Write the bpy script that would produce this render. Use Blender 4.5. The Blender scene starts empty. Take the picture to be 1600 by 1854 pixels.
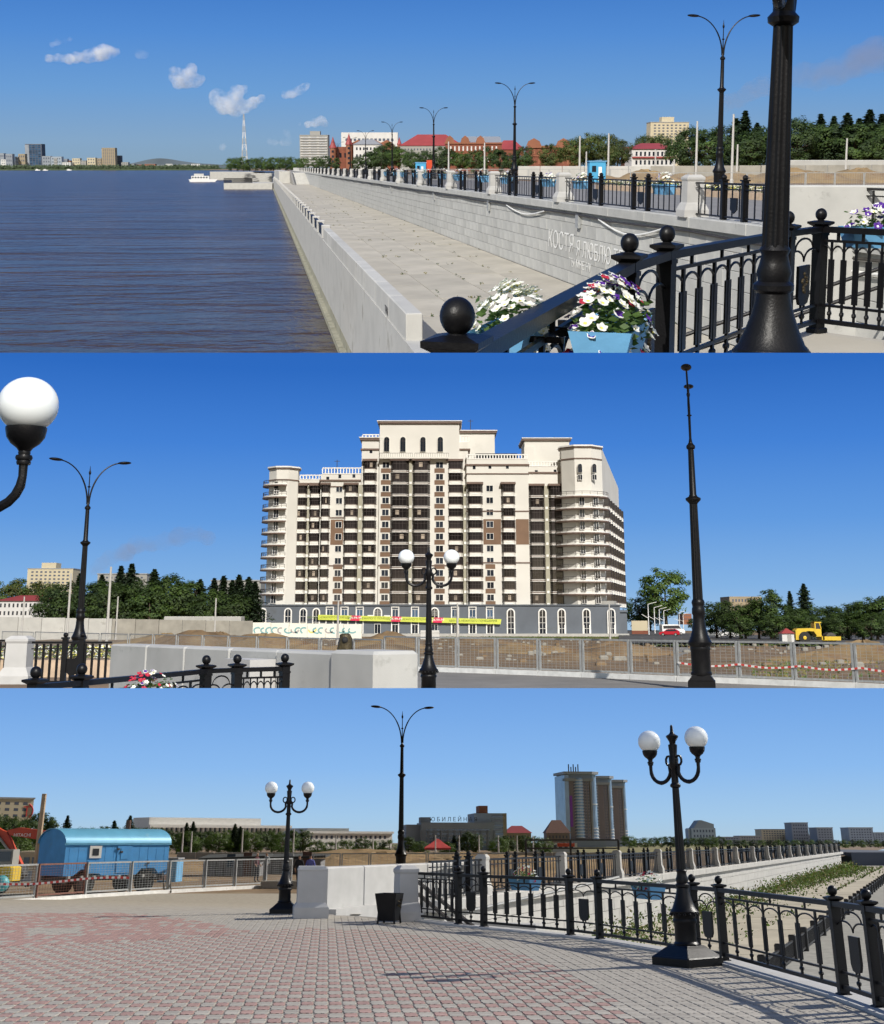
# Three strips of one riverside collage. Each strip is a full-size place of its own in front of one camera;
# the places are turned rigidly (never scaled or sheared) so that each has its own level ground and horizon.
import bpy, bmesh, math, random
from mathutils import Matrix, Vector
rnd = random.Random(7)
R = math.radians
scene = bpy.context.scene
# ------------------------------------------------------------------ camera
F, PY, EYE = 2200.0, 600.0, 1.8            # focal length and principal row in photograph pixels, eye height
def pitch(hor): return math.atan((PY - hor) / F)
HOR = {1: 303.0, 2: 1120.0, 3: 1522.0}
CAMPITCH = -pitch(HOR[2])                  # the middle strip is the level one
cam_d = bpy.data.cameras.new('camera'); cam = bpy.data.objects.new('camera', cam_d)
scene.collection.objects.link(cam); scene.camera = cam
cam.location = (0, 0, EYE); cam.rotation_euler = (R(90) + CAMPITCH, 0, 0)
cam_d.sensor_fit = 'HORIZONTAL'; cam_d.sensor_width = 36; cam_d.lens = 36 * F / 1600
cam_d.shift_y = -(927 - PY) / 1600; cam_d.clip_start = .1; cam_d.clip_end = 30000
# ------------------------------------------------------------------ world, suns, exposure
SUN_EL = 36.5
SUN_AZ = {1: 208.0, 2: 164.0, 3: 66.0}     # clockwise from the view direction of each strip (the photographer turned)
world = bpy.data.worlds.new('World'); scene.world = world; world.use_nodes = True
wn = world.node_tree.nodes; wl = world.node_tree.links; wn.clear()
sky_t = wn.new('ShaderNodeTexSky'); sky_t.sky_type = 'NISHITA'; sky_t.sun_disc = False
sky_t.sun_elevation = R(SUN_EL); sky_t.sun_rotation = R(SUN_AZ[2])
bg = wn.new('ShaderNodeBackground'); bg.inputs[1].default_value = .11
wo = wn.new('ShaderNodeOutputWorld'); wl.new(sky_t.outputs[0], bg.inputs[0]); wl.new(bg.outputs[0], wo.inputs[0])
vs = scene.view_settings; vs.view_transform = 'Standard'; vs.look = 'None'; vs.gamma = 1; vs.exposure = .1
vs.use_curve_mapping = False; scene.cycles.volume_bounces = 4; scene.cycles.max_bounces = 12
class Place:
    def __init__(s, k):
        s.k = k; s.a = pitch(HOR[k]); s.h = EYE
        s.coll = bpy.data.collections.new({1: 'embankment', 2: 'apartments', 3: 'terrace'}[k]); scene.collection.children.link(s.coll)
        s.M = Matrix.Translation((0, 0, EYE)) @ Matrix.Rotation(s.a + CAMPITCH, 4, 'X') @ Matrix.Translation((0, 0, -EYE))
    def ray(s, x, y):
        cx = (x - 800) / F; cy = (PY - y) / F; c, n = math.cos(s.a), math.sin(s.a)
        return cx, c + cy * n, cy * c - n
    def g(s, x, y, z=0.0):
        r = s.ray(x, y); t = (z - s.h) / r[2]; return Vector((r[0] * t, r[1] * t, z))
    def at(s, x, y, Y):
        r = s.ray(x, y); t = Y / r[1]; return Vector((r[0] * t, Y, s.h + r[2] * t))
    def X(s, x, Y, y=None): return s.at(x, HOR[s.k] if y is None else y, Y).x
    def Z(s, y, Y): return s.at(800, y, Y).z
P1, P2, P3 = Place(1), Place(2), Place(3)
sky_coll = bpy.data.collections.new('skies'); scene.collection.children.link(sky_coll)
for pl, st in ((P1, 4.5), (P2, 4.6), (P3, 4.8)):   # one sun for each strip: it lights and shades that strip's place alone
    sd = bpy.data.lights.new('sun', 'SUN'); sd.energy = st; sd.angle = R(.53); sd.color = (1, .95, .87)
    so = bpy.data.objects.new('sun', sd); scene.collection.objects.link(so)
    az, el = R(SUN_AZ[pl.k]), R(SUN_EL)
    d = pl.M.to_3x3() @ Vector((math.sin(az) * math.cos(el), math.cos(az) * math.cos(el), math.sin(el)))
    so.rotation_euler = d.to_track_quat('Z', 'Y').to_euler()
    so.light_linking.receiver_collection = pl.coll; so.light_linking.blocker_collection = pl.coll
cur = P1
def use(p):
    global cur; cur = p
# ------------------------------------------------------------------ materials
MAT = {}
def mat(name, col, rough=.7, metal=0, var=.12, scale=2.0, bump=0, bscale=40, rand=0, detail=4, spec=.5, dirt=None, transl=0):
    m = bpy.data.materials.new(name); m.use_nodes = True; nt = m.node_tree; N = nt.nodes; L = nt.links
    b = N['Principled BSDF']; b.inputs['Roughness'].default_value = rough; b.inputs['Metallic'].default_value = metal
    b.inputs['Specular IOR Level'].default_value = spec
    b.inputs['Base Color'].default_value = (*col, 1)
    tc = N.new('ShaderNodeTexCoord'); out = None
    if var > 0 or rand > 0 or dirt:
        rgb = N.new('ShaderNodeRGB'); rgb.outputs[0].default_value = (*col, 1); out = rgb.outputs[0]
        if var > 0:
            n = N.new('ShaderNodeTexNoise'); n.inputs['Scale'].default_value = scale; n.inputs['Detail'].default_value = detail
            L.new(tc.outputs['Object'], n.inputs['Vector'])
            mr = N.new('ShaderNodeMapRange'); mr.inputs[1].default_value = .3; mr.inputs[2].default_value = .7
            mr.inputs[3].default_value = 1 - var; mr.inputs[4].default_value = 1 + var; L.new(n.outputs[0], mr.inputs[0])
            mx = N.new('ShaderNodeVectorMath'); mx.operation = 'SCALE'; L.new(out, mx.inputs[0]); L.new(mr.outputs[0], mx.inputs['Scale']); out = mx.outputs[0]
        if rand > 0:
            oi = N.new('ShaderNodeObjectInfo'); mr = N.new('ShaderNodeMapRange'); mr.inputs[3].default_value = 1 - rand; mr.inputs[4].default_value = 1 + rand
            L.new(oi.outputs['Random'], mr.inputs[0]); mx = N.new('ShaderNodeVectorMath'); mx.operation = 'SCALE'
            L.new(out, mx.inputs[0]); L.new(mr.outputs[0], mx.inputs['Scale']); out = mx.outputs[0]
        if dirt:                                   # (colour, scale, threshold): stains with a shape of their own
            n = N.new('ShaderNodeTexNoise'); n.inputs['Scale'].default_value = dirt[1]; n.inputs['Detail'].default_value = 8; n.inputs['Roughness'].default_value = .65
            L.new(tc.outputs['Object'], n.inputs['Vector'])
            mr = N.new('ShaderNodeMapRange'); mr.inputs[1].default_value = dirt[2]; mr.inputs[2].default_value = dirt[2] + .14; L.new(n.outputs[0], mr.inputs[0])
            mm = N.new('ShaderNodeMix'); mm.data_type = 'RGBA'; L.new(mr.outputs[0], mm.inputs[0]); L.new(out, mm.inputs[6]); mm.inputs[7].default_value = (*dirt[0], 1); out = mm.outputs[2]
        L.new(out, b.inputs['Base Color'])
    if bump:
        n = N.new('ShaderNodeTexNoise'); n.inputs['Scale'].default_value = bscale; n.inputs['Detail'].default_value = 6
        L.new(tc.outputs['Object'], n.inputs['Vector']); bp = N.new('ShaderNodeBump'); bp.inputs['Strength'].default_value = bump; bp.inputs['Distance'].default_value = .02
        L.new(n.outputs[0], bp.inputs['Height']); L.new(bp.outputs[0], b.inputs['Normal'])
    if transl:
        tr = N.new('ShaderNodeBsdfTranslucent'); tr.inputs[0].default_value = (col[0] * 1.6, col[1] * 1.7, col[2], 1); ms = N.new('ShaderNodeMixShader'); ms.inputs[0].default_value = transl
        L.new(b.outputs[0], ms.inputs[1]); L.new(tr.outputs[0], ms.inputs[2]); L.new(ms.outputs[0], N['Material Output'].inputs[0])
    MAT[name] = m; return m
mat('black_iron', (.0055, .0055, .0065), .40, 0, .25, 6, .12, 60, spec=.24)
mat('black_iron_worn', (.011, .010, .0095), .45, 0, .3, 8, .2, 60)
mat('bronze_relief', (.06, .045, .02), .5, .4, .3, 20, .5, 30)
mat('opal_glass', (.80, .84, .84), .12, 0, .03, 3)
mat('lens_glass', (.45, .45, .42), .25, 0, .1, 8)
mat('granite', (.42, .42, .40), .8, 0, .10, 1.2, .2, 90, .05, dirt=((.27, .27, .25), 2.2, .60))
mat('granite_block', (.43, .43, .41), .85, 0, .10, 1.0, .25, 60, .10, dirt=((.34, .34, .32), .7, .56))
mat('granite_light', (.44, .435, .42), .75, 0, .07, 2, .15, 120, .04, dirt=((.40, .40, .38), 1.7, .62))
mat('mortar', (.27, .27, .255), .9, 0, .2, 3)
mat('paver_joint', (.235, .215, .18), .95, 0, .2, 3)
mat('slab', (.42, .39, .325), .9, 0, .18, .35, .2, 20, .07, dirt=((.29, .27, .225), .35, .56))
mat('algae_concrete', (.30, .29, .22), .9, 0, .2, 1.5, .3, 10, dirt=((.16, .15, .09), .8, .55))
mat('asphalt', (.20, .195, .19), .9, 0, .12, .6, .2, 60)
mat('road', (.07, .07, .072), .9, 0, .15, .5)
mat('paver_grey', (.33, .30, .25), .88, 0, .16, 5, .25, 80, .13, dirt=((.24, .215, .18), .6, .62))
mat('paver_red', (.33, .205, .17), .88, 0, .16, 5, .25, 80, .13, dirt=((.29, .19, .155), .7, .60))
mat('soil', (.185, .125, .07), .95, 0, .30, .25, .5, 3, dirt=((.25, .19, .115), .15, .54))
mat('sand', (.25, .175, .09), .95, 0, .22, .35, .5, 2, .08, dirt=((.16, .09, .045), .3, .54))
mat('dry_grass', (.17, .15, .05), .95, 0, .3, 3, rand=.15)
mat('grass', (.07, .11, .025), .95, 0, .3, 3, rand=.15)
mat('white_paint', (.72, .72, .70), .7, 0, .12, 3, dirt=((.45, .44, .41), 3, .62))
mat('galvanised', (.32, .33, .33), .5, .1, .15, 8)
mat('rusty_frame', (.16, .07, .05), .8, 0, .3, 10)
mat('concrete', (.30, .285, .25), .9, 0, .14, .8, .2, 20, .10, dirt=((.28, .26, .23), .7, .58))
mat('white_concrete', (.46, .455, .43), .9, 0, .10, .6, .1, 20, .08, dirt=((.29, .28, .25), .6, .58))
mat('post_grey', (.46, .45, .43), .8, 0, .1, 2)
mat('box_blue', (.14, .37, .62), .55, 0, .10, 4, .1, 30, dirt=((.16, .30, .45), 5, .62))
mat('leaf', (.055, .105, .018), .6, 0, .3, 6, rand=.12, transl=.3)
mat('petal_white', (.80, .80, .77), .6, 0, .03, 9, transl=.2)
mat('petal_purple', (.075, .012, .25), .6, 0, .1, 9, transl=.15)
mat('petal_red', (.45, .02, .05), .6, 0, .1, 9, transl=.15)
mat('petal_yellow', (.62, .55, .12), .6, 0, .1, 9)
mat('bark', (.09, .07, .05), .95, 0, .3, 4, .5, 10)
mat('leaf_mid', (.056, .098, .018), .65, 0, .5, .35, rand=.25, transl=.28)
mat('leaf_dark', (.028, .055, .014), .7, 0, .45, .35, rand=.25, transl=.2)
mat('leaf_olive', (.095, .105, .022), .65, 0, .4, .35, rand=.2, transl=.28)
mat('leaf_light', (.080, .135, .022), .65, 0, .4, .4, rand=.15, transl=.3)
mat('needle', (.018, .036, .014), .8, 0, .4, .6, rand=.25, transl=.12)
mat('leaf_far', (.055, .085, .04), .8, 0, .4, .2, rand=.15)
mat('render_cream', (.65, .635, .59), .8, 0, .05, .15, .05, 5, dirt=((.58, .565, .52), .08, .60))
mat('render_olive', (.36, .345, .27), .85, 0, .08, .3)
mat('trim_white', (.78, .77, .74), .6, 0, .05, 1)
mat('brown_panel', (.165, .098, .060), .7, 0, .10, .6, rand=.06)
mat('brown_trim', (.145, .098, .078), .7, 0, .1, 1)
mat('stone_grey', (.105, .122, .148), .6, 0, .12, .25, .1, 4, .10, dirt=((.09, .10, .11), .25, .56))
mat('glass_brown', (.026, .022, .022), .10, 0, .35, .25, rand=.5)
mat('glass_dark', (.02, .025, .035), .06, 0, .2, .3, rand=.4)
mat('glass_blue', (.03, .07, .13), .06, 0, .25, .2, rand=.4)
mat('curtain', (.30, .25, .20), .9, 0, .2, .5, rand=.3)
mat('frame_brown', (.055, .042, .038), .6, 0, .1, 1)
mat('roof_red', (.27, .045, .045), .6, 0, .12, .2)
mat('roof_grey', (.30, .31, .32), .6, .2, .12, .3)
mat('brick', (.19, .062, .035), .85, 0, .15, .3, dirt=((.26, .085, .045), .3, .56))
mat('brick_pale', (.25, .10, .055), .85, 0, .15, .3)
mat('plaster_white', (.58, .575, .56), .85, 0, .06, .2)
mat('plaster_grey', (.30, .295, .275), .85, 0, .08, .2)
mat('plaster_beige', (.50, .44, .31), .85, 0, .07, .2)
mat('plaster_tan', (.30, .245, .165), .85, 0, .07, .2)
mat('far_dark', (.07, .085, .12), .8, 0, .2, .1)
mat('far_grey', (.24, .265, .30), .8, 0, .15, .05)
mat('facade_bluegrey', (.29, .335, .385), .7, 0, .1, .2)
mat('tower_brown', (.21, .165, .15), .8, 0, .1, .2)
mat('tower_glass', (.20, .29, .40), .15, 0, .2, .2, rand=.15)
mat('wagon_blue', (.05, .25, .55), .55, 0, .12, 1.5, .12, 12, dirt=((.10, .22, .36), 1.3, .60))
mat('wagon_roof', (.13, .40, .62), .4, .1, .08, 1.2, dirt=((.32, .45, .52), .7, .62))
mat('rubber', (.02, .019, .018), .85, 0, .3, 6)
mat('steel_dark', (.05, .045, .04), .6, .3, .3, 5)
mat('machine_orange', (.52, .055, .015), .5, 0, .12, 2)
mat('machine_yellow', (.62, .42, .02), .5, 0, .12, 2, dirt=((.35, .24, .05), 2, .60))
mat('teal', (.06, .36, .42), .5, 0, .1, 2)
mat('pole_pale', (.55, .53, .50), .7, 0, .1, 2)
mat('wood_pale', (.48, .36, .25), .8, 0, .15, 3)
mat('tin_rust', (.12, .06, .045), .8, 0, .25, 4)
mat('shed_grey', (.20, .20, .205), .85, 0, .2, 1.5, dirt=((.11, .11, .11), .8, .55))
mat('shed_roof', (.05, .055, .055), .9, 0, .3, 1)
mat('car_white', (.75, .75, .75), .2, 0, .02, 3); mat('car_red', (.45, .015, .03), .2, 0, .02, 3); mat('car_dark', (.03, .03, .035), .2, 0, .02, 3); mat('car_silver', (.42, .43, .44), .25, .4, .02, 3)
mat('tent_red', (.55, .07, .07), .7, 0, .1, 1); mat('banner_yellow', (.58, .64, .09), .6, 0, .04, 1); mat('banner_red', (.72, .02, .09), .6, 0, .04, 1)
mat('ink_green', (.10, .16, .02), .7, 0, 0); mat('ink_white', (.9, .9, .88), .7, 0, 0); mat('chalk', (.74, .74, .72), .9, 0, .1, 5); mat('ink_red', (.55, .06, .05), .7, 0, 0); mat('ink_violet', (.24, .05, .33), .7, 0, .1, .3)
mat('mural_teal', (.22, .42, .44), .8, 0, .1, 1); mat('mural_yellow', (.75, .68, .22), .8, 0, .1, 1); mat('mural_grey', (.42, .40, .40), .8, 0, .1, 1); mat('mural_white', (.78, .77, .68), .8, 0, .05, 1)
mat('skin', (.42, .24, .16), .6, 0, .05, 4); mat('hair', (.03, .022, .018), .7, 0, .2, 9); mat('cloth_dark', (.02, .022, .03), .9, 0, .2, 6); mat('cloth_blue', (.13, .15, .46), .9, 0, .12, 6); mat('cloth_maroon', (.10, .03, .045), .9, 0, .15, 6); mat('cloth_grey', (.30, .33, .35), .9, 0, .15, 6); mat('cap_white', (.75, .75, .73), .8, 0, 0)
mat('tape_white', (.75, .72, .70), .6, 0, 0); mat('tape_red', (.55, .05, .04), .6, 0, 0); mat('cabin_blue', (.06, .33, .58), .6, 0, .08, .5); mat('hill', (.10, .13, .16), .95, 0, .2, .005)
# river water: brown silt below, sky above through Fresnel, several wave trains in the relief
w = mat('water', (.052, .037, .027), .22, 0, .25, .03); N = w.node_tree.nodes; L = w.node_tree.links
b = N['Principled BSDF']; b.inputs['IOR'].default_value = 1.33; tc = N.new('ShaderNodeTexCoord'); prev = None
for sc, st, ang, stretch, dist in ((.03, 1, -6, 3.2, 4.8), (.11, 1, 8, 2.8, 2.0), (.34, 1, -12, 2.0, .95), (1.1, 1, 14, 1.3, .30)):
    mp = N.new('ShaderNodeMapping'); mp.inputs['Rotation'].default_value = (0, 0, R(ang)); mp.inputs['Scale'].default_value = (1 / stretch, 1, 1)
    L.new(tc.outputs['Object'], mp.inputs[0]); n = N.new('ShaderNodeTexNoise'); n.inputs['Scale'].default_value = sc; n.inputs['Detail'].default_value = 3; n.inputs['Distortion'].default_value = .6
    L.new(mp.outputs[0], n.inputs[0]); bp = N.new('ShaderNodeBump'); bp.inputs['Strength'].default_value = st; bp.inputs['Distance'].default_value = dist
    L.new(n.outputs[0], bp.inputs['Height'])
    if prev: L.new(prev.outputs[0], bp.inputs['Normal'])
    prev = bp
L.new(prev.outputs[0], b.inputs['Normal'])
# ------------------------------------------------------------------ mesh builder
class MB:
    def __init__(s): s.v = []; s.f = []; s.m = []
    def add(s, vs_, fs, m=0, X=None):
        o = len(s.v); s.v += [tuple(X @ Vector(p)) if X else tuple(p) for p in vs_]
        s.f += [tuple(i + o for i in f) for f in fs]; s.m += [m] * len(fs); return s
    def box(s, x0, x1, y0, y1, z0, z1, m=0, X=None):
        return s.add([(x0, y0, z0), (x1, y0, z0), (x1, y1, z0), (x0, y1, z0), (x0, y0, z1), (x1, y0, z1), (x1, y1, z1), (x0, y1, z1)],
                     [(0, 3, 2, 1), (4, 5, 6, 7), (0, 1, 5, 4), (1, 2, 6, 5), (2, 3, 7, 6), (3, 0, 4, 7)], m, X)
    def bbox(s, x0, x1, y0, y1, z0, z1, c=.02, m=0, X=None):      # box with chamfered upright edges and top edge
        def ring(e, z): return [(x0 + e + c, y0 + e, z), (x1 - e - c, y0 + e, z), (x1 - e, y0 + e + c, z), (x1 - e, y1 - e - c, z), (x1 - e - c, y1 - e, z), (x0 + e + c, y1 - e, z), (x0 + e, y1 - e - c, z), (x0 + e, y0 + e + c, z)]
        vv = ring(0, z0) + ring(0, z1 - c) + ring(c, z1); ff = [tuple(range(7, -1, -1)), tuple(range(16, 24))]
        for k in (0, 8): ff += [(k + i, k + (i + 1) % 8, k + 8 + (i + 1) % 8, k + 8 + i) for i in range(8)]
        return s.add(vv, ff, m, X)
    def bar(s, p, q, w, h, m=0, up=(0, 0, 1)):
        p, q, up = Vector(p), Vector(q), Vector(up); d = (q - p).normalized(); sx = d.cross(up)
        if sx.length < 1e-4: sx = d.cross(Vector((1, 0, 0)))
        sx.normalize(); u = sx.cross(d); a = sx * w / 2; c = u * h / 2
        vv = [p - a - c, p + a - c, p + a + c, p - a + c, q - a - c, q + a - c, q + a + c, q - a + c]
        return s.add(vv, [(0, 1, 2, 3), (7, 6, 5, 4), (0, 4, 5, 1), (1, 5, 6, 2), (2, 6, 7, 3), (3, 7, 4, 0)], m)
    def tube(s, pts, r, n=8, m=0, cap=True):
        pts = [Vector(p) for p in pts]; k = len(pts); rr = r if isinstance(r, (list, tuple)) else [r] * k; vv = []
        t0 = (pts[1] - pts[0]).normalized(); ref = Vector((0, 0, 1)) if abs(t0.z) < .9 else Vector((1, 0, 0)); nx = t0.cross(ref).normalized()
        for i in range(k):
            t = (pts[min(i + 1, k - 1)] - pts[max(i - 1, 0)]).normalized(); nx = (nx - t * nx.dot(t)).normalized(); ny = t.cross(nx)
            vv += [pts[i] + (nx * math.cos(a) + ny * math.sin(a)) * rr[i] for a in (2 * math.pi * j / n for j in range(n))]
        ff = [(i * n + j, i * n + (j + 1) % n, (i + 1) * n + (j + 1) % n, (i + 1) * n + j) for i in range(k - 1) for j in range(n)]
        if cap: ff += [tuple(range(n - 1, -1, -1)), tuple((k - 1) * n + j for j in range(n))]
        return s.add(vv, ff, m)
    def lathe(s, prof, n=16, m=0, X=None, square=False):
        vv = []; k = len(prof); off = math.pi / 4 if square else 0
        for r, z in prof: vv += [(r * math.cos(off + 2 * math.pi * j / n), r * math.sin(off + 2 * math.pi * j / n), z) for j in range(n)]
        ff = [(i * n + j, i * n + (j + 1) % n, (i + 1) * n + (j + 1) % n, (i + 1) * n + j) for i in range(k - 1) for j in range(n)]
        ff += [tuple(range(n - 1, -1, -1)), tuple((k - 1) * n + j for j in range(n))]
        return s.add(vv, ff, m, X)
    def sphere(s, c, r, n=12, m=0, sz=1, X=None):
        prof = [(max(r * math.sin(math.pi * i / n), 1e-4 * r), -r * sz * math.cos(math.pi * i / n)) for i in range(n + 1)]
        T = Matrix.Translation(c); return s.lathe(prof, int(n * 1.5), m, (X @ T) if X else T)
    def prism(s, poly, a0, a1, axis='z', m=0, X=None):            # extrude a polygon along z, y or x
        n = len(poly)
        def P(p, a): return (p[0], p[1], a) if axis == 'z' else (p[0], a, p[1]) if axis == 'y' else (a, p[0], p[1])
        vv = [P(p, a0) for p in poly] + [P(p, a1) for p in poly]
        ff = [tuple(range(n)), tuple(range(2 * n - 1, n - 1, -1))] + [(i, i + n, (i + 1) % n + n, (i + 1) % n) for i in range(n)]
        return s.add(vv, ff, m, X)
    def mesh(s, name, mats, smooth=False):
        me = bpy.data.meshes.new(name); me.from_pydata(s.v, [], s.f)
        for m in (mats if isinstance(mats, (list, tuple)) else [mats]): me.materials.append(MAT[m])
        me.polygons.foreach_set('material_index', s.m)
        bm = bmesh.new(); bm.from_mesh(me); bmesh.ops.recalc_face_normals(bm, faces=bm.faces)
        bm.to_mesh(me); bm.free()
        if smooth: me.polygons.foreach_set('use_smooth', [True] * len(me.polygons)); me.set_sharp_from_angle(angle=R(38))
        me.update(); return me
def TR(loc=(0, 0, 0), rz=0, sc=None):
    m = Matrix.Translation(loc) @ Matrix.Rotation(rz, 4, 'Z')
    if sc is not None:
        if not isinstance(sc, (tuple, list)): sc = (sc,) * 3
        m = m @ Matrix.Diagonal((*sc, 1))
    return m
def obj(name, data, parent=None, T=None):
    o = bpy.data.objects.new(name, data); cur.coll.objects.link(o); T = T or Matrix.Identity(4)
    if parent: o.parent = parent; o.matrix_basis = T
    else: o.matrix_basis = cur.M @ T
    return o
def tag(o, label, cat, group=None, kind=None):
    if label: o['label'] = label
    if cat: o['category'] = cat
    if group: o['group'] = group
    if kind: o['kind'] = kind
    return o
def thing(name, label, cat, loc=(0, 0, 0), rz=0, group=None, sc=None):
    o = obj(name, None, None, TR(loc, rz, sc)); o.empty_display_size = .2; return tag(o, label, cat, group)
def part(name, mb, mats, parent, T=None, smooth=False, kind=None, label=None):
    o = obj(name, mb.mesh(name, mats, smooth) if isinstance(mb, MB) else mb, parent, T)
    if kind: o['kind'] = kind
    if label: o['label'] = label
    return o
def struct(name, mb, mats, T=None, smooth=False):
    o = obj(name, mb.mesh(name, mats, smooth) if isinstance(mb, MB) else mb, None, T); o['kind'] = 'structure'; return o
def copy_tree(o, loc=None, rz=0, label=None, sc=None, parent=None):
    c = o.copy(); cur.coll.objects.link(c)
    if parent is not None: c.parent = parent
    else:
        c.matrix_basis = cur.M @ TR(loc, rz, sc)
        if label: c['label'] = label
    for ch in o.children: copy_tree(ch, parent=c)
    return c
def text_mesh(txt, size, m, depth=.01, shear=0, thin=0):
    cu = bpy.data.curves.new('lettering', 'FONT'); cu.body = txt; cu.size = size; cu.extrude = depth; cu.align_x = 'CENTER'; cu.resolution_u = 2; cu.shear = shear; cu.offset = thin * size
    o = bpy.data.objects.new('tmp', cu); scene.collection.objects.link(o); bpy.context.view_layer.update()
    me = bpy.data.meshes.new_from_object(o.evaluated_get(bpy.context.evaluated_depsgraph_get())); bpy.data.objects.remove(o); bpy.data.curves.remove(cu)
    me.materials.clear(); me.materials.append(MAT[m]); return me
UP = Matrix.Rotation(R(90), 4, 'X')               # text lying in XY turned to stand facing -Y
# ------------------------------------------------------------------ skies
def sky(pl, rad, el0, el1, cols, az=62):
    use(pl); nA, nE = 40, 16; vv = []; ff = []
    for i in range(nE + 1):
        el = R(el0 + (el1 - el0) * i / nE)
        for j in range(nA + 1):
            a = R(-az + 2 * az * j / nA); vv.append((rad * math.cos(el) * math.sin(a), rad * math.cos(el) * math.cos(a), EYE + rad * math.sin(el)))
    for i in range(nE):
        for j in range(nA): k = i * (nA + 1) + j; ff.append((k, k + 1, k + nA + 2, k + nA + 1))
    m = bpy.data.materials.new('sky_air'); m.use_nodes = True; N = m.node_tree.nodes; L = m.node_tree.links; N.clear()
    tc = N.new('ShaderNodeTexCoord'); nm = N.new('ShaderNodeVectorMath'); nm.operation = 'NORMALIZE'; L.new(tc.outputs['Object'], nm.inputs[0])
    sp = N.new('ShaderNodeSeparateXYZ'); L.new(nm.outputs[0], sp.inputs[0]); rp = N.new('ShaderNodeValToRGB')
    mr = N.new('ShaderNodeMapRange'); mr.inputs[1].default_value = 0; mr.inputs[2].default_value = .5; L.new(sp.outputs[2], mr.inputs[0]); L.new(mr.outputs[0], rp.inputs[0])
    el = rp.color_ramp.elements
    while len(el) < len(cols): el.new(.5)
    for e, (deg, c) in zip(el, cols):
        e.position = math.sin(R(deg)) / .5; e.color = (*[((v / 255 + .055) / 1.055) ** 2.4 for v in c], 1)
    em = N.new('ShaderNodeEmission'); L.new(rp.outputs[0], em.inputs[0]); em.inputs[1].default_value = .93
    out = N.new('ShaderNodeOutputMaterial'); L.new(em.outputs[0], out.inputs[0])
    me = bpy.data.meshes.new('sky'); me.from_pydata(vv, [], ff); me.materials.append(m); me.polygons.foreach_set('use_smooth', [True] * len(ff))
    o = bpy.data.objects.new('sky', me); sky_coll.objects.link(o); o.matrix_basis = pl.M; o['kind'] = 'structure'
sky(P1, 9000, -1, 60, [(0, (137, 165, 188)), (1.2, (133, 167, 200)), (3.5, (108, 158, 213)), (6, (84, 141, 212)), (8.5, (64, 122, 200)), (30, (38, 84, 165))])
sky(P2, 1500, -1.5, 17.5, [(0, (158, 192, 224)), (1.5, (132, 179, 228)), (4.5, (98, 155, 224)), (8, (68, 130, 214)), (11.5, (46, 107, 194)), (22, (34, 82, 165))])
sky(P3, 2600, -1, 8.2, [(0, (176, 203, 222)), (1.0, (164, 201, 233)), (3, (139, 186, 238)), (5.2, (121, 171, 232)), (7.2, (106, 157, 224)), (16, (66, 120, 194))])
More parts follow.
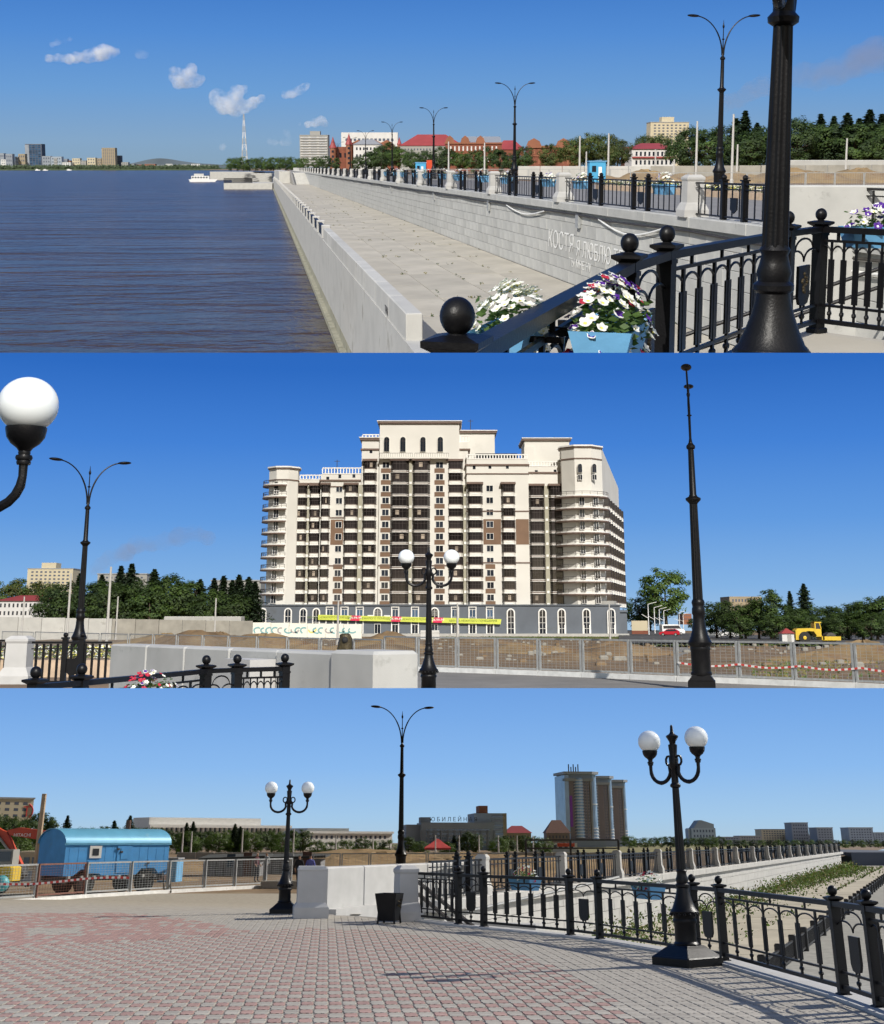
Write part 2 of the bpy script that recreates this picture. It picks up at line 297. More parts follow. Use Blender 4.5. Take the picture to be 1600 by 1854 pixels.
# ------------------------------------------------------------------ lamps
def arc_pts(c, rx, rz, a0, a1, n): return [Vector((c[0] + rx * math.cos(R(a0 + (a1 - a0) * i / n)), 0, c[1] + rz * math.sin(R(a0 + (a1 - a0) * i / n)))) for i in range(n + 1)]
def fluted(r0, r1, z0, z1, n=12, depth=.12):
    mb = MB(); k = n * 4; vv = []
    for r, z in ((r0, z0), (r1, z1)):
        for j in range(k):
            rr = r * (1 - depth * (1 if j % 4 in (2, 3) else 0)); a = 2 * math.pi * j / k; vv.append((rr * math.cos(a), rr * math.sin(a), z))
    mb.add(vv, [(j, (j + 1) % k, k + (j + 1) % k, k + j) for j in range(k)] + [tuple(range(k, 2 * k))]); return mb
_gl = {}
def globe_lamp(label, loc, rz, group=None, sc=1):
    t = thing('globe_lamp', label, 'lamp post', loc, rz, group, sc)
    if not _gl:
        b = MB(); b.bbox(-.40, .40, -.40, .40, 0, .13, .02); b.lathe([(.52, .13), (.34, .24), (.27, .28)], 4, 0, None, True); _gl['plinth'] = b.mesh('plinth', 'black_iron')
        b = MB(); b.lathe([(.19, .26), (.20, .30), (.175, .33), (.17, .58), (.19, .61), (.19, .64), (.175, .66), (.185, .70), (.22, .735), (.225, .76), (.205, .785), (.19, .80), (.155, .88), (.12, .98), (.10, 1.06), (.095, 1.10), (.115, 1.12), (.115, 1.15), (.09, 1.17), (.10, 1.22), (.085, 1.27), (.075, 1.32), (.088, 1.35), (.07, 1.38)], 20)
        for j in range(16): a = 2 * math.pi * j / 16; b.sphere((.218 * math.cos(a), .218 * math.sin(a), .72), .022, 5)
        _gl['base'] = b.mesh('pedestal', 'black_iron', True)
        b = fluted(.078, .055, 1.36, 2.62, 10); _gl['shaft'] = b.mesh('shaft', 'black_iron', True)
        b = MB(); b.lathe([(.055, 2.60), (.085, 2.62), (.088, 2.65), (.06, 2.68), (.055, 2.90), (.075, 2.93), (.08, 3.06), (.07, 3.09), (.062, 3.12), (.075, 3.26), (.075, 3.28), (.05, 3.29), (.055, 3.33), (.10, 3.40), (.105, 3.42), (.05, 3.45), (.03, 3.48), (.022, 3.58), (.006, 3.60)], 14); _gl['finial'] = b.mesh('finial', 'black_iron', True)
        b = MB(); pts = [Vector((.05, 0, 3.0)), Vector((.10, 0, 2.93))] + arc_pts((.31, 2.90), .23, .21, 195, 360, 10) + [Vector((.54, 0, 2.98))]
        b.tube(pts, [.032] * 12 + [.028, .03], 8)
        sp = [Vector((.07, 0, 2.92))] + [Vector((.115 + .062 * math.cos(a), 0, 3.03 + .075 * math.sin(a))) for a in [R(-100 + 40 * i) for i in range(9)]]
        b.tube(sp, [.02] * 6 + [.018, .016, .014, .012], 6)
        for z, r in ((2.99, .042), (3.02, .05), (3.05, .036)): b.lathe([(r, z - .015), (r * 1.1, z), (r, z + .015)], 10, 0, TR((.54, 0, 0)))
        b.sphere((.31, 0, 2.69), .035, 6); _gl['arm'] = b.mesh('arm', 'black_iron', True)
        b = MB(); b.lathe([(.03, 3.05), (.05, 3.08), (.09, 3.11), (.118, 3.15), (.128, 3.20), (.128, 3.215)], 16, 0, TR((.54, 0, 0))); _gl['cup'] = b.mesh('cup', 'black_iron', True)
        b = MB(); b.sphere((.54, 0, 3.36), .19, 20, 0, .95); _gl['globe'] = b.mesh('globe', 'opal_glass', True)
    part('plinth', _gl['plinth'], None, t); part('pedestal', _gl['base'], None, t); part('shaft', _gl['shaft'], None, t); part('finial', _gl['finial'], None, t)
    for a in (0, math.pi):
        ar = part('arm', _gl['arm'], None, t, Matrix.Rotation(a, 4, 'Z')); part('cup', _gl['cup'], None, ar); part('globe', _gl['globe'], None, ar)
    return t
_sl = {}
def street_lamp(label, loc, rz, group=None, sc=1):
    t = thing('street_lamp', label, 'street lamp', loc, rz, group, sc)
    if not _sl:
        b = MB(); b.bbox(-.46, .46, -.46, .46, 0, .32, .03); b.lathe([(.60, .32), (.46, .46), (.42, .5)], 4, 0, None, True); _sl['plinth'] = b.mesh('plinth', 'black_iron')
        b = MB(); b.lathe([(.36, .48), (.37, .55), (.33, .6), (.33, 1.3), (.35, 1.35), (.34, 1.42), (.40, 1.5), (.41, 1.58), (.36, 1.66), (.30, 1.8), (.235, 2.05), (.205, 2.35), (.20, 2.5), (.23, 2.55), (.225, 2.72), (.20, 2.78), (.21, 2.86), (.23, 2.92), (.21, 3.0), (.17, 3.05)], 20); _sl['base'] = b.mesh('pedestal', 'black_iron', True)
        b = fluted(.175, .14, 3.0, 6.4, 12); _sl['shaft'] = b.mesh('shaft', 'black_iron', True)
        b = MB(); b.lathe([(.14, 6.35), (.17, 6.4), (.27, 6.5), (.275, 6.56), (.16, 6.62), (.125, 6.7), (.105, 8.3), (.16, 8.36), (.16, 8.44), (.105, 8.5), (.07, 8.56), (.05, 8.7)], 14); _sl['upper'] = b.mesh('upper_shaft', 'black_iron', True)
        b = MB(); b.tube([(0, 0, 8.6), (0, 0, 10.3)], [.04, .025], 8); b.lathe([(.03, 10.2), (.06, 10.26), (.07, 10.33), (.03, 10.45), (.008, 10.7)], 10); b.lathe([(.03, 9.5), (.1, 9.55), (.03, 9.6)], 10); _sl['finial'] = b.mesh('finial', 'black_iron', True)
        pts = [Vector((.05 + 1.75 * (1 - math.cos(u)), 0, 8.6 + 2.35 * math.sin(u))) for u in [R(82 * i / 12) for i in range(13)]]
        b = MB(); b.tube(pts, [.045] * 6 + [.035] * 7, 8); _sl['arm'] = b.mesh('arm', 'black_iron', True)
        e = pts[-1]; b = MB(); X = Matrix.Translation(e + Vector((.3, 0, .03))) @ Matrix.Rotation(R(-4), 4, 'Y') @ Matrix.Diagonal((1, .5, .22, 1))
        b.sphere((0, 0, 0), .38, 10, 0, 1, X); _sl['head'] = b.mesh('lamp_head', 'black_iron', True)
        b = MB(); b.sphere((0, 0, -.05), .33, 10, 0, 1, X); _sl['lens'] = b.mesh('lens', 'lens_glass', True)
    part('plinth', _sl['plinth'], None, t); part('pedestal', _sl['base'], None, t); part('shaft', _sl['shaft'], None, t); part('upper_shaft', _sl['upper'], None, t); part('finial', _sl['finial'], None, t)
    for a in (0, math.pi):
        ar = part('arm', _sl['arm'], None, t, Matrix.Rotation(a, 4, 'Z')); part('lamp_head', _sl['head'], None, ar); part('lens', _sl['lens'], None, ar)
    return t
# ------------------------------------------------------------------ cast iron terrace railing
_ra = {}
def _rail_meshes():
    b = MB(); b.bbox(-.085, .085, -.085, .085, 0, .05, .01); b.box(-.06, .06, -.06, .06, .04, 1.06); b.box(-.068, .068, -.068, .068, .97, 1.0)
    b.lathe([(.09, 1.06), (.145, 1.085), (.145, 1.105), (.06, 1.118)], 4, 0, None, True); _ra['post'] = b.mesh('post', 'black_iron')
    b = MB(); b.lathe([(.045, 1.11), (.03, 1.125)], 12); b.sphere((0, 0, 1.175), .062, 12); _ra['ball'] = b.mesh('ball', 'black_iron', True)
    b = MB(); b.box(-.012, .012, -.012, .012, .12, .92); b.box(-.042, -.008, -.008, .008, .31, .74); b.box(.008, .042, -.008, .008, .31, .74)
    b.sphere((0, 0, .205), .03, 6); _ra['baluster'] = b.mesh('baluster', 'black_iron')
    b = MB(); b.tube([Vector((.5 * math.cos(R(a)), 0, .76 + .11 * math.sin(R(a)))) for a in range(0, 181, 18)], .011, 6); _ra['arch'] = b.mesh('arch', 'black_iron', True)
    b = MB(); b.prism([(-.11, .40), (-.08, .33), (0, .31), (.08, .33), (.11, .40), (.11, .70), (-.11, .70)], -.015, .015, 'y'); b.box(-.04, -.022, -.01, .01, .27, .33); b.box(.022, .04, -.01, .01, .27, .33); b.sphere((0, 0, .205), .03, 6); b.box(-.01, .01, -.01, .01, .12, .28); _ra['shield'] = b.mesh('shield', 'black_iron')
    b = MB()
    for k in range(26):
        a = rnd.uniform(0, 6.28); q = rnd.uniform(0, .07); b.sphere((q * math.cos(a), -.015, .52 + 1.5 * q * math.sin(a)), rnd.uniform(.01, .022), 4)
    _ra['crest'] = b.mesh('crest', 'bronze_relief')
def railing(label, pts, hscale=1.12, group=None, name='railing', nb=7, crest=True, skip_last=False):
    """pts: (point, kind of the bay that follows: 'l' long, 'n' narrow)"""
    if not _ra: _rail_meshes()
    t = thing(name, label, 'railing', pts[0][0], 0, group); o0 = Vector(pts[0][0])
    for i, (p, kind) in enumerate(pts):
        p = Vector(p) - o0; nxt = (Vector(pts[i + 1][0]) - o0) if i + 1 < len(pts) else None
        d = (nxt - p) if nxt is not None else (p - (Vector(pts[i - 1][0]) - o0)); rz = math.atan2(d.y, d.x)
        if kind != 'e':
            po = part('post', _ra['post'], None, t, TR(p, rz, (1, 1, hscale))); part('ball', _ra['ball'], None, po)
        if nxt is None or kind == 'x': continue
        Ln = d.length; T = TR(p, rz, (1, 1, hscale)); slope = d.z / Ln
        def rail(nm, z, w, h):
            b = MB(); b.bar((.05, 0, z), (Ln - .05, 0, z), w, h); part(nm, b, 'black_iron', t, T)
        rail('top_rail', 1.03, .10, .058); rail('bottom_rail', .12, .05, .045)
        if kind in 'le':
            rail('middle_rail', .92, .026, .026); rail('lower_rail', .28, .026, .026); n = nb; st = Ln / (n + 1)
            for k in range(n):
                part('baluster', _ra['baluster'], None, t, T @ TR((st * (k + 1), 0, 0), 0, (min(1.9, st / .19), 1, 1)))
                b = None
            for k in range(0, n + 1): part('arch', _ra['arch'], None, t, T @ TR((st * (k + .5), 0, 0), 0, (st, 1, 1)))
            for k in range(1, n, 2): part('strut', MB().box(st * (k + .5) - .014, st * (k + .5) + .014, -.012, .012, .92, 1.01), 'black_iron', t, T)
        else:
            rail('lower_rail', .28, .026, .026); c = Ln / 2
            for dx, sw, dz in ((-.25, .5, 0), (.25, .5, 0), (0, .55, .11)): part('arch', _ra['arch'], None, t, T @ TR((c + dx * Ln, 0, dz - .02), 0, (sw * Ln, 1, 1)))
            sh = part('shield', _ra['shield'], None, t, T @ TR((c, 0, 0), 0, (min(1.6, Ln / .36), 1, 1)))
            if crest: part('crest', _ra['crest'], None, sh)
    return t
def far_section(label, p, q, h=1.15, group=None, nbars=22, fr=((.27, .37), (.63, .73)), pw=.09):
    """a railing section between two granite pillars: rails, a row of thin bars and two pairs of posts"""
    p, q = Vector(p), Vector(q); d = q - p; Ln = d.length; t = thing('railing_section', label, 'railing', p, math.atan2(d.y, d.x), group); w = Ln / 18.5
    for nm, z, hh in (('top_rail', h * .96, .06), ('middle_rail', h * .82, .03), ('bottom_rail', .1, .05)):
        b = MB(); b.box(.45 * w, Ln - .45 * w, -.04, .04, z - hh / 2, z + hh / 2); part(nm, b, 'black_iron', t)
    b = MB(); st = Ln / nbars
    for k in range(1, nbars): b.box(k * st - .035 * max(1, w), k * st + .035 * max(1, w), -.012, .012, .12, h * .93)
    part('bar_row', b, 'black_iron', t, kind='stuff')
    for f in [f for pr in fr for f in pr]:
        b = MB(); x = Ln * f; b.box(x - pw, x + pw, -pw, pw, 0, h * 1.04); b.box(x - pw * 1.4, x + pw * 1.4, -pw * 1.4, pw * 1.4, h * 1.04, h * 1.08); b.sphere((x, 0, h * 1.13), pw, 6); part('post', b, 'black_iron', t)
    for f in [sum(pr) / 2 for pr in fr]:
        b = MB(); x = Ln * f; sw = max(.35 * w, .16); b.prism([(x - sw, .35), (x, .22), (x + sw, .35), (x + sw, .72), (x - sw, .72)], -.02, .02, 'y'); part('shield', b, 'black_iron', t)
    return t
_pil = {}
def pillar(label, loc, rz, h=1.3, group=None, sc=1):
    if not _pil:
        b = MB(); b.lathe([(.62, 0), (.62, .22), (.50, .40), (.44, .46), (.42, 1.12), (.46, 1.18), (.46, 1.24), (.30, 1.33)], 4, 0, None, True); _pil['m'] = b.mesh('granite_pillar', 'granite_light')
    o = obj('granite_pillar', _pil['m'], None, TR(loc, rz, (sc, sc, h / 1.33))); return tag(o, label, 'pillar', group)
# ------------------------------------------------------------------ flowers
_fl = {}
def _flower_meshes():
    for nm, ms in (('white', ['petal_white', 'petal_yellow']), ('purple', ['petal_purple', 'petal_white']), ('edged', ['petal_purple', 'petal_white']), ('red', ['petal_red', 'petal_white'])):
        b = MB(); n = 20; rings = ((0, -.022), (.010, -.008), (.026, .002), (.033, 0))
        vv = [(0, 0, -.02)]
        for r, z in rings[1:]:
            for j in range(n):
                lob = 1 + .13 * math.cos(5 * 2 * math.pi * j / n) if r > .02 else 1; a = 2 * math.pi * j / n
                vv.append((r * lob * math.cos(a), r * lob * math.sin(a), z + (.004 * math.cos(10 * math.pi * 2 * j / n / 2) if r > .03 else 0)))
        ff = [(0, 1 + j, 1 + (j + 1) % n) for j in range(n)]; b.add(vv, ff, 1 if nm in ('white', 'purple') else 0)
        o = 0
        for k in range(2):
            fs = [(1 + k * n + j, 1 + (k + 1) * n + j, 1 + (k + 1) * n + (j + 1) % n, 1 + k * n + (j + 1) % n) for j in range(n)]
            b.f += fs; b.m += [(1 if (nm == 'edged' and k == 1) else 0)] * n
        _fl[nm] = b.mesh('blossom', ms, True)
def leaf_clump(n, sx, sy, sz, size, m='leaf', seed=1, droop=0, skew=0):
    r = random.Random(seed); b = MB()
    for _ in range(n):
        tg = lambda s_: max(-1.6, min(1.6, r.gauss(0, 1))) * s_; p = Vector((tg(sx * .45), tg(sy * .45), abs(tg(sz * .5)) - droop * r.random())); e = Matrix.Rotation(r.uniform(0, 6.28), 4, 'Z') @ Matrix.Rotation(r.uniform(-1.2, 1.2), 4, 'X'); s = size * r.uniform(.6, 1.3)
        b.add([p + e @ Vector(c) for c in ((-.5 * s, 0, 0), (0, -.32 * s, .04 * s), (.5 * s, 0, 0), (0, .32 * s, .04 * s))], [(0, 1, 2, 3)])
    return b.mesh('foliage', m)
def flower_box(label, loc, rz, cols, n=40, sc=1, L=.62, group=None, seed=1, spill=.1, leaves=260, blos=1.0):
    if not _fl: _flower_meshes()
    t = thing('flower_box', label, 'flower box', loc, rz, group, sc); r = random.Random(seed)
    b = MB(); h, w, tw = .2, .10, .15
    vv = [(-L / 2, -w, 0), (L / 2, -w, 0), (L / 2, w, 0), (-L / 2, w, 0), (-L / 2 - .04, -tw, h), (L / 2 + .04, -tw, h), (L / 2 + .04, tw, h), (-L / 2 - .04, tw, h)]
    vi = [(x * .93, y * .9, h - .05 if z else .03) for x, y, z in vv[4:]]
    b.add(vv + vi, [(3, 2, 1, 0), (0, 1, 5, 4), (1, 2, 6, 5), (2, 3, 7, 6), (3, 0, 4, 7), (4, 5, 9, 8), (5, 6, 10, 9), (6, 7, 11, 10), (7, 4, 8, 11), (8, 9, 10, 11)]); part('planter', b, 'box_blue', t)
    [part('bracket', MB().box(x - .01, x + .01, tw - .02, tw + .16, h - .05, h - .02), 'black_iron', t) for x in (-.19, .19)]
    part('foliage', leaf_clump(leaves, L * .62, .2, .2, .055, 'leaf', seed, .1), None, t, TR((0, 0, h - .02)), kind='stuff')
    for i in range(n):
        a = r.uniform(0, 2 * math.pi); q = math.sqrt(r.random()); x = q * math.cos(a) * L * .62; y = q * math.sin(a) * .21; z = h + .20 * (1 - q * q) + r.uniform(-.01, .05) - (spill * r.random() if q > .75 else 0)
        nrm = Vector((x * 1.2, y * 2.5 - .25, .55)).normalized(); c = r.choices(list(cols), [cols[k] for k in cols])[0]
        part('blossom', _fl[c], None, t, Matrix.Translation((x, y, z)) @ nrm.to_track_quat('Z', 'Y').to_matrix().to_4x4() @ Matrix.Scale(r.uniform(.8, 1.25) * blos, 4))
    return t
# ------------------------------------------------------------------ trees
_tr = {}
def _leafquad(b, p, nrm, s, r, m):
    q = nrm.to_track_quat('Z', 'Y').to_matrix() @ Matrix.Rotation(r.uniform(0, 6.28), 3, 'Z'); w = s * r.uniform(.35, .6)
    b.add([p + q @ Vector(c) for c in ((-s, 0, 0), (-.1 * s, -w, .1 * s), (s, 0, 0), (.1 * s, w, .1 * s))], [(0, 1, 2, 3)], m)
def tree_mesh(kind, seed):
    key = (kind, seed)
    if key in _tr: return _tr[key]
    r = random.Random(seed * 31 + len(kind)); b = MB(); tk = MB(); H = 10.0
    if kind in ('broad', 'oval', 'bush', 'olive', 'light', 'far'):
        zc, rx, rz = {'broad': (5.5, 3.7, 4.4), 'oval': (5.6, 2.8, 4.4), 'bush': (4.6, 4.6, 5.0), 'olive': (6.0, 3.9, 3.9), 'light': (6.2, 3.4, 3.9), 'far': (5.2, 3.8, 4.7)}[kind]
        tk.tube([(0, 0, -.3), (.05, 0, 1.5), (-.05, .1, 3.6), (.1, 0, 6.5)], [.30, .22, .17, .06], 8)
        nc = 74
        for i in range(nc):
            d = Vector((r.gauss(0, 1), r.gauss(0, 1), r.gauss(0, 1))).normalized(); rad = r.uniform(.45, 1) ** .6 * r.uniform(.82, 1.08)
            c = Vector((d.x * rx * rad, d.y * rx * rad, zc + d.z * rz * rad)); cr = r.uniform(.7, 1.35) * rx / 3.6
            if i < 9: tk.tube([(0, 0, r.uniform(2.2, 4.5)), c * .5 + Vector((0, 0, 1.8)), c], [.10, .07, .02], 5)
            mm = 0 if r.random() < .6 else 1
            for _ in range(64):
                o = Vector((r.gauss(0, 1), r.gauss(0, 1), r.gauss(0, 1))).normalized(); q = r.random() ** .4
                _leafquad(b, c + Vector((o.x, o.y, o.z * .75)) * cr * q, (o + d * .7 + Vector((0, 0, .6))).normalized(), r.uniform(.15, .30), r, mm if r.random() < .8 else 1 - mm)
        mats = {'broad': ['leaf_mid', 'leaf_dark'], 'oval': ['leaf_mid', 'leaf_dark'], 'bush': ['leaf_mid', 'leaf_light'], 'olive': ['leaf_olive', 'leaf_mid'], 'light': ['leaf_light', 'leaf_mid'], 'far': ['leaf_far', 'leaf_dark']}[kind]
    else:
        slim = 1.0 if kind == 'spruce' else 1.25
        tk.tube([(0, 0, -.3), (0, 0, 5), (0, 0, 9.7)], [.2, .13, .02], 7)
        nl = 34
        for i in range(nl):
            f = i / (nl - 1); z = .9 + 8.9 * f; rad = slim * (2.3 * (1 - f) ** .8 + .1) * r.uniform(.6, 1.25); nb = int(13 - 6 * f)
            for k in range(nb):
                a = 2 * math.pi * (k + r.random() * .7) / nb + i; Lb = rad * r.uniform(.5, 1.3)
                for j in range(13):
                    u = (j + .5) / 13; p = Vector((math.cos(a) * Lb * u, math.sin(a) * Lb * u, z - .45 * Lb * u * u + .22 * Lb * u ** 4 + r.gauss(0, .05)))
                    w = .10 + .16 * (1 - u); p += Vector((-math.sin(a), math.cos(a), 0)) * r.gauss(0, w * Lb * .7)
                    _leafquad(b, p, Vector((r.gauss(0, .5), r.gauss(0, .5), 1)).normalized(), r.uniform(.17, .34), r, 0 if r.random() < .8 else 1)
        mats = ['needle', 'leaf_dark']
    _tr[key] = (tk.mesh('trunk', 'bark', True), b.mesh('crown', mats)); return _tr[key]
_tc = [0]
def tree(kind, loc, h, label, group=None, wide=1.0, name=None):
    _tc[0] += 1; tkm, cm = tree_mesh(kind, _tc[0] % 4)
    t = thing(name or {'spruce': 'spruce_tree', 'fir': 'spruce_tree', 'bush': 'bushy_tree'}.get(kind, 'broadleaf_tree'), label, 'tree', loc, rnd.uniform(0, 6.28), group)
    S = Matrix.Diagonal((h / 10 * wide, h / 10 * wide, h / 10, 1)); part('trunk', tkm, None, t, S); part('crown', cm, None, t, S); return t
# ------------------------------------------------------------------ temporary mesh fence panel
_fp = {}
def fence_panel(label, p, q, h=1.45, group=None, m='galvanised'):
    p, q = Vector(p), Vector(q); d = q - p; Ln = d.length; t = thing('fence_panel', label, 'fence', p, math.atan2(d.y, d.x), group)
    for x in (.03, Ln - .03): b = MB(); b.box(x - .04, x + .04, -.035, .035, 0, h); part('upright', b, m, t)
    for z in (h - .03, .12): b = MB(); b.box(.07, Ln - .07, -.03, .03, z - .035, z + .035); part('crossbar', b, m, t)
    b = MB(); n = max(6, int(Ln / .22))
    for k in range(1, n): x = Ln * k / n; b.box(x - .004, x + .004, -.004, .004, .14, h - .05)
    for k in range(1, 11): z = .14 + (h - .2) * k / 11; b.box(.06, Ln - .06, -.004, .004, z - .004, z + .004)
    part('wire_mesh', b, m, t, kind='stuff'); return t
# ------------------------------------------------------------------ buildings
_wm = {}
def unit_box(m):
    if m not in _wm: b = MB(); b.box(-.5, .5, -.5, .5, -.5, .5); _wm[m] = b.mesh('window', m)
    return _wm[m]
def pane(parent, x0, x1, z0, z1, y, m='glass_dark', name='window', d=.12, frame=None):
    o = part(name, unit_box(m), None, parent, Matrix.Translation(((x0 + x1) / 2, y + d / 2 - .03, (z0 + z1) / 2)) @ Matrix.Diagonal((x1 - x0, d, z1 - z0, 1)))
    if frame:
        f = part('frame', window_frame(x1 - x0, z1 - z0, frame), None, parent, Matrix.Translation(((x0 + x1) / 2, y - .05, (z0 + z1) / 2)))
    return o
def window_frame(w, h, m):
    key = (round(w, 2), round(h, 2), m)
    if key not in _wm:
        b = MB(); e = .08
        b.box(-w / 2 - e, -w / 2, -.05, .05, -h / 2 - e, h / 2 + e); b.box(w / 2, w / 2 + e, -.05, .05, -h / 2 - e, h / 2 + e); b.box(-w / 2, w / 2, -.05, .05, -h / 2 - e, -h / 2); b.box(-w / 2, w / 2, -.05, .05, h / 2, h / 2 + e); b.box(-.035, .035, -.04, .04, -h / 2, h / 2); _wm[key] = b.mesh('frame', m)
    return _wm[key]
def block(name, label, x0, x1, yt, yb, Y, dp, wall, rows=0, cols=0, wf=.5, hf=.5, glass='glass_dark', roof=None, rz=0, group=None, margin=.06, frame=None, band=None, base=2.0, cat='building', rise=None, skip=()):
    """a building whose front fills the photograph's rectangle at distance Y; it stands on the ground there"""
    A, B = cur.at(x0, yb, Y), cur.at(x1, yb, Y); zt = cur.at((x0 + x1) / 2, yt, Y).z; W = B.x - A.x; zb = A.z; Hh = zt - zb
    t = thing(name, label, cat, ((A.x + B.x) / 2, Y, zb), rz, group)
    b = MB(); b.box(-W / 2, W / 2, 0, dp, -base, Hh); part('wall', b, wall, t)
    if roof == 'flat':
        b = MB(); b.box(-W / 2 - .3, W / 2 + .3, -.3, dp + .3, Hh + .003, Hh + .5); part('roof', b, 'roof_grey', t)
    elif roof:
        rh = rise or Hh * .25; b = MB(); o = .4; i = min(W * .3, dp * .5)
        vv = [(-W / 2 - o, -o, Hh + .01), (W / 2 + o, -o, Hh + .01), (W / 2 + o, dp + o, Hh + .01), (-W / 2 - o, dp + o, Hh + .01), (-W / 2 + i, dp / 2, Hh + rh), (W / 2 - i, dp / 2, Hh + rh)]
        b.add(vv, [(3, 2, 1, 0), (0, 1, 5, 4), (1, 2, 5), (2, 3, 4, 5), (3, 0, 4)]); part('roof', b, roof, t)
    if rows:
        cw, rh_ = W * (1 - 2 * margin) / cols, Hh * .94 / rows
        for i in range(rows):
            for j in range(cols):
                if (i, j) in skip: continue
                cx = -W / 2 + W * margin + cw * (j + .5); cz = Hh * .03 + rh_ * (i + .5)
                pane(t, cx - cw * wf / 2, cx + cw * wf / 2, cz - rh_ * hf / 2, cz + rh_ * hf / 2, 0, glass, frame=frame)
            if band: b = MB(); z = Hh * .03 + rh_ * i; b.box(-W / 2 - .05, W / 2 + .05, -.12, .1, z - .12, z + .12); part('band', b, band, t)
    return t, W, Hh
# ------------------------------------------------------------------ people
def person(label, loc, rz, top, trousers='cloth_dark', hair='hair', arms=0, stride=.16, h=1.74, group=None):
    me = bpy.data.meshes.new('body'); J = {}; V = []; Ed = []; Rd = []
    def jt(n, p, r, par=None):
        J[n] = len(V); V.append(p); Rd.append(r)
        if par: Ed.append((J[par], J[n]))
    jt('pelvis', (0, 0, .96), (.155, .11)); jt('waist', (0, 0, 1.1), (.14, .10), 'pelvis'); jt('chest', (0, .01, 1.3), (.175, .115), 'waist'); jt('neck0', (0, .0, 1.45), (.085, .075), 'chest'); jt('neck', (0, -.01, 1.52), (.055, .055), 'neck0'); jt('head', (0, -.02, 1.6), (.078, .092), 'neck'); jt('crown', (0, -.02, 1.69), (.072, .085), 'head')
    for s, nm in ((-1, 'l'), (1, 'r')):
        st = stride * s
        jt('hip' + nm, (.09 * s, 0, .9), (.09, .095), 'pelvis'); jt('knee' + nm, (.1 * s, -.04 - st * .4, .5), (.06, .065), 'hip' + nm); jt('ank' + nm, (.1 * s, -st, .1), (.04, .045), 'knee' + nm); jt('toe' + nm, (.105 * s, -st - .16, .04), (.04, .032), 'ank' + nm)
        jt('sh' + nm, (.17 * s, .01, 1.4), (.07, .07), 'chest'); jt('el' + nm, (.25 * s, .03, 1.12), (.045, .045), 'sh' + nm)
        jt('wr' + nm, (.23 * s, -.08 - .1 * arms, .9 + .12 * arms), (.032, .03), 'el' + nm); jt('ha' + nm, (.225 * s, -.12 - .1 * arms, .82 + .12 * arms), (.03, .04), 'wr' + nm)
    me.from_pydata(V, Ed, []); o = bpy.data.objects.new('tmp', me); scene.collection.objects.link(o)
    sk = o.modifiers.new('s', 'SKIN'); sk.use_smooth_shade = True
    for i, v in enumerate(me.skin_vertices[0].data): v.radius = Rd[i]; v.use_root = (i == 0)
    o.modifiers.new('u', 'SUBSURF').levels = 2; bpy.context.view_layer.update()
    bm = bpy.data.meshes.new_from_object(o.evaluated_get(bpy.context.evaluated_depsgraph_get())); bpy.data.objects.remove(o)
    for m in ('skin', top, trousers, hair, 'rubber'): bm.materials.append(MAT[m])
    for f in bm.polygons:
        c = f.center; z = c.z; x = abs(c.x)
        f.material_index = 4 if z < .1 else 2 if (z < 1.0 and x < .2) else 3 if (z > 1.62 and (c.y > -.05 or z > 1.70)) else 0 if (z > 1.49 or (x > .2 and z < 1.06)) else 1
    t = thing('person', label, 'person', loc, rz, group, h / 1.76); part('body', bm, None, t); return t
# ------------------------------------------------------------------ cars
def car(label, loc, rz, m, kind='hatch', group=None, name='parked_car', cat='car'):
    t = thing(name, label, cat, loc, rz, group)
    if kind == 'van': body = [(-2.7, .35), (2.7, .35), (2.75, .9), (2.5, 1.25), (1.9, 1.4), (1.35, 2.25), (1.0, 2.35), (-2.6, 2.35), (-2.7, 2.2)]; win = [(1.28, 2.12), (1.78, 1.42), (1.0, 1.42), (-2.45, 1.42), (-2.45, 2.05), (.9, 2.12)]; wx = 1.75; hw = .98
    else: body = [(-2.1, .3), (2.1, .3), (2.15, .6), (2.0, .82), (1.1, .98), (.45, 1.42), (-1.2, 1.47), (-1.95, 1.05), (-2.12, .9)]; win = [(.9, .98), (.4, 1.36), (-1.15, 1.4), (-1.72, 1.0)]; wx = 1.3; hw = .86
    b = MB(); b.prism(body, -hw, hw, 'y'); o = part('body', b, m, t); bm = bmesh.new(); bm.from_mesh(o.data); bmesh.ops.bevel(bm, geom=list(bm.edges), offset=.07, segments=2, affect='EDGES'); bm.to_mesh(o.data); bm.free()
    for s in (-1, 1): b = MB(); b.prism(win, s * hw - .02, s * hw + .015, 'y'); part('side_window', b, 'glass_dark', t)
    for x in (-wx, wx):
        for s in (-1, 1):
            X = Matrix.Translation((x, s * (hw - .08), .33)) @ Matrix.Rotation(R(90), 4, 'X'); b = MB(); b.lathe([(.2, -.1), (.32, -.09), (.34, 0), (.32, .09), (.2, .1)], 14, 0, X); wlo = part('wheel', b, 'rubber', t)
            b = MB(); b.lathe([(.19, -.105), (.19, .105)], 10, 0, X); part('rim', b, 'galvanised', wlo)
    return t
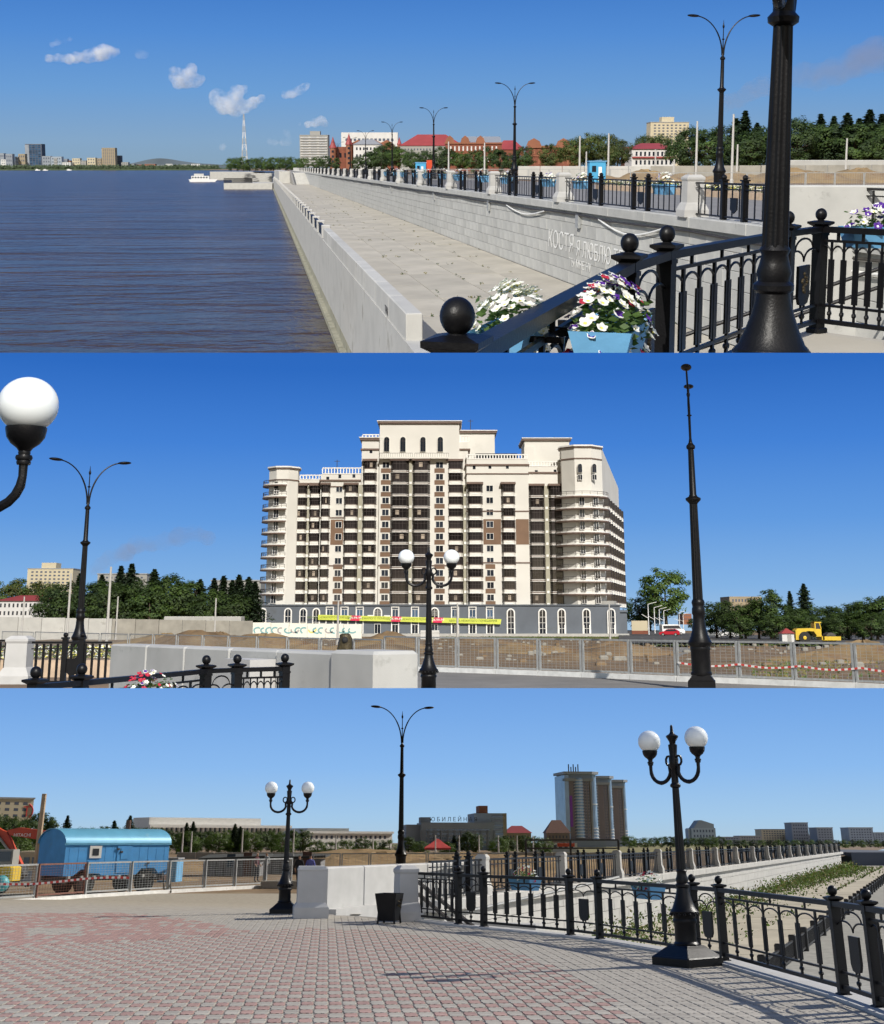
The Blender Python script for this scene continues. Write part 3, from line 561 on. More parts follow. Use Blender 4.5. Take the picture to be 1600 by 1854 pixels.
# ------------------------------------------------------------------ soft things
def heap(name, label, loc, rx, ry, h, m='sand', seed=1, group=None, rz=0):
    r = random.Random(seed); n, k = 22, 9; b = MB(); vv = [(0, 0, h * r.uniform(.92, 1))]
    for i in range(1, k + 1):
        for j in range(n):
            a = 2 * math.pi * j / n; u = i / k; e = 1 + .22 * math.sin(3 * a + seed) + .13 * math.sin(5 * a + 2 * seed); vv.append((rx * u * e * math.cos(a), ry * u * e * math.sin(a), h * max(0, (1 - u) ** .9) * r.uniform(.82, 1.15) - (.3 if i == k else 0)))
    ff = [(0, 1 + j, 1 + (j + 1) % n) for j in range(n)] + [(1 + (i - 1) * n + j, 1 + i * n + j, 1 + i * n + (j + 1) % n, 1 + (i - 1) * n + (j + 1) % n) for i in range(1, k) for j in range(n)]
    b.add(vv, ff); o = obj(name, b.mesh(name, m, True), None, TR(loc, rz)); return tag(o, label, 'heap', group)
def vol_mat(name, col, dens, scale, lo=.42, aniso=.2, hi=.2):
    m = bpy.data.materials.new(name); m.use_nodes = True; N = m.node_tree.nodes; L = m.node_tree.links; N.clear(); pv = N.new('ShaderNodeVolumePrincipled'); pv.inputs['Color'].default_value = (*col, 1); pv.inputs['Anisotropy'].default_value = aniso
    tc = N.new('ShaderNodeTexCoord'); n = N.new('ShaderNodeTexNoise'); n.inputs['Scale'].default_value = scale; n.inputs['Detail'].default_value = 5; n.inputs['Roughness'].default_value = .6; L.new(tc.outputs['Object'], n.inputs[0])
    mr = N.new('ShaderNodeMapRange'); mr.inputs[1].default_value = lo; mr.inputs[2].default_value = lo + hi; mr.inputs[4].default_value = dens; L.new(n.outputs[0], mr.inputs[0]); L.new(mr.outputs[0], pv.inputs['Density'])
    out = N.new('ShaderNodeOutputMaterial'); L.new(pv.outputs[0], out.inputs['Volume']); MAT[name] = m
def cloud(label, x, y, w, h, Y, m, seed, name='cloud', cat='cloud', group='small clouds', lobes=None):
    """lobes: (px, py, radius in px) list, else spread at random in the w x h pixel box"""
    r = random.Random(seed); c = cur.at(x, y, Y); k = Y / F; bm = bmesh.new()
    L = lobes or [(r.uniform(-.5, .5) * w * .8, r.uniform(-.25, .25) * h, r.uniform(.28, .5) * h) for _ in range(max(4, int(w / h * 5)))]
    for lx, ly, lr in L:
        bmesh.ops.create_icosphere(bm, subdivisions=2, radius=lr * k, matrix=Matrix.Translation((lx * k, r.uniform(-.5, .5) * h * k * .5, -ly * k)))
    me = bpy.data.meshes.new(name); bm.to_mesh(me); bm.free(); me.materials.append(MAT[m])
    o = obj(name, me, None, TR(c)); rm = o.modifiers.new('join', 'REMESH'); rm.mode = 'VOXEL'; rm.voxel_size = h * k / 9
    bpy.context.view_layer.update(); me2 = bpy.data.meshes.new_from_object(o.evaluated_get(bpy.context.evaluated_depsgraph_get())); o.modifiers.clear(); o.data = me2
    return tag(o, label, cat, group)
# ================================================================== STRIP 1: the embankment and the river
use(P1); g, at = P1.g, P1.at
_r = P1.ray(478, HOR[1]); QA = math.atan2(_r[0], _r[1]); q_ = Vector((math.sin(QA), math.cos(QA), 0)); p_ = Vector((math.cos(QA), -math.sin(QA), 0))
def Q(s, u, z=0): return q_ * s + p_ * u + Vector((0, 0, z))
QR = math.pi / 2 - QA                               # turns local x along the quay
QM = TR((0, 0, 0), QR)                              # quay frame: x = along, y = to the LEFT of the quay direction (so u = -y)
UW, ZL, ZW = 14.5, -3.75, -8.9
b = MB(); b.add([Vector((-34, 60, ZW)), Q(55, 4.3, ZW), Q(900, 4.3, ZW), Vector((-420, 4400, ZW)), Vector((-2000, 4400, ZW))], [(0, 1, 2, 3, 4)]); struct('river', b, 'water')
b = MB(); b.add([Q(18, UW + .1, -.02), Q(900, UW + .1, -.02), Vector((640, 1500, -.02)), Vector((15, 28, -.02))], [(3, 2, 1, 0)]); b.add([Q(900, UW, -1.2), Vector((-300, 1500, -1.2)), Vector((-420, 2600, -1.2)), Vector((1500, 2600, -1.2)), Vector((900, 1500, -1.2))], [(4, 3, 2, 1, 0)]); struct('building_site_ground', b, 'soil')
b = MB(); b.add([Q(20, UW + .1, 0), Q(880, UW + .1, 0), Q(880, 34, 0), Q(44, 34, 0)], [(3, 2, 1, 0)]); struct('upper_promenade', b, 'asphalt')
b = MB(); b.box(30, 640, -UW - .05, -4.9, ZL - .3, ZL - .03); prom = struct('lower_promenade', b, 'mortar', QM)
s = 33.0; wcol = (UW - 5.0) / 4; sm = MB(); sm.box(.02, 5.98, .02, wcol - .02, -.06, 0); sm = sm.mesh('slab', 'slab')
while s < 330:
    for k in range(4):
        part('slab', sm, None, prom, TR((s + rnd.uniform(-.02, .02), -UW + .02 + k * wcol, ZL + rnd.uniform(-.012, .012))))
    s += 6.0
b = MB(); b.box(330, 640, -UW, -5, ZL - .05, ZL); part('slab_field', b, 'slab', prom, kind='stuff')
# retaining wall: granite blocks in six courses under a coping
wall = thing('embankment_wall', 'long grey granite retaining wall behind the lower riverside promenade', 'wall', (0, 0, 0), QR)
b = MB(); b.box(20, 660, -UW - 1.2, -UW - .1, ZL - .5, -.3); part('core', b, 'mortar', wall)
nC, ch = 6, (0 - .25 - ZL) / 6
blk = MB(); blk.bbox(.012, 1.588, -.1, .06, .012, ch - .012, .012); blkm = blk.mesh('block', 'granite_block'); cnt = 0; rest = MB()
s = 22.0
while s < 330:
    for c in range(nC):
        x = s + (.8 if c % 2 else 0); z = ZL + ch * c
        if cnt < 300: part('block', blkm, None, wall, TR((x, -UW - .06 + rnd.uniform(0, .012), z))); cnt += 1
        else: e = rnd.uniform(0, .012); rest.box(x + .012, x + 1.588, -UW - .1, -UW + e, z + .012, z + ch - .012)
    s += 1.6
part('block_field', rest, 'granite_block', wall, kind='stuff')
b = MB(); b.box(330, 660, -UW - .15, -UW, ZL, -.25); part('far_facing', b, 'granite_block', wall)
s = 20.0
cp = MB(); cp.bbox(.01, 4.99, -.75, .18, 0, .36, .03); cp = cp.mesh('coping', 'granite')
while s < 650: part('coping', cp, None, wall, TR((s, -UW, -.25))); s += 5
# graffiti chalked on the wall
def wall_text(txt, px, py, size, sx=1.0):
    r = P1.ray(px, py); t = UW / (r[0] * p_.x + r[1] * p_.y); P = Vector((r[0] * t, r[1] * t, EYE + r[2] * t)); sl = P.dot(q_)
    me = text_mesh(txt, size, 'chalk', .004, .05, -.007)
    X = Matrix.Translation(Q(sl, UW - .026, P.z)) @ Matrix.Rotation(QR + math.pi, 4, 'Z') @ UP @ Matrix.Diagonal((sx, 1, 1, 1))
    o = obj('graffiti', me, None, X); return o
tag(wall_text('КОСТЯ', 1015, 452, 1.25, 1.25), 'white chalk graffiti name in tall letters on granite wall', 'graffiti')
tag(wall_text('Я ЛЮБЛЮ ТЕ', 1083, 474, 1.05, 1.1), 'white chalk graffiti phrase on granite wall running behind railing', 'graffiti')
tag(wall_text('ТЫ МНЕ НУ', 1050, 487, .55, 1.3), 'small faint chalk scribble below the larger wall graffiti', 'graffiti')
# cable and sagging pipe under the coping
t = thing('wall_cable', 'dark cable with sagging white pipe hung under the wall coping', 'cable', (0, 0, 0), QR)
b = MB(); b.tube([(20 + 5 * i, -UW + .12, -.42 + .05 * math.sin(i * 1.9)) for i in range(60)], .05, 6); part('cable', b, 'steel_dark', t)
for a0, a1, sag in ((43, 51.5, .42), (62, 72, .34), (24, 32, .3)):
    b = MB(); b.tube([(a0 + (a1 - a0) * i / 10, -UW + .14, -.45 - sag * math.sin(math.pi * i / 10)) for i in range(11)], .04, 7); part('pipe', b, 'white_paint', t)
for s in (55, 78, 104, 140):
    b = MB(); b.box(s, s + .5, -UW + .02, -UW + .16, -1.0, -.36); part('bracket', b, 'galvanised', t)
# river parapet
b = MB(); r = random.Random(77)
for _ in range(480):
    s_ = 34 + 200 * r.random() ** 1.6; u_ = r.choice((5.0, 7.375, 9.75, 12.125, 14.4)) + r.gauss(0, .06)
    if r.random() < .5: s_ = 33 + 6 * round((s_ - 33) / 6) + r.gauss(0, .06); u_ = r.uniform(5, 14.4)
    if math.sin(s_ * .6 + u_) < 0: continue
    for _ in range(4): _leafquad(b, Q(s_ + r.gauss(0, .12), u_ + r.gauss(0, .05), ZL + r.random() * .09), Vector((r.gauss(0, 1), -.5, .8)).normalized(), r.uniform(.03, .09), r, 0 if r.random() < .5 else 1)
tag(obj('joint_weeds', b.mesh('joint_weeds', ['leaf_dark', 'dry_grass'])), 'dark weeds sprouting along the promenade slab joints', 'weeds', kind='stuff')
par = thing('river_parapet', 'pale concrete parapet with posts and black grilles along the river edge', 'wall', (0, 0, 0), QR)
b = MB(); b.box(36, 640, -5.0, -4.4, ZW - 1.5, ZL - .02); part('quay_wall', b, 'white_concrete', par)
b = MB(); b.box(36, 640, -4.4, -4.05, ZW - 1.5, ZW + .35); part('footing', b, 'algae_concrete', par); b = MB(); b.box(36.1, 640, -4.42, -4.385, ZW + .35, ZW + 1.0); part('wet_band', b, 'algae_concrete', par)
for i in range(10):
    b = MB(); a0 = 38.8 + i * 5.6; b.bbox(a0 + .012, a0 + 5.588, -5.0, -4.45, ZL - .02, ZL + .86, .03); part('panel', b, 'white_concrete', par)
b = MB(); b.box(94.8, 640, -4.95, -4.45, ZL - .02, ZL + .08); part('low_wall', b, 'white_concrete', par)
s = 95.2; pm = MB(); pm.bbox(0, .8, -5.05, -4.35, 0, 1.0, .05); pm = pm.mesh('post', 'granite_light'); gm = MB()
for k in range(9): gm.box(.85 + k * .9, .85 + k * .9 + .8, -4.72, -4.5, .02, .74)
gm.box(.8, 9.0, -4.74, -4.46, .76, .84); gm = gm.mesh('grille', 'black_iron_worn')
while s < 600:
    part('post', pm, None, par, TR((s, 0, ZL + .08))); part('grille', gm, None, par, TR((s, 0, ZL + .08))); s += 9.0
# small stencilled letters on the last parapet panel
r = P1.ray(690, 596); me = text_mesh('ТРИК', .42, 'steel_dark', .003); T = Matrix.Translation(Q(45.0, 4.42, ZL + .1)) @ Matrix.Rotation(QR + math.pi, 4, 'Z') @ UP
part('stencil', me, None, par, par.matrix_basis.inverted() @ P1.M @ T)
# pillars and railing sections along the upper promenade
S0, DS = 40.6, 18.5
for i in range(-1, 32):
    s = S0 + DS * i
    if s < 30: continue
    far = ' beside the flower bed' if i == 0 else ''
    pillar('pale granite pillar on the embankment wall coping' + (' next to the flower bed' if i == 0 else ''), Q(s, UW + .15, .1), QR, 1.45, 'granite pillars on the embankment wall', 1.0)
    if i < 26:
        far_section('black iron railing section between granite pillars on embankment wall', Q(s, UW + .15, .12), Q(s + DS, UW + .15, .12), 1.2, 'railing sections on the embankment wall', 30 if i < 4 else 20)
far_section('black iron railing section butting against the granite stair parapet', Q(S0 - 14.5, UW + .15, .12), Q(S0, UW + .15, .12), 1.2, None, 24, ((.68, .8),))
for i, s in enumerate((44.5, 56.8, 63.5, 75.0, 83, 94, 102, 113, 121, 132, 140, 151)):
    flower_box('blue planter of white petunias hooked on the embankment railing', Q(s, UW + .42, .78), QR + math.pi, {'white': 5, 'edged': 1}, 26 if i < 4 else 14, 1.9 if i < 4 else 2.2, group='flower boxes on the embankment railing', seed=i + 3, leaves=90)
# flower bed behind the railing
t = thing('flower_bed', 'long low bed of white and yellow flowers on the upper promenade', 'flower bed', Q(38, 27, 0), QR)
b = MB(); b.box(0, 60, -2.2, 0, 0, .35); part('kerb', b, 'wood_pale', t); r = random.Random(5); b = MB()
for _ in range(5200):
    x, y = r.uniform(.2, 59.8), r.uniform(-2.1, -.1); z = .4 + .3 * r.random(); s_ = r.uniform(.06, .13); m = 0 if r.random() < .45 else 1 if r.random() < .7 else 2
    _leafquad(b, Vector((x, y, z + (.12 if m else 0))), Vector((r.gauss(0, .5), r.gauss(0, .5), 1)).normalized(), s_, r, m)
part('flowers', b, ['leaf', 'petal_white', 'petal_yellow'], t, kind='stuff')
# street lamps on the upper promenade
for i, (x, Y) in enumerate(((1302, 76), (931, 136), (785, 192), (710, 252), (662, 312), (634, 380), (612, 450))):
    street_lamp(('black twin arm street lamp beside the long flower bed' if i == 0 else 'black twin arm street lamp standing in the upper promenade row'), (P1.X(x, Y), Y, 0), QR + R(82), 'street lamps along the upper promenade', 1.0)
# terrace with its iron railing
PH = 1.36; tp = [g(x, y, PH) for x, y in ((828, 537), (1140, 422), (1208, 408), (1428, 382), (1487, 377), (1700, 384), (1755, 388))]; tp = [Vector((p.x, p.y, 0)) for p in tp]
b = MB(); poly = [(p.x + (.25 if i < 3 else -.02), p.y + .22) for i, p in enumerate(tp)] + [(9, 9), (4, 2), (.2, 3)]; poly[0] = (tp[0].x - .1, tp[0].y - .2); b.prism(poly[::-1], -.5, -.006); struct('terrace_floor', b, 'slab')
rl = railing('black iron terrace railing with ball finials above the riverside promenade', [(tp[0], 'l'), (tp[1], 'n'), (tp[2], 'l'), (tp[3], 'n'), (tp[4], 'l'), (tp[5], 'n'), (tp[6], 'n')], PH / 1.237, nb=8)
b = MB(); b.sphere((0, 0, 0), .05, 8)
flower_box('blue planter of white petunias hanging outside the terrace railing', (.33, 5.75, .86), R(73 + 180), {'white': 1}, 130, .95, .64, seed=21, spill=.14, blos=.72, leaves=320)
flower_box('blue planter of white and purple petunias inside the terrace railing', (.84, 5.95, .84), R(73), {'white': 9, 'edged': 4, 'purple': 2, 'red': 1}, 150, 1.0, .66, seed=24, spill=.28, blos=.72, leaves=420)
p = at(1592, 440, 13.2); flower_box('blue planter of purple and white petunias on the far stretch of terrace railing', (p.x, p.y, p.z - .05), R(10), {'white': 3, 'edged': 3, 'purple': 2}, 44, 1.15, seed=31)
globe_lamp('thick black lamp post of globe lamp rising beside terrace railing', (1.89, 6.9, 0), R(70), None, .99)
# granite stair parapet beyond the railing and the stair hand rail
t = thing('stair_parapet', 'thick grey granite parapet wall at the head of the embankment stairs', 'wall', (0, 0, 0))
x0 = P1.X(1404, 30); 
for k in range(6): b = MB(); b.bbox(x0 + k * 3.1 + .01, x0 + k * 3.1 + 3.09, 30, 30.9, ZL, 1.36, .04); part('granite_panel', b, 'granite', t)
t = thing('stair_handrail', 'dark sloping pipe handrail on the embankment stair behind the railing', 'handrail', (0, 0, 0))
for dz in (0, -.42):
    a, c = at(1230, 610, 27), at(1640, 470, 27); b = MB(); b.tube([(a.x, 27, a.z + dz), (c.x, 27, c.z + dz)], .045, 8); part('pipe', b, 'black_iron_worn', t)
# far end of the quay: stairs, landing stage
t = thing('quay_stair', 'pale concrete stair block at the far end of promenade', 'stairs', (0, 0, 0), QR)
b = MB()
for i in range(12): b.box(400 + i * 4, 470, -UW, -9.5, ZL - .02, ZL + .3 * (i + 1))
part('steps', b, 'white_concrete', t); b = MB(); b.prism([(385, ZL), (450, ZL), (450, .6), (440, .6)], -9.5, -9.0, 'y'); part('side_wall', b, 'concrete', t); b = MB(); b.box(440, 640, -9.0, -5.2, ZL, .4); part('landing', b, 'white_concrete', t)
t = thing('landing_stage', 'low pale landing platform jutting into the river', 'jetty', (0, 0, 0))
a, c = at(405, 333, 600), at(489, 333, 600); b = MB(); b.box(a.x, c.x + 1, 600, 640, ZW - 1, -5.9); part('platform', b, 'white_concrete', t)
b = MB(); b.box(a.x, a.x + 14, 600.2, 600.6, -3.7, -3.5)
for k in range(30): b.box(a.x + k * .47, a.x + k * .47 + .28, 600.25, 600.5, -5.9, -3.6)
part('railing', b, 'black_iron', t); b = MB(); b.bar((a.x + 14, 600.4, -3.9), (c.x, 601, -1.4), .3, .3); b.bar((a.x + 14, 600.4, -4.9), (c.x, 601, -2.4), .3, .3); part('handrail', b, 'post_grey', t)
for i, (x0, x1, y0, y1, Y) in enumerate(((420, 492, 314, 322, 760), (380, 470, 311, 317, 1050))):
    a, c = at(x0, y1, Y), at(x1, y0, Y); b = MB(); b.box(a.x, c.x, Y, Y + 30, ZW - 1, c.z); tag(obj('far_quay_wall', b.mesh('far_quay_wall', 'white_concrete')), ('long pale quay wall beyond the landing platform', 'distant low pale quay wall behind the ferry')[i], 'wall')
# ferry
p = at(366, 313, 900); t = thing('ferry', 'small white river ferry moored off the far quay', 'boat', (p.x, 900, ZW), R(12))
b = MB(); b.prism([(-9, 0), (9, 0), (11, 2), (-10, 2)], -2, 2, 'y'); part('hull', b, 'car_white', t); b = MB(); b.box(-8, 5, -1.8, 1.8, 2, 4.4); part('cabin', b, 'car_white', t); b = MB(); b.box(-6, 1, -1.6, 1.6, 4.4, 6); part('bridge', b, 'plaster_white', t)
for k in range(6): pane(t, -7.5 + k * 2, -6.3 + k * 2, 2.7, 3.8, -1.8)
for i, (x, Y) in enumerate(((82, 3900), (68, 4000), (125, 4050))):
    p = at(x, 306, Y); t = thing('motor_boat', 'tiny white boat near the far river shore', 'boat', (p.x, Y, ZW), 0, 'boats near the far shore'); b = MB(); b.prism([(-7, 0), (7, 0), (10, 2.5), (-8, 2.5)], -2, 2, 'y'); part('hull', b, 'car_white', t); b = MB(); b.box(-5, 2, -1.6, 1.6, 2.5, 5); part('cabin', b, 'plaster_white', t)
# far shore
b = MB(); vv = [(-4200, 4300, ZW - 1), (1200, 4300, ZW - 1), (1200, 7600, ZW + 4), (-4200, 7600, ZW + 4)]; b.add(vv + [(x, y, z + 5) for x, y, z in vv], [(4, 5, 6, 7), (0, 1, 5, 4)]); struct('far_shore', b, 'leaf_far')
b = MB(); n = 60; vv = []
for i in range(n + 1):
    x = 100 + 420 * i / n; yy = 303 - 14 * math.exp(-((x - 300) / 85) ** 2) - 2.5 * math.sin(x * .05) * math.exp(-((x - 300) / 120) ** 2); p = at(x, yy, 8200); vv += [(p.x, 8200, -30), (p.x, 8200, p.z), (p.x, 8900, p.z * .6)]
ff = []
for i in range(n): ff += [(3 * i, 3 * i + 3, 3 * i + 4, 3 * i + 1), (3 * i + 1, 3 * i + 4, 3 * i + 5, 3 * i + 2)]
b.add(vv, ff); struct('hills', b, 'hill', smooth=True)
bl = lambda *a, **k: block(*a, **k)
t, W, Hh = bl('glass_tower', 'dark blue glass tower block on the far river shore', 47, 77, 261, 303, 4500, 40, 'far_dark', 12, 5, .8, .7, 'glass_blue', 'flat')
b = MB(); b.box(-W / 2 - .6, -W / 2 + 14, -1, 20, -2, Hh - 3); part('side_slab', b, 'far_grey', t)
bl('tower_block', 'tall tan tower block on the far river shore', 185, 209, 268, 302, 4400, 30, 'plaster_tan', 12, 6, .5, .5, 'far_dark', 'flat')
bl('tower_block', 'dark narrow block leaning against the tall tan tower across river', 209, 219, 282, 302, 4450, 25, 'far_dark', 5, 3, .5, .5, 'glass_dark', 'flat')
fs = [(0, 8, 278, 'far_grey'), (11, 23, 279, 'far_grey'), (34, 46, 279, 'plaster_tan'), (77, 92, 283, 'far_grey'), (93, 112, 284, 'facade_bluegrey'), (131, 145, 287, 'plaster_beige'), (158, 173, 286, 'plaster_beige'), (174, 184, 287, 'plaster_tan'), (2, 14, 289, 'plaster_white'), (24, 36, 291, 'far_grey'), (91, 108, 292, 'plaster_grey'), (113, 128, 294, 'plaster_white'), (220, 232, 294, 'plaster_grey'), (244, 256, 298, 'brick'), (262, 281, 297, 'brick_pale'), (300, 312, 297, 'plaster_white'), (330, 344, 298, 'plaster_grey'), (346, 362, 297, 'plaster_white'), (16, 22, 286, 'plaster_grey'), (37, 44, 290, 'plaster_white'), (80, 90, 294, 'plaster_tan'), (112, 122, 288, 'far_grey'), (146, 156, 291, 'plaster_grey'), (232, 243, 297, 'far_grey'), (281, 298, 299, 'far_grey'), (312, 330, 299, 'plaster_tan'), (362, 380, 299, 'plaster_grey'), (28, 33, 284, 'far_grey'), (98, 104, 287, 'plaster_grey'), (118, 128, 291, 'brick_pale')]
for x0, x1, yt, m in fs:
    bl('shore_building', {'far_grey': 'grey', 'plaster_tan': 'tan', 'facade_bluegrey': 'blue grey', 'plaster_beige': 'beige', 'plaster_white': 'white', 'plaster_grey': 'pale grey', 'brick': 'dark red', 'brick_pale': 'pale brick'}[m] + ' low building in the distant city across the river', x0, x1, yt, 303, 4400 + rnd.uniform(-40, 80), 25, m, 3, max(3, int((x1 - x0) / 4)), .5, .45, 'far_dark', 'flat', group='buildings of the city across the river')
r = random.Random(3); b = MB()
for i in range(900):
    x = r.uniform(-5, 395); p = at(x, 303, 4340); hgt = r.uniform(6, 15); 
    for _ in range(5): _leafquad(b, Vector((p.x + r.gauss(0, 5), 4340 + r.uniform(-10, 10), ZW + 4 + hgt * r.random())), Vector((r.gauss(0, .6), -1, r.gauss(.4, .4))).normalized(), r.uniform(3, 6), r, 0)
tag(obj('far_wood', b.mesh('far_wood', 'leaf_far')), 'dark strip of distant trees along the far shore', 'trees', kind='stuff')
# television mast, tower block, castle house
p = at(443, 300, 1900); t = thing('television_mast', 'slender red and white lattice television mast behind trees', 'mast', (p.x, 1900, 0)); zt = at(443, 207, 1900).z
for i in range(9):
    z0, z1 = zt * i / 9, zt * (i + 1) / 9; w0, w1 = 4.2 * (1 - i / 9.5) ** 1.2 + .5, 4.2 * (1 - (i + 1) / 9.5) ** 1.2 + .5; b = MB()
    c0 = [(-w0, -w0), (w0, -w0), (w0, w0), (-w0, w0)]; c1 = [(-w1, -w1), (w1, -w1), (w1, w1), (-w1, w1)]
    for k in range(4):
        b.bar((*c0[k], z0), (*c1[k], z1), .5, .5); b.bar((*c0[k], z0), (*c1[(k + 1) % 4], z1), .3, .3); b.bar((*c1[k], z1), (*c1[(k + 1) % 4], z1), .35, .35)
    part('section', b, 'white_paint' if i % 2 else 'post_grey', t)
t, W, Hh = bl('tower_block', 'grey slab apartment tower with rows of dark balconies near mast', 543, 594, 245, 300, 1500, 22, 'plaster_grey', 11, 3, .72, .36, 'far_dark', 'flat')
b = MB(); b.box(-W * .14, W * .22, 2, 14, Hh, Hh + 5); part('lift_house', b, 'plaster_grey', t)
for i in range(11): b = MB(); b.box(-W / 2 + 1, W / 2 - 1, -1.0, -.02, Hh * (.05 + .085 * i), Hh * (.05 + .085 * i) + 1.0); part('balcony_band', b, 'plaster_white', t)
t = thing('castle_house', 'orange brick house with pointed red turret roofs', 'building', (0, 0, 0))
for x, yt, w in ((603, 268, 9), (632, 262, 9), (723, 262, 6)):
    p = at(x, 300, 800); zt = at(x, yt, 800).z; rr = w * 800 / F * .62; b = MB(); b.lathe([(rr, 0), (rr, zt)], 12, 0, TR((p.x, 800, 0))); part('turret', b, 'brick_pale', t); b = MB(); b.lathe([(rr * 1.25, zt), (rr * .7, zt + rr * 1.4), (.05, zt + rr * 3.6)], 12, 0, TR((p.x, 800, 0))); part('turret_roof', b, 'roof_red', t)
    for k in range(4): pane(t, p.x - .7, p.x + .7, zt - 3 - k * 3.2, zt - 1.6 - k * 3.2, 800 - rr - .1)
a, c = at(597, 266, 803), at(722, 268, 803); b = MB(); b.box(a.x, c.x, 803, 830, 0, a.z); part('wall', b, 'brick', t)
for x in (648, 679, 700): p = at(x, 262, 802.5); b = MB(); b.prism([(p.x - 6, a.z - 2), (p.x + 6, a.z - 2), (p.x + 4, a.z + 2.5), (p.x, a.z + 4.5), (p.x - 4, a.z + 2.5)], 802.2, 803.2, 'y'); part('gable', b, 'brick_pale', t)
for k in range(14): xx = a.x + 3 + k * 3.2; pane(t, xx, xx + 1.4, a.z - 7, a.z - 4, 803)
t, W, Hh = bl('office_slab', 'long white slab building rising behind the turreted brick house', 618, 720, 240, 290, 1400, 20, 'plaster_white', 2, 12, .6, .2, 'far_dark', None)
bl('white_house', 'white plastered house with grey pitched roof between trees', 640, 690, 262, 302, 560, 14, 'plaster_white', 3, 7, .45, .4, 'glass_dark', 'roof_grey', rise=2.5)
t, W, Hh = bl('hospital_building', 'long grey building under a wide crimson hipped roof', 724, 838, 264, 300, 640, 18, 'plaster_grey', 3, 18, .4, .3, 'far_dark', 'roof_red', rise=6)
t, W, Hh = bl('brick_mansion', 'ornate red brick mansion with gables and arched white windows', 806, 908, 258, 300, 430, 16, 'brick', 2, 12, .34, .42, 'plaster_white', None)
for xx in (-W * .42, -W * .15, W * .12): b = MB(); b.prism([(xx - 1.6, Hh), (xx + 1.6, Hh), (xx + 1.2, Hh + 1.4), (xx, Hh + 2.4), (xx - 1.2, Hh + 1.4)], -.3, .5, 'y'); part('gable', b, 'brick_pale', t)
b = MB(); b.box(-W / 2 - .3, W / 2 + .3, -.35, .2, Hh - .5, Hh - .01); b.box(-W / 2 - .15, W / 2 + .15, -.2, .1, Hh * .5, Hh * .5 + .35); part('cornice', b, 'brick_pale', t); b = MB(); b.add([(-W * .1, 0, Hh + .02), (W / 2, 0, Hh + .02), (W / 2, 15, Hh + 2.4), (-W * .1, 15, Hh + 2.4)], [(0, 1, 2, 3)]); part('roof', b, 'galvanised', t)
bl('red_roofed_house', 'low house under bright red roof behind the brick mansion', 898, 948, 271, 300, 520, 14, 'brick', 1, 6, .4, .3, 'far_dark', 'roof_red', rise=4)
t, W, Hh = bl('brick_building', 'two storey red brick building with corner pediment half hidden by trees', 957, 1046, 264, 303, 330, 14, 'brick', 2, 9, .38, .5, 'brick_pale', None)
for xx in (-W * .4, W * .2): b = MB(); b.prism([(xx - 2, Hh), (xx + 2, Hh), (xx + 1.5, Hh + 1.2), (xx, Hh + 2), (xx - 1.5, Hh + 1.2)], -.3, .5, 'y'); part('pediment', b, 'brick_pale', t)
b = MB(); b.box(-W / 2 - .3, W / 2 + .3, -.4, .2, Hh - .6, Hh - .01); b.box(-W / 2 - .15, W / 2 + .15, -.2, .1, Hh * .5, Hh * .5 + .35); part('cornice', b, 'brick_pale', t)
bl('brick_building', 'narrow red brick wing beside the white house with red roof', 1133, 1152, 266, 303, 345, 10, 'brick', 2, 3, .35, .4, 'glass_dark', None)
t, W, Hh = bl('white_house', 'white two storey house with red roof and arched ground windows', 1143, 1222, 270, 303, 320, 12, 'plaster_white', 2, 9, .45, .5, 'glass_dark', 'roof_red', rise=1.6)
b = MB(); b.box(-W / 2 + .1, W / 2 - .1, -.5, .1, Hh * .5, Hh * .5 + .4); part('red_band', b, 'roof_red', t)
t, W, Hh = bl('high_rise', 'cream stepped high rise above the trees', 1176, 1245, 222, 300, 1000, 20, 'plaster_beige', 14, 8, .5, .45, 'far_dark', 'flat')
b = MB(); b.box(-W * .2, W * .12, 2, 14, Hh, Hh + 4.5); part('penthouse', b, 'plaster_beige', t)
# trees
def row(lst, z=0):
    for x, yt, kind, Y, label, wide in lst:
        p = cur.at(x, HOR[cur.k], Y); zt = cur.at(x, yt, Y).z; tree(kind, (p.x, Y, z), zt - z, label, 'trees ' + ('behind the embankment', 'around the building site', 'across the square')[cur.k - 1], wide)
L1 = 'dark green leafy tree in the belt beyond the promenade'; L2 = 'olive green tree in front of the brick buildings'; L3 = 'tall dark spruce in the tree belt behind building site'; L4 = 'low round tree in the grove by the quay end'
row([(x, 286 - rnd.uniform(0, 5), 'bush', 700 + rnd.uniform(-60, 60), L4, 1.1) for x in range(418, 560, 11)])
row([(x, y, k, Y, L1, w) for x, y, k, Y, w in ((572, 282, 'broad', 520, 1), (590, 280, 'broad', 470, 1.1), (610, 284, 'oval', 430, 1), (648, 280, 'broad', 400, 1.2), (672, 270, 'broad', 390, 1.1), (690, 262, 'broad', 380, 1.2), (700, 254, 'broad', 420, 1.2), (722, 266, 'light', 360, 1.3), (745, 270, 'broad', 340, 1.2), (768, 272, 'oval', 330, 1.2), (795, 262, 'broad', 320, 1.1), (812, 268, 'oval', 300, 1.2), (832, 274, 'light', 290, 1.2))])
row([(x, y, k, Y, L1, w) for x, y, k, Y, w in ((858, 270, 'broad', 290, 1.1), (880, 262, 'broad', 290, 1.2), (905, 268, 'oval', 280, 1.2), (925, 276, 'broad', 300, 1.3), (948, 262, 'broad', 300, 1), (1232, 240, 'broad', 300, 1.2), (1252, 222, 'broad', 290, 1.0), (1282, 228, 'oval', 280, 1.3), (1310, 222, 'broad', 300, 1.0))])
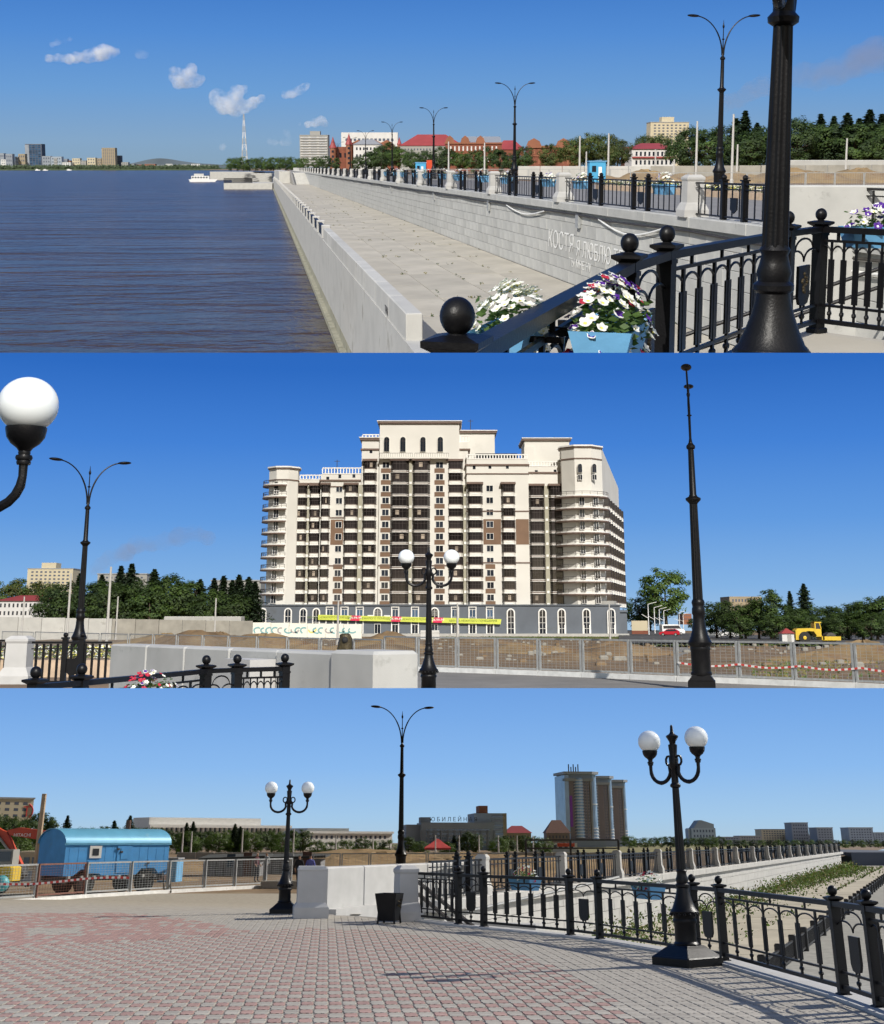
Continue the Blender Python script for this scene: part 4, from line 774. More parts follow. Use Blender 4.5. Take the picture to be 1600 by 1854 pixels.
row([(x, y, 'olive', Y, L2, w) for x, y, Y, w in ((998, 258, 290, 1.1), (1040, 246, 280, 1.1), (1068, 238, 285, 1.0), (1100, 240, 280, 1.0), (1118, 250, 270, 1.0), (1165, 240, 420, .9), (1195, 240, 430, 1.0))])
row([(x, y, k, Y, L3, w * 1.3) for x, y, k, Y, w in ((1346, 200, 'spruce', 290, 1.1), (1330, 214, 'fir', 300, 1.1), (1368, 222, 'fir', 310, 1.1), (1482, 206, 'fir', 300, 1.1), (1506, 210, 'spruce', 290, 1.1), (1530, 204, 'fir', 280, 1.1), (1570, 198, 'spruce', 280, 1.2), (1592, 206, 'fir', 285, 1.2), (1552, 214, 'fir', 300, 1.2))])
row([(x, y, k, Y, 'leafy green tree standing before spruces behind the building site', w) for x, y, k, Y, w in ((1418, 212, 'broad', 285, 1.0), (1440, 204, 'broad', 280, .95), (1464, 216, 'oval', 290, 1.1), (1395, 222, 'broad', 290, 1.0), (1490, 222, 'broad', 288, 1.2), (1518, 216, 'broad', 284, 1.1), (1545, 220, 'oval', 276, 1.3), (1580, 218, 'broad', 276, 1.2), (1600, 222, 'broad', 272, 1.2), (1358, 230, 'broad', 280, 1.2))])
# building site: concrete fence, mesh fence, heaps, posts, cabins
t = thing('site_wall', 'long pale precast concrete wall round the building site beyond promenade', 'fence', (0, 0, 0))
for i in range(17):
    x0, x1 = 938 + i * 40, 938 + (i + 1) * 40 - .8; a, c = at(x0, 316, 190), at(x1, 301 - .25 * max(0, i - 5), 190); b = MB(); b.bbox(a.x, c.x, 190, 190.3, -1, c.z, .03); part('concrete_panel', b, 'white_concrete' if i < 6 else 'concrete', t)
a, c = at(1425, 301, 196), at(1640, 290, 196); b = MB(); b.bbox(a.x, c.x, 196, 200, -1, c.z, .1); tag(obj('site_building', b.mesh('site_building', 'white_concrete')), 'long flat pale concrete shed behind the site wall', 'building')
for i in range(9):
    x = 1140 + i * 53; p, q = at(x, 337, 118), at(x + 52, 337, 118); fence_panel('galvanised mesh fence panel in front of the sand heaps by promenade', (p.x, 118, -.1), (q.x, 118, -.1), 1.4, 'mesh panels beyond the promenade')
for i in range(11):
    x = 735 + i * 37; p, q = at(x, 318, 175), at(x + 36, 318, 175); fence_panel('galvanised mesh fence panel before the pale concrete site wall', (p.x, 175, -.05), (q.x, 175, -.05), 1.6, 'mesh panels before the site wall')
for i, (x, Y, rx, h) in enumerate(((1165, 150, 5, 1.6), (1430, 150, 7, 1.9), (1480, 145, 6, 1.4), (1560, 150, 7, 1.8), (1240, 155, 5, 1.1), (1330, 150, 6, 1.3), (1080, 160, 5, .9))):
    heap('sand_heap', 'heap of brown sand behind mesh fence panels near the promenade', (P1.X(x, Y), Y, -.05), rx, 5, h, 'sand', i + 2, 'sand heaps beyond the promenade')
for x, yt, Y in ((1049, 246, 180), (1101, 241, 170), (1061, 274, 200), (1260, 219, 150), (1325, 206, 140), (1334, 261, 165), (1531, 250, 160), (877, 258, 200), (812, 256, 215), (1186, 270, 200), (1220, 288, 190)):
    p = at(x, HOR[1], Y); zt = at(x, yt, Y).z; b = MB(); b.lathe([(.22, 0), (.22, .4), (.16, .5), (.11, zt)], 8); tag(obj('concrete_post', b.mesh('concrete_post', 'post_grey'), None, TR((p.x, Y, -.05))), 'bare pale concrete post standing on the building site', 'post', 'bare posts on the building site')
for x0, x1, y0, y1, Y, lb in ((1067, 1097, 293, 310, 150, 'light blue site cabin beside bare concrete post'), (752, 771, 295, 308, 230, 'blue hoarding box near the brick mansion')):
    a, c = at(x0, y1, Y), at(x1, y0, Y); t = thing('site_cabin', lb, 'cabin', ((a.x + c.x) / 2, Y, 0)); w = (c.x - a.x) / 2; b = MB(); b.bbox(-w, w, 0, 2.4, -.1, c.z, .05); part('body', b, 'cabin_blue', t)
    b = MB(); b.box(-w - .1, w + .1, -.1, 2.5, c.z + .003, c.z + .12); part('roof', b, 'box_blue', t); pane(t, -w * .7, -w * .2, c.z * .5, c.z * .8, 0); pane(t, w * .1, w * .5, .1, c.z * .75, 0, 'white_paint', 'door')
a, c = at(772, 308, 228), at(782, 290, 228); b = MB(); b.box(a.x, c.x, 228, 228.3, a.z - 2, c.z); tag(obj('sign_board', b.mesh('sign_board', 'machine_orange')), 'orange upright board standing beside the blue hoarding box', 'board')
# clouds and smoke
vol_mat('cloud_air', (1, 1, 1), .032, .026, .42, -.15, .22); vol_mat('cloud_thin', (1, 1, 1), .008, .02, .42, -.2); vol_mat('smoke_air', (.55, .47, .43), .013, .02, .40, .0, .25)
CY = 3600
for lb, x, y, m, lobes in (('long white cloud with rounded right end high over river', 148, 102, 'cloud_air', [(-58, 4, 9), (-42, 3, 10), (-25, 4, 11), (-8, 3, 12), (10, 0, 14), (26, -5, 16), (40, -6, 17), (52, -6, 13), (62, -8, 8)]),
    ('faint narrow wisp of cloud above the long cloud', 110, 76, 'cloud_thin', [(-18, 4, 7), (-6, 1, 8), (8, -2, 7), (18, -4, 6)]), ('round white cloud with knobbly outline over the river', 336, 140, 'cloud_air', [(-16, -4, 16), (0, 2, 19), (16, 6, 14), (12, -14, 12), (-14, 12, 11), (-18, -20, 6), (28, 2, 8)]),
    ('biggest white cloud with hook shaped right arm above mast', 424, 182, 'cloud_air', [(-30, -6, 17), (-22, 12, 15), (-8, 4, 20), (6, -14, 15), (18, -20, 9), (2, 18, 14), (20, 12, 13), (36, 4, 12), (48, -4, 9), (-36, 4, 10)]),
    ('small slanted white cloud right of the biggest cloud', 535, 166, 'cloud_air', [(-18, 6, 9), (-6, 4, 10), (6, -2, 10), (16, -8, 9), (22, -12, 6)]), ('flat pale cloud just over the grey tower block', 572, 222, 'cloud_air', [(-16, 3, 8), (-2, 0, 10), (10, -4, 10), (16, 2, 8), (-28, 3, 5)]),
    ('pale puff of cloud low between mast and tower block', 517, 250, 'cloud_thin', [(0, -8, 9), (2, 4, 11), (-6, 8, 8), (-28, 6, 8), (-18, 8, 7)]), ('tiny faint round cloud right of the long cloud', 256, 98, 'cloud_thin', [(-4, 0, 10), (6, 1, 9)]), ('very faint small cloud low left of the mast', 404, 267, 'cloud_thin', [(0, 0, 8), (2, -5, 5)])):
    cloud(lb, x, y, 60, 40, CY, m, int(x), lobes=lobes, group=None)
cloud('brownish smoke plume drifting up behind lamp over spruces', 1420, 150, 200, 60, 1500, 'smoke_air', 5, 'smoke_plume', 'smoke', None, [(-110, 48, 14), (-100, 34, 18), (-80, 30, 18), (-56, 14, 20), (-30, 2, 24), (0, -8, 26), (30, -12, 26), (60, -10, 28), (95, -22, 30), (130, -38, 32), (165, -50, 36)])
# ================================================================== STRIP 2: the apartment house across the building site
use(P2); g, at = P2.g, P2.at
def gz2(Y): return 0 if Y < 26 else -.6 * (Y - 26) / 14 if Y < 40 else -.6 - 1.7 * (min(Y, 300) - 40) / 260 if Y > 64 else -.6
b = MB(); ys = [12, 26, 33, 40, 64, 100, 150, 200, 250, 300, 440]; nx = 24; vv = []
for Y in ys:
    for i in range(nx + 1): vv.append(((-.44 + .88 * i / nx) * (Y + 12), Y, gz2(Y) - .03 + (rnd.uniform(-.25, .25) if 70 < Y < 260 else 0)))
b.add(vv, [(j * (nx + 1) + i, j * (nx + 1) + i + 1, (j + 1) * (nx + 1) + i + 1, (j + 1) * (nx + 1) + i) for j in range(len(ys) - 1) for i in range(nx)]); struct('building_site_ground', b, 'soil', smooth=True)
FX = [(-60, 140), (0, 130), (245, 95), (521, 72), (740, 59.5), (1230, 49.5), (1700, 42)]
def fY(x):
    for (a, A), (c, C) in zip(FX, FX[1:]):
        if x <= c: return A + (C - A) * (x - a) / (c - a)
    return FX[-1][1]
def fp(x, z=-.6): Y = fY(x); return Vector((P2.X(x, Y, 1200), Y, z))
b = MB(); poly = [fp(x) for x in (500, 740, 1230, 1700)]; b.add([(-12, 40, -.59)] + [(p.x, p.y + .3, -.59) for p in poly] + [(24, 36, -.59), (-12, 36, -.59)], [tuple(range(len(poly) + 2, -1, -1))]); struct('square_paving', b, 'asphalt')
b = MB(); b.add([fp(1235, -.57), fp(1400, -.57), P2.g(1330, 1182, -1.0), P2.g(1268, 1172, -1.1), P2.g(1225, 1172, -1.1)], [(0, 1, 2, 3, 4)]); struct('site_track', b, 'asphalt')
a = [at(x, y, Y) for x, y, Y in ((1120, 1166, 150), (1700, 1170, 150), (1700, 1150, 300), (1120, 1146, 300))]; b = MB(); b.add([(p.x, p.y, gz2(p.y) + .28) for p in a], [(0, 1, 2, 3)]); struct('road', b, 'road')
b = MB(); b.add([(30, 295, gz2(295) + .35), (62, 295, gz2(295) + .35), (72, 420, gz2(300) + .35), (56, 420, gz2(300) + .35)], [(0, 1, 2, 3)]); struct('side_street', b, 'road')
r = random.Random(8); b = MB()
for _ in range(5200):
    Y = r.uniform(232, 262) if r.random() < .75 else r.uniform(140, 200); x = r.uniform(800, 1140) if Y > 220 else r.uniform(1100, 1600); p = at(x, 1150, Y); _leafquad(b, Vector((p.x, Y, gz2(Y) + .05 + r.random() * .12)), Vector((r.gauss(0, .7), -.3, r.gauss(1, .4))).normalized(), r.uniform(.15, .35), r, 0 if r.random() < .7 else 1)
tag(obj('grass_strip', b.mesh('grass_strip', ['grass', 'dry_grass'])), 'strip of green grass before the apartment house', 'grass', kind='stuff')
# ---- apartment house
YB = 300.0; gb = gz2(YB) + .2
def bx(x): return P2.X(x, YB, 1000)
def bz(y): return P2.Z(y, YB)
apt = thing('apartment_house', 'cream and brown stepped apartment house with corner towers and dark stone base', 'building', (0, YB, 0)); AP = apt
ZP = bz(1097); FH = (bz(878) - ZP) / 10
def wallbox(x0, x1, yt, v0, v1=22, z0=None, m='render_cream', nm='wall'):
    b = MB(); b.box(bx(x0), bx(x1), v0, v1, ZP if z0 is None else z0, bz(yt)); return part(nm, b, m, AP)
def cornice(x0, x1, y, v, h=.35, out=.45, m='brown_trim', v1=22): b = MB(); z = bz(y); b.box(bx(x0) - out, bx(x1) + out, v - out, v1 + .02, z - h, z); part('cornice', b, m, AP)
wallbox(533, 580, 866, 3.0); wallbox(577, 653, 858, .6); wallbox(652, 687, 797, .2); wallbox(685, 832, 768, -.4, 20); wallbox(831, 848, 800, .4, 20); wallbox(845, 958, 832, -.8); wallbox(956, 1026, 842, 3.0)
wallbox(830, 900, 775, 8, 24); wallbox(957, 1042, 788, 9, 22); wallbox(956, 975, 800, 8.5, 20)
for x0, x1, y, v in ((685, 832, 764, -.4), (652, 687, 793, .2), (831, 900, 772, 8), (957, 1042, 785, 9)): cornice(x0, x1, y, v, .5, .5, 'brown_trim', 24); cornice(x0, x1, y - 1.6, v, .2, .7, 'trim_white', 24)
for x0, x1, y, v in ((533, 580, 872, 3), (577, 653, 868, .6), (845, 958, 841, -.8), (956, 1026, 852, 3), (831, 850, 812, .4), (652, 687, 812, .2)): cornice(x0, x1, y, v, .4, .3)
for x0, x1, y, v in ((577, 653, 875.5, .6), (845, 958, 853.5, -.8)): cornice(x0, x1, y + 4, v, .25, .2)
for x0, x1, v, yy in ((685, 832, -.4, 1023), (577, 653, .6, 1023), (845, 958, -.8, 1018), (577, 653, .6, 936), (845, 958, -.8, 925)): cornice(x0, x1, yy, v, .3, .12)
# roof balustrades
def balustrade(x0, x1, y0, y1, v):
    z0, z1 = bz(y1), bz(y0); t = part('balustrade', MB().box(bx(x0), bx(x1), v, v + .4, z1 - .25, z1).box(bx(x0), bx(x1), v, v + .4, z0, z0 + .2), 'trim_white', AP); n = max(3, int((bx(x1) - bx(x0)) / .7)); W = bx(x1) - bx(x0)
    bm_ = MB().box(-.13, .13, 0, .3, 0, z1 - z0 - .46).mesh('baluster', 'trim_white')
    for k in range(n + 1): part('baluster', bm_, None, t, TR((bx(x0) + W * k / n, v + .05, z0 + .205)))
balustrade(537, 578, 857, 866, 2.9); balustrade(580, 652, 846, 858, .5); balustrade(653, 684, 786, 797, .1); balustrade(812, 850, 788, 800, .5); balustrade(846, 957, 823, 832, -.9); balustrade(957, 1022, 832, 842, 2.9)
b = MB(); b.box(bx(862), bx(940), 2, 12, bz(832), bz(819)); part('roof_glazing', b, 'glass_dark', AP)
# small square vents under the balustrades
for x, y in ((541, 877), (573, 876), (590, 866), (612, 862), (638, 861), (669, 817), (859, 847), (888, 846), (920, 846), (975, 852), (1010, 851), (829, 806)):
    v = {True: 3.0}.get(x < 578 or x > 957, .6 if x < 652 else .2 if x < 690 else -.8 if x > 845 else .4); pane(AP, bx(x) - .35, bx(x) + .35, bz(y) - .45, bz(y) + .45, v, 'glass_dark', 'vent')
# bays of glazed balconies
_bay = {}
def bay_mesh(w, typ):
    key = (round(w, 1), typ)
    if key in _bay: return _bay[key]
    dpt = 1.25; k = .36 * w
    def ring(e): return [(-w / 2 - e, 0), (-k - e * .5, -dpt - e), (k + e * .5, -dpt - e), (w / 2 + e, 0)]
    pz = .95 if typ == 'A' else .42
    s = MB(); s.prism(ring(.12), 0, .16, 'z', 0); s.prism(ring(.0), .16, pz, 'z', 1 if typ == 'A' else 2); s.prism(ring(.08), pz, pz + .1, 'z', 2 if typ == 'A' else 0)
    if typ == 'A': s.box(-.22 * w, .22 * w, -dpt - .05, -dpt + .02, .42, .66, 0)
    gl = MB(); gl.prism(ring(-.05), pz + .1, FH - .02, 'z', 0); P = ring(0)
    for (ax, ay), (cx, cy), n in ((P[0], P[1], 2), (P[1], P[2], 4), (P[2], P[3], 2)):
        for i in range(n + 1): u = i / n; x, y = ax + (cx - ax) * u, ay + (cy - ay) * u; gl.box(x - .03, x + .03, y - .03, y + .03, pz + .1, FH - .02, 1)
        gl.bar((ax, ay, FH - .75), (cx, cy, FH - .75), .07, .07, 1); gl.bar((ax, ay, pz + .14), (cx, cy, pz + .14), .08, .08, 1); gl.bar((ax, ay, FH - .07), (cx, cy, FH - .07), .09, .09, 1)
    _bay[key] = (s.mesh('balcony', ['trim_white', 'render_cream', 'brown_trim']), gl.mesh('glazing', ['glass_brown', 'frame_brown'])); return _bay[key]
def bays(x0, x1, v, r0, r1, typ='A'):
    w = bx(x1) - bx(x0); sm_, gm_ = bay_mesh(w, typ)
    for rr in range(r0, r1):
        o = part('balcony', sm_, None, AP, TR(((bx(x0) + bx(x1)) / 2, v, ZP + rr * FH))); part('glazing', gm_, None, o)
        if rnd.random() < .22: part('curtain', unit_box('curtain'), None, o, Matrix.Translation((rnd.uniform(-.15, .15) * w, -1.215, 1.9)) @ Matrix.Diagonal((w * .2, .03, 1.1, 1)))
    b = MB(); b.box(bx(x0) - .15, bx(x1) + .15, v - 1.45, v, ZP + r1 * FH, ZP + r1 * FH + .5); part('bay_cap', b, 'brown_trim', AP)
bays(529, 551, 3.0, 0, 10); bays(556, 577, 3.0, 0, 10); bays(579, 595, .6, 0, 10); bays(621, 646, .6, 0, 10); bays(655, 680, .2, 0, 12)
bays(706, 739, -.4, 0, 12, 'B'); bays(746, 778, -.4, 0, 12, 'B'); bays(809, 838, .4, 0, 12); bays(846, 874, -.8, 0, 10); bays(908, 933, -.8, 0, 10); bays(960, 988, 3.0, 0, 10, 'B'); bays(997, 1024, 3.0, 0, 10, 'B')
for x0, x1, v, n in ((551, 556, 3, 10), (646, 655, .55, 10), (739, 746, -.4, 12), (838, 846, .35, 10), (988, 997, 3, 10)):   # olive piers with square bosses
    b = MB(); b.box(bx(x0) + .1, bx(x1) - .1, v - .5, v + .1, ZP, ZP + n * FH); part('pier', b, 'render_olive', AP)
    for rr in range(n): c = (bx(x0) + bx(x1)) / 2; b = MB(); b.box(c - .3, c + .3, v - .62, v - .5, ZP + rr * FH + .1, ZP + rr * FH + .7); part('boss', b, 'trim_white', AP)
# window columns with brown panels
def wincol(x0, x1, v, rows, brown):
    for rr in rows:
        z0 = ZP + rr * FH
        if rr in brown: b = MB(); b.box(bx(x0) - .25, bx(x1) + .25, v - .06, v + .05, z0 + .02, z0 + 1.1); part('brown_panel', b, 'brown_panel', AP)
        pane(AP, bx(x0) + .15, bx(x1) - .15, z0 + 1.25, z0 + FH - .25, v - .02, 'glass_dark', frame='trim_white')
wincol(690, 704, -.4, range(12), range(12)); wincol(788, 803, -.4, range(12), range(12)); wincol(605, 618, .6, range(10), range(4)); wincol(880, 894, -.8, range(10), range(4))
for x0, x1, v, r0, r1 in ((597, 620, .6, 5, 7), (875, 907, -.8, 5, 7), (934, 957.5, -.8, 5, 7)): b = MB(); b.box(bx(x0), bx(x1), v - .035, v + .05, ZP + r0 * FH, ZP + r1 * FH + .3); part('brown_panel', b, 'brown_panel', AP)
# arched penthouse windows
def arch_poly(w, h, n=8, e=0): return [(-w / 2 - e, -e), (w / 2 + e, -e)] + [((w / 2 + e) * math.cos(R(180 * i / n)), h - w / 2 + (w / 2 + e) * math.sin(R(180 * i / n))) for i in range(n + 1)]
def arch_window(x, y0, y1, wpx, v, frame='trim_white', door=False, glass='glass_dark', nm='arched_window'):
    w = wpx * YB / F; z0, z1 = bz(y1), bz(y0); T = TR((bx(x), v, z0)); b = MB(); b.prism(arch_poly(w, z1 - z0, 10, .12 if frame == 'render_cream' else .32), -.22, .05, 'y'); f = part(nm, b, frame, AP, T)
    b = MB(); b.prism(arch_poly(w, z1 - z0, 10, .02), -.3, -.2, 'y'); part('pane', b, glass, f)
    b = MB(); h = z1 - z0; b.box(-.04, .04, -.36, -.29, 0, h - .1)
    for fz in ((.72,) if frame == 'render_cream' else (.28, .5, .72)): b.box(-w / 2, w / 2, -.36, -.29, h * fz - .04, h * fz + .04)
    if door: b.box(-w / 2, -w / 2 + .12, -.37, -.28, 0, h * .42); b.box(w / 2 - .12, w / 2, -.37, -.28, 0, h * .42)
    part('glazing_bar', b, 'frame_brown' if frame == 'render_cream' else frame, f)
for x in (698, 728, 765, 797): arch_window(x, 792, 818, 9, -.4, 'render_cream')
for x0, x1 in ((686, 746), (750, 812)):
    b = MB(); b.box(bx(x0), bx(x1), -2.1, -.4, ZP + 12 * FH + .45, ZP + 12 * FH + .85); o = part('terrace_slab', b, 'render_cream', AP); b = MB(); b.box(bx(x0), bx(x1), -2.05, -1.98, ZP + 12 * FH + 1.75, ZP + 12 * FH + 1.83)
    for k in range(16): xx = bx(x0) + (bx(x1) - bx(x0)) * k / 15; b.box(xx - .03, xx + .03, -2.05, -1.99, ZP + 12 * FH + .85, ZP + 12 * FH + 1.8)
    part('railing', b, 'frame_brown', o)
# corner towers with curved balconies
def tower(x0, x1, yt, v, n_bal, wins, a0, a1, arch=()):
    c = (bx(x0) + bx(x1)) / 2; rad = (bx(x1) - bx(x0)) / 2 / math.cos(R(22.5)); zt = bz(yt); b = MB(); b.lathe([(rad, ZP), (rad, zt)], 8, 0, TR((c, v + rad, 0), R(22.5))); part('tower_wall', b, 'render_cream', AP)
    for dz, h, e, m in ((0, .35, .5, 'trim_white'), (-.35, .3, .35, 'brown_trim'), (-3.2, .3, .15, 'brown_trim')): b = MB(); b.lathe([(rad + e, zt + dz - h), (rad + e, zt + dz)], 8, 0, TR((c, v + rad, 0), R(22.5))); part('cornice', b, m, AP)
    ra = [R(a0 + (a1 - a0) * i / 10) for i in range(11)]; ro = rad + 1.3
    poly = [(ro * math.cos(a), ro * math.sin(a)) for a in ra] + [(rad * .9 * math.cos(a), rad * .9 * math.sin(a)) for a in reversed(ra)]
    sl = MB(); sl.prism(poly, 0, .3, 'z', 0); sl.prism([(x * 1.02, y * 1.02) for x, y in poly], -.3, 0, 'z', 1); slm = sl.mesh('balcony', ['trim_white', 'brown_trim'])
    rl_ = MB(); pts = [Vector((ro * .985 * math.cos(a), ro * .985 * math.sin(a), 1.15)) for a in ra]; rl_.tube(pts, .06, 5)
    for p in pts: rl_.box(p.x - .04, p.x + .04, p.y - .04, p.y + .04, .3, 1.15)
    rl_.tube([(p.x, p.y, .72) for p in pts], .03, 4); rlm = rl_.mesh('balcony_railing', 'frame_brown')
    for k in range(n_bal): o = part('balcony', slm, None, AP, TR((c, v + rad, ZP + (k + .95) * FH))); part('balcony_railing', rlm, None, o)
    for k in range(n_bal):
        for x, dv in wins: pane(AP, bx(x) - .55, bx(x) + .55, ZP + k * FH + .6, ZP + k * FH + 2.45, v + dv, 'glass_dark', frame='trim_white')
    for x, y0, y1, dv in arch: arch_window(x, y0, y1, 7, v + dv, 'render_cream'); pane(AP, bx(x) - .5, bx(x) + .5, bz(y1 + 13), bz(y1 + 4), v + dv, 'glass_dark', frame='trim_white')
tower(482, 535, 845, -1.5, 10, ((499, -.02),), 150, 285, ((498, 874, 886, 0),))
tower(1020, 1094, 808, -3.0, 9, ((1053, -.02), (1078, -.02)), 178, 352, ((1051, 843, 858, 0), (1077, 843, 858, 0)))
# right flank, running back from the tower
x0 = bx(1096); x1 = x0 + 10.0; fl = thing('tmp', None, None); bpy.data.objects.remove(fl)
b = MB(); b.add([(x0 - 8, 2, ZP), (x0, 2, ZP), (x1, 44, ZP), (x0 - 8, 44, ZP), (x0 - 8, 2, bz(808)), (x0, 2, bz(808)), (x1, 44, bz(850)), (x0 - 8, 44, bz(850))], [(3, 2, 1, 0), (4, 5, 6, 7), (0, 1, 5, 4), (1, 2, 6, 5), (2, 3, 7, 6), (3, 0, 4, 7)]); part('flank_wall', b, 'render_cream', AP)
for k in range(7):
    u = (k + .6) / 7; px, py = x0 + (x1 - x0) * u, 2 + 42 * u
    for rr in range(9): o = part('balcony', bay_mesh(3.4, 'A')[0], None, AP, TR((px, py, ZP + rr * FH), R(76.6))); part('glazing', bay_mesh(3.4, 'A')[1], None, o)
# dark stone base with arches, doors and display windows
b = MB(); b.box(bx(452), bx(1116), -2.6, 24, gb - 1, ZP + .02); part('stone_base', b, 'stone_grey', AP); b = MB(); b.box(bx(452) - .3, bx(1116) + .3, -2.9, 24.2, ZP + .03, ZP + .32); part('base_cornice', b, 'stone_grey', AP)
b = MB(); b.lathe([(bx(1112) - bx(1085), gb - 1), (bx(1112) - bx(1085), bz(1092))], 18, 0, TR((bx(1085), 2, 0))); part('round_corner', b, 'stone_grey', AP); b = MB(); b.lathe([(bx(1112) - bx(1085) + .4, bz(1096)), (bx(1112) - bx(1085) + .4, bz(1088))], 18, 0, TR((bx(1085), 2, 0))); part('corner_cornice', b, 'plaster_grey', AP)
b = MB(); b.box(bx(1112), bx(1142), 10, 30, gb - 1, bz(1108)); b.box(bx(1112), bx(1143), 9.6, 30, bz(1108), bz(1104)); part('annex', b, 'stone_grey', AP)
b = MB(); b.box(bx(455), bx(1128), -5.5, -2.61, gb - .6, gb + .45); part('plinth_step', b, 'white_concrete', AP)
for x in (463, 482, 527, 554, 577): arch_window(x, 1103, 1150, 9, -2.6)
for x in (922, 978, 1012, 1056, 1100): arch_window(x, 1104, 1151, 10, -2.6 if x < 1090 else -2.75, door=x > 990)
for x in (686, 787): arch_window(x, 1102, 1118, 11, -2.6); pane(AP, bx(x - 5), bx(x + 5), gb + .5, bz(1130), -2.62, 'glass_dark', 'door', frame='trim_white')
for x in (601, 627, 654, 717, 752, 823, 854, 885):
    b = MB(); 
    for dx in (-7.2, 5.6): b.box(bx(x + dx), bx(x + dx + 1.6), -2.85, -2.55, gb + .46, bz(1100))
    b.box(bx(x - 7.2), bx(x + 7.2), -2.9, -2.56, bz(1100), bz(1098.6)); part('surround', b, 'trim_white', AP)
    pane(AP, bx(x - 5), bx(x + 5), bz(1117), bz(1104), -2.62, 'glass_blue', 'shop_window', frame='trim_white'); pane(AP, bx(x - 5), bx(x + 5), gb + .5, bz(1131), -2.62, 'glass_dark', 'door', frame='trim_white')
b = MB(); b.box(bx(668), bx(678), -2.8, -2.5, bz(1116), bz(1113.5)); b.box(bx(697), bx(708), -2.8, -2.5, bz(1116.5), bz(1114)); part('string_course', b, 'trim_white', AP)
# roof aerials
for x, y0, y1, v in ((855, 746, 772, 12), (687, 757, 764, 6), (603, 827, 846, 6), (1017, 776, 788, 14), (893, 762, 775, 15)): b = MB(); b.tube([(bx(x), v, bz(y1) - .5), (bx(x), v, bz(y0))], .09, 5); b.box(bx(x) - .7, bx(x) + .7, v - .05, v + .05, bz(y0 + 3), bz(y0 + 3) + .1); part('aerial', b, 'steel_dark', AP)
# advertising banner
t = thing('banner', 'long lime yellow advertising banner with red phone number patches on stone base', 'banner', (0, YB - 3.4, 0)); A_, C_ = (bx(581), bz(1117.5)), (bx(905), bz(1125.5)); dx_, dz_ = C_[0] - A_[0], C_[1] - A_[1]
def bpt(u, w): return (A_[0] + dx_ * u, 0, A_[1] + dz_ * u + w * .58)
b = MB(); q = [bpt(0, 1), bpt(1, 1), bpt(.995, -1), bpt(0, -1)]; b.prism([(x, z) for x, _, z in q], 0, .06, 'y'); part('cloth', b, 'banner_yellow', t)
for u in (.175, .397, .625, .845):
    if u < .8: b = MB(); q = [bpt(u + .008, 1), bpt(u + .058, 1), bpt(u + .05, -1), bpt(u, -1)]; b.prism([(x, z) for x, _, z in q], -.03, .0, 'y'); part('red_patch', b, 'banner_red', t); p = bpt(u + .029, -.35); part('lettering', text_mesh('24-99-99', .8, 'ink_white', .01), None, t, Matrix.Translation((p[0], -.06, p[2])) @ UP)
    p = bpt(u - .105 if u < .8 else u + .0, -.3); part('lettering', text_mesh('АРЕНДА НЕЖИЛОГО ПОМЕЩЕНИЯ', .66, 'ink_green', .01), None, t, Matrix.Translation((p[0], -.03, p[2])) @ UP)
# mural boards and site wall
t = thing('mural_fence', 'white site boards painted with teal and yellow wave swirls', 'fence', (0, 0, 0)); Ym = 240; zb = gz2(Ym)
for i in range(6):
    x0_, x1_ = 457 + i * 33, 457 + (i + 1) * 33; b = MB(); b.box(P2.X(x0_, Ym, 1140) + .03, P2.X(x1_, Ym, 1140) - .03, Ym, Ym + .2, zb - .3, P2.Z(1127 + i * .6, Ym)); part('board', b, 'mural_white', t)
r = random.Random(4); zc = P2.Z(1138, Ym)
for i in range(17):
    x = 468 + i * 10.5; X_ = P2.X(x, Ym, 1140); m = ('mural_teal', 'mural_grey', 'mural_yellow', 'mural_teal')[0 if i < 3 or i > 13 else r.randrange(4)]; a0 = r.uniform(0, 180); pts = [Vector((X_ + (.35 + .09 * k) * math.cos(R(a0 + k * 24)), Ym - .01, zc + r.uniform(-.02, .02) + (.3 + .05 * k) * math.sin(R(a0 + k * 24)) - .2)) for k in range(9)]
    b = MB()
    for p, q in zip(pts, pts[1:]): b.bar(p, q, .3, .02, 0, (0, -1, 0)); 
    part('painted_swirl', b, m, t)
t = thing('site_wall', 'long grey precast concrete wall between building site and dark trees', 'fence', (0, 0, 0))
for i in range(11):
    x0_ = -10 + i * 42.5; Ys = 205; b = MB(); b.bbox(P2.X(x0_, Ys, 1130) + .03, P2.X(x0_ + 42.5, Ys, 1130) - .03, Ys, Ys + .3, gz2(Ys) - .3, P2.Z(1117 + i * .7, Ys), .04); part('concrete_panel', b, 'concrete' if i > 4 else 'white_concrete', t)
b = MB(); Ys = 212; b.bbox(P2.X(296, Ys, 1130), P2.X(436, Ys, 1130), Ys, Ys + 4, gz2(Ys), P2.Z(1116, Ys), .1); tag(obj('site_building', b.mesh('site_building', 'white_concrete')), 'low flat pale shed behind the grey site wall', 'building')
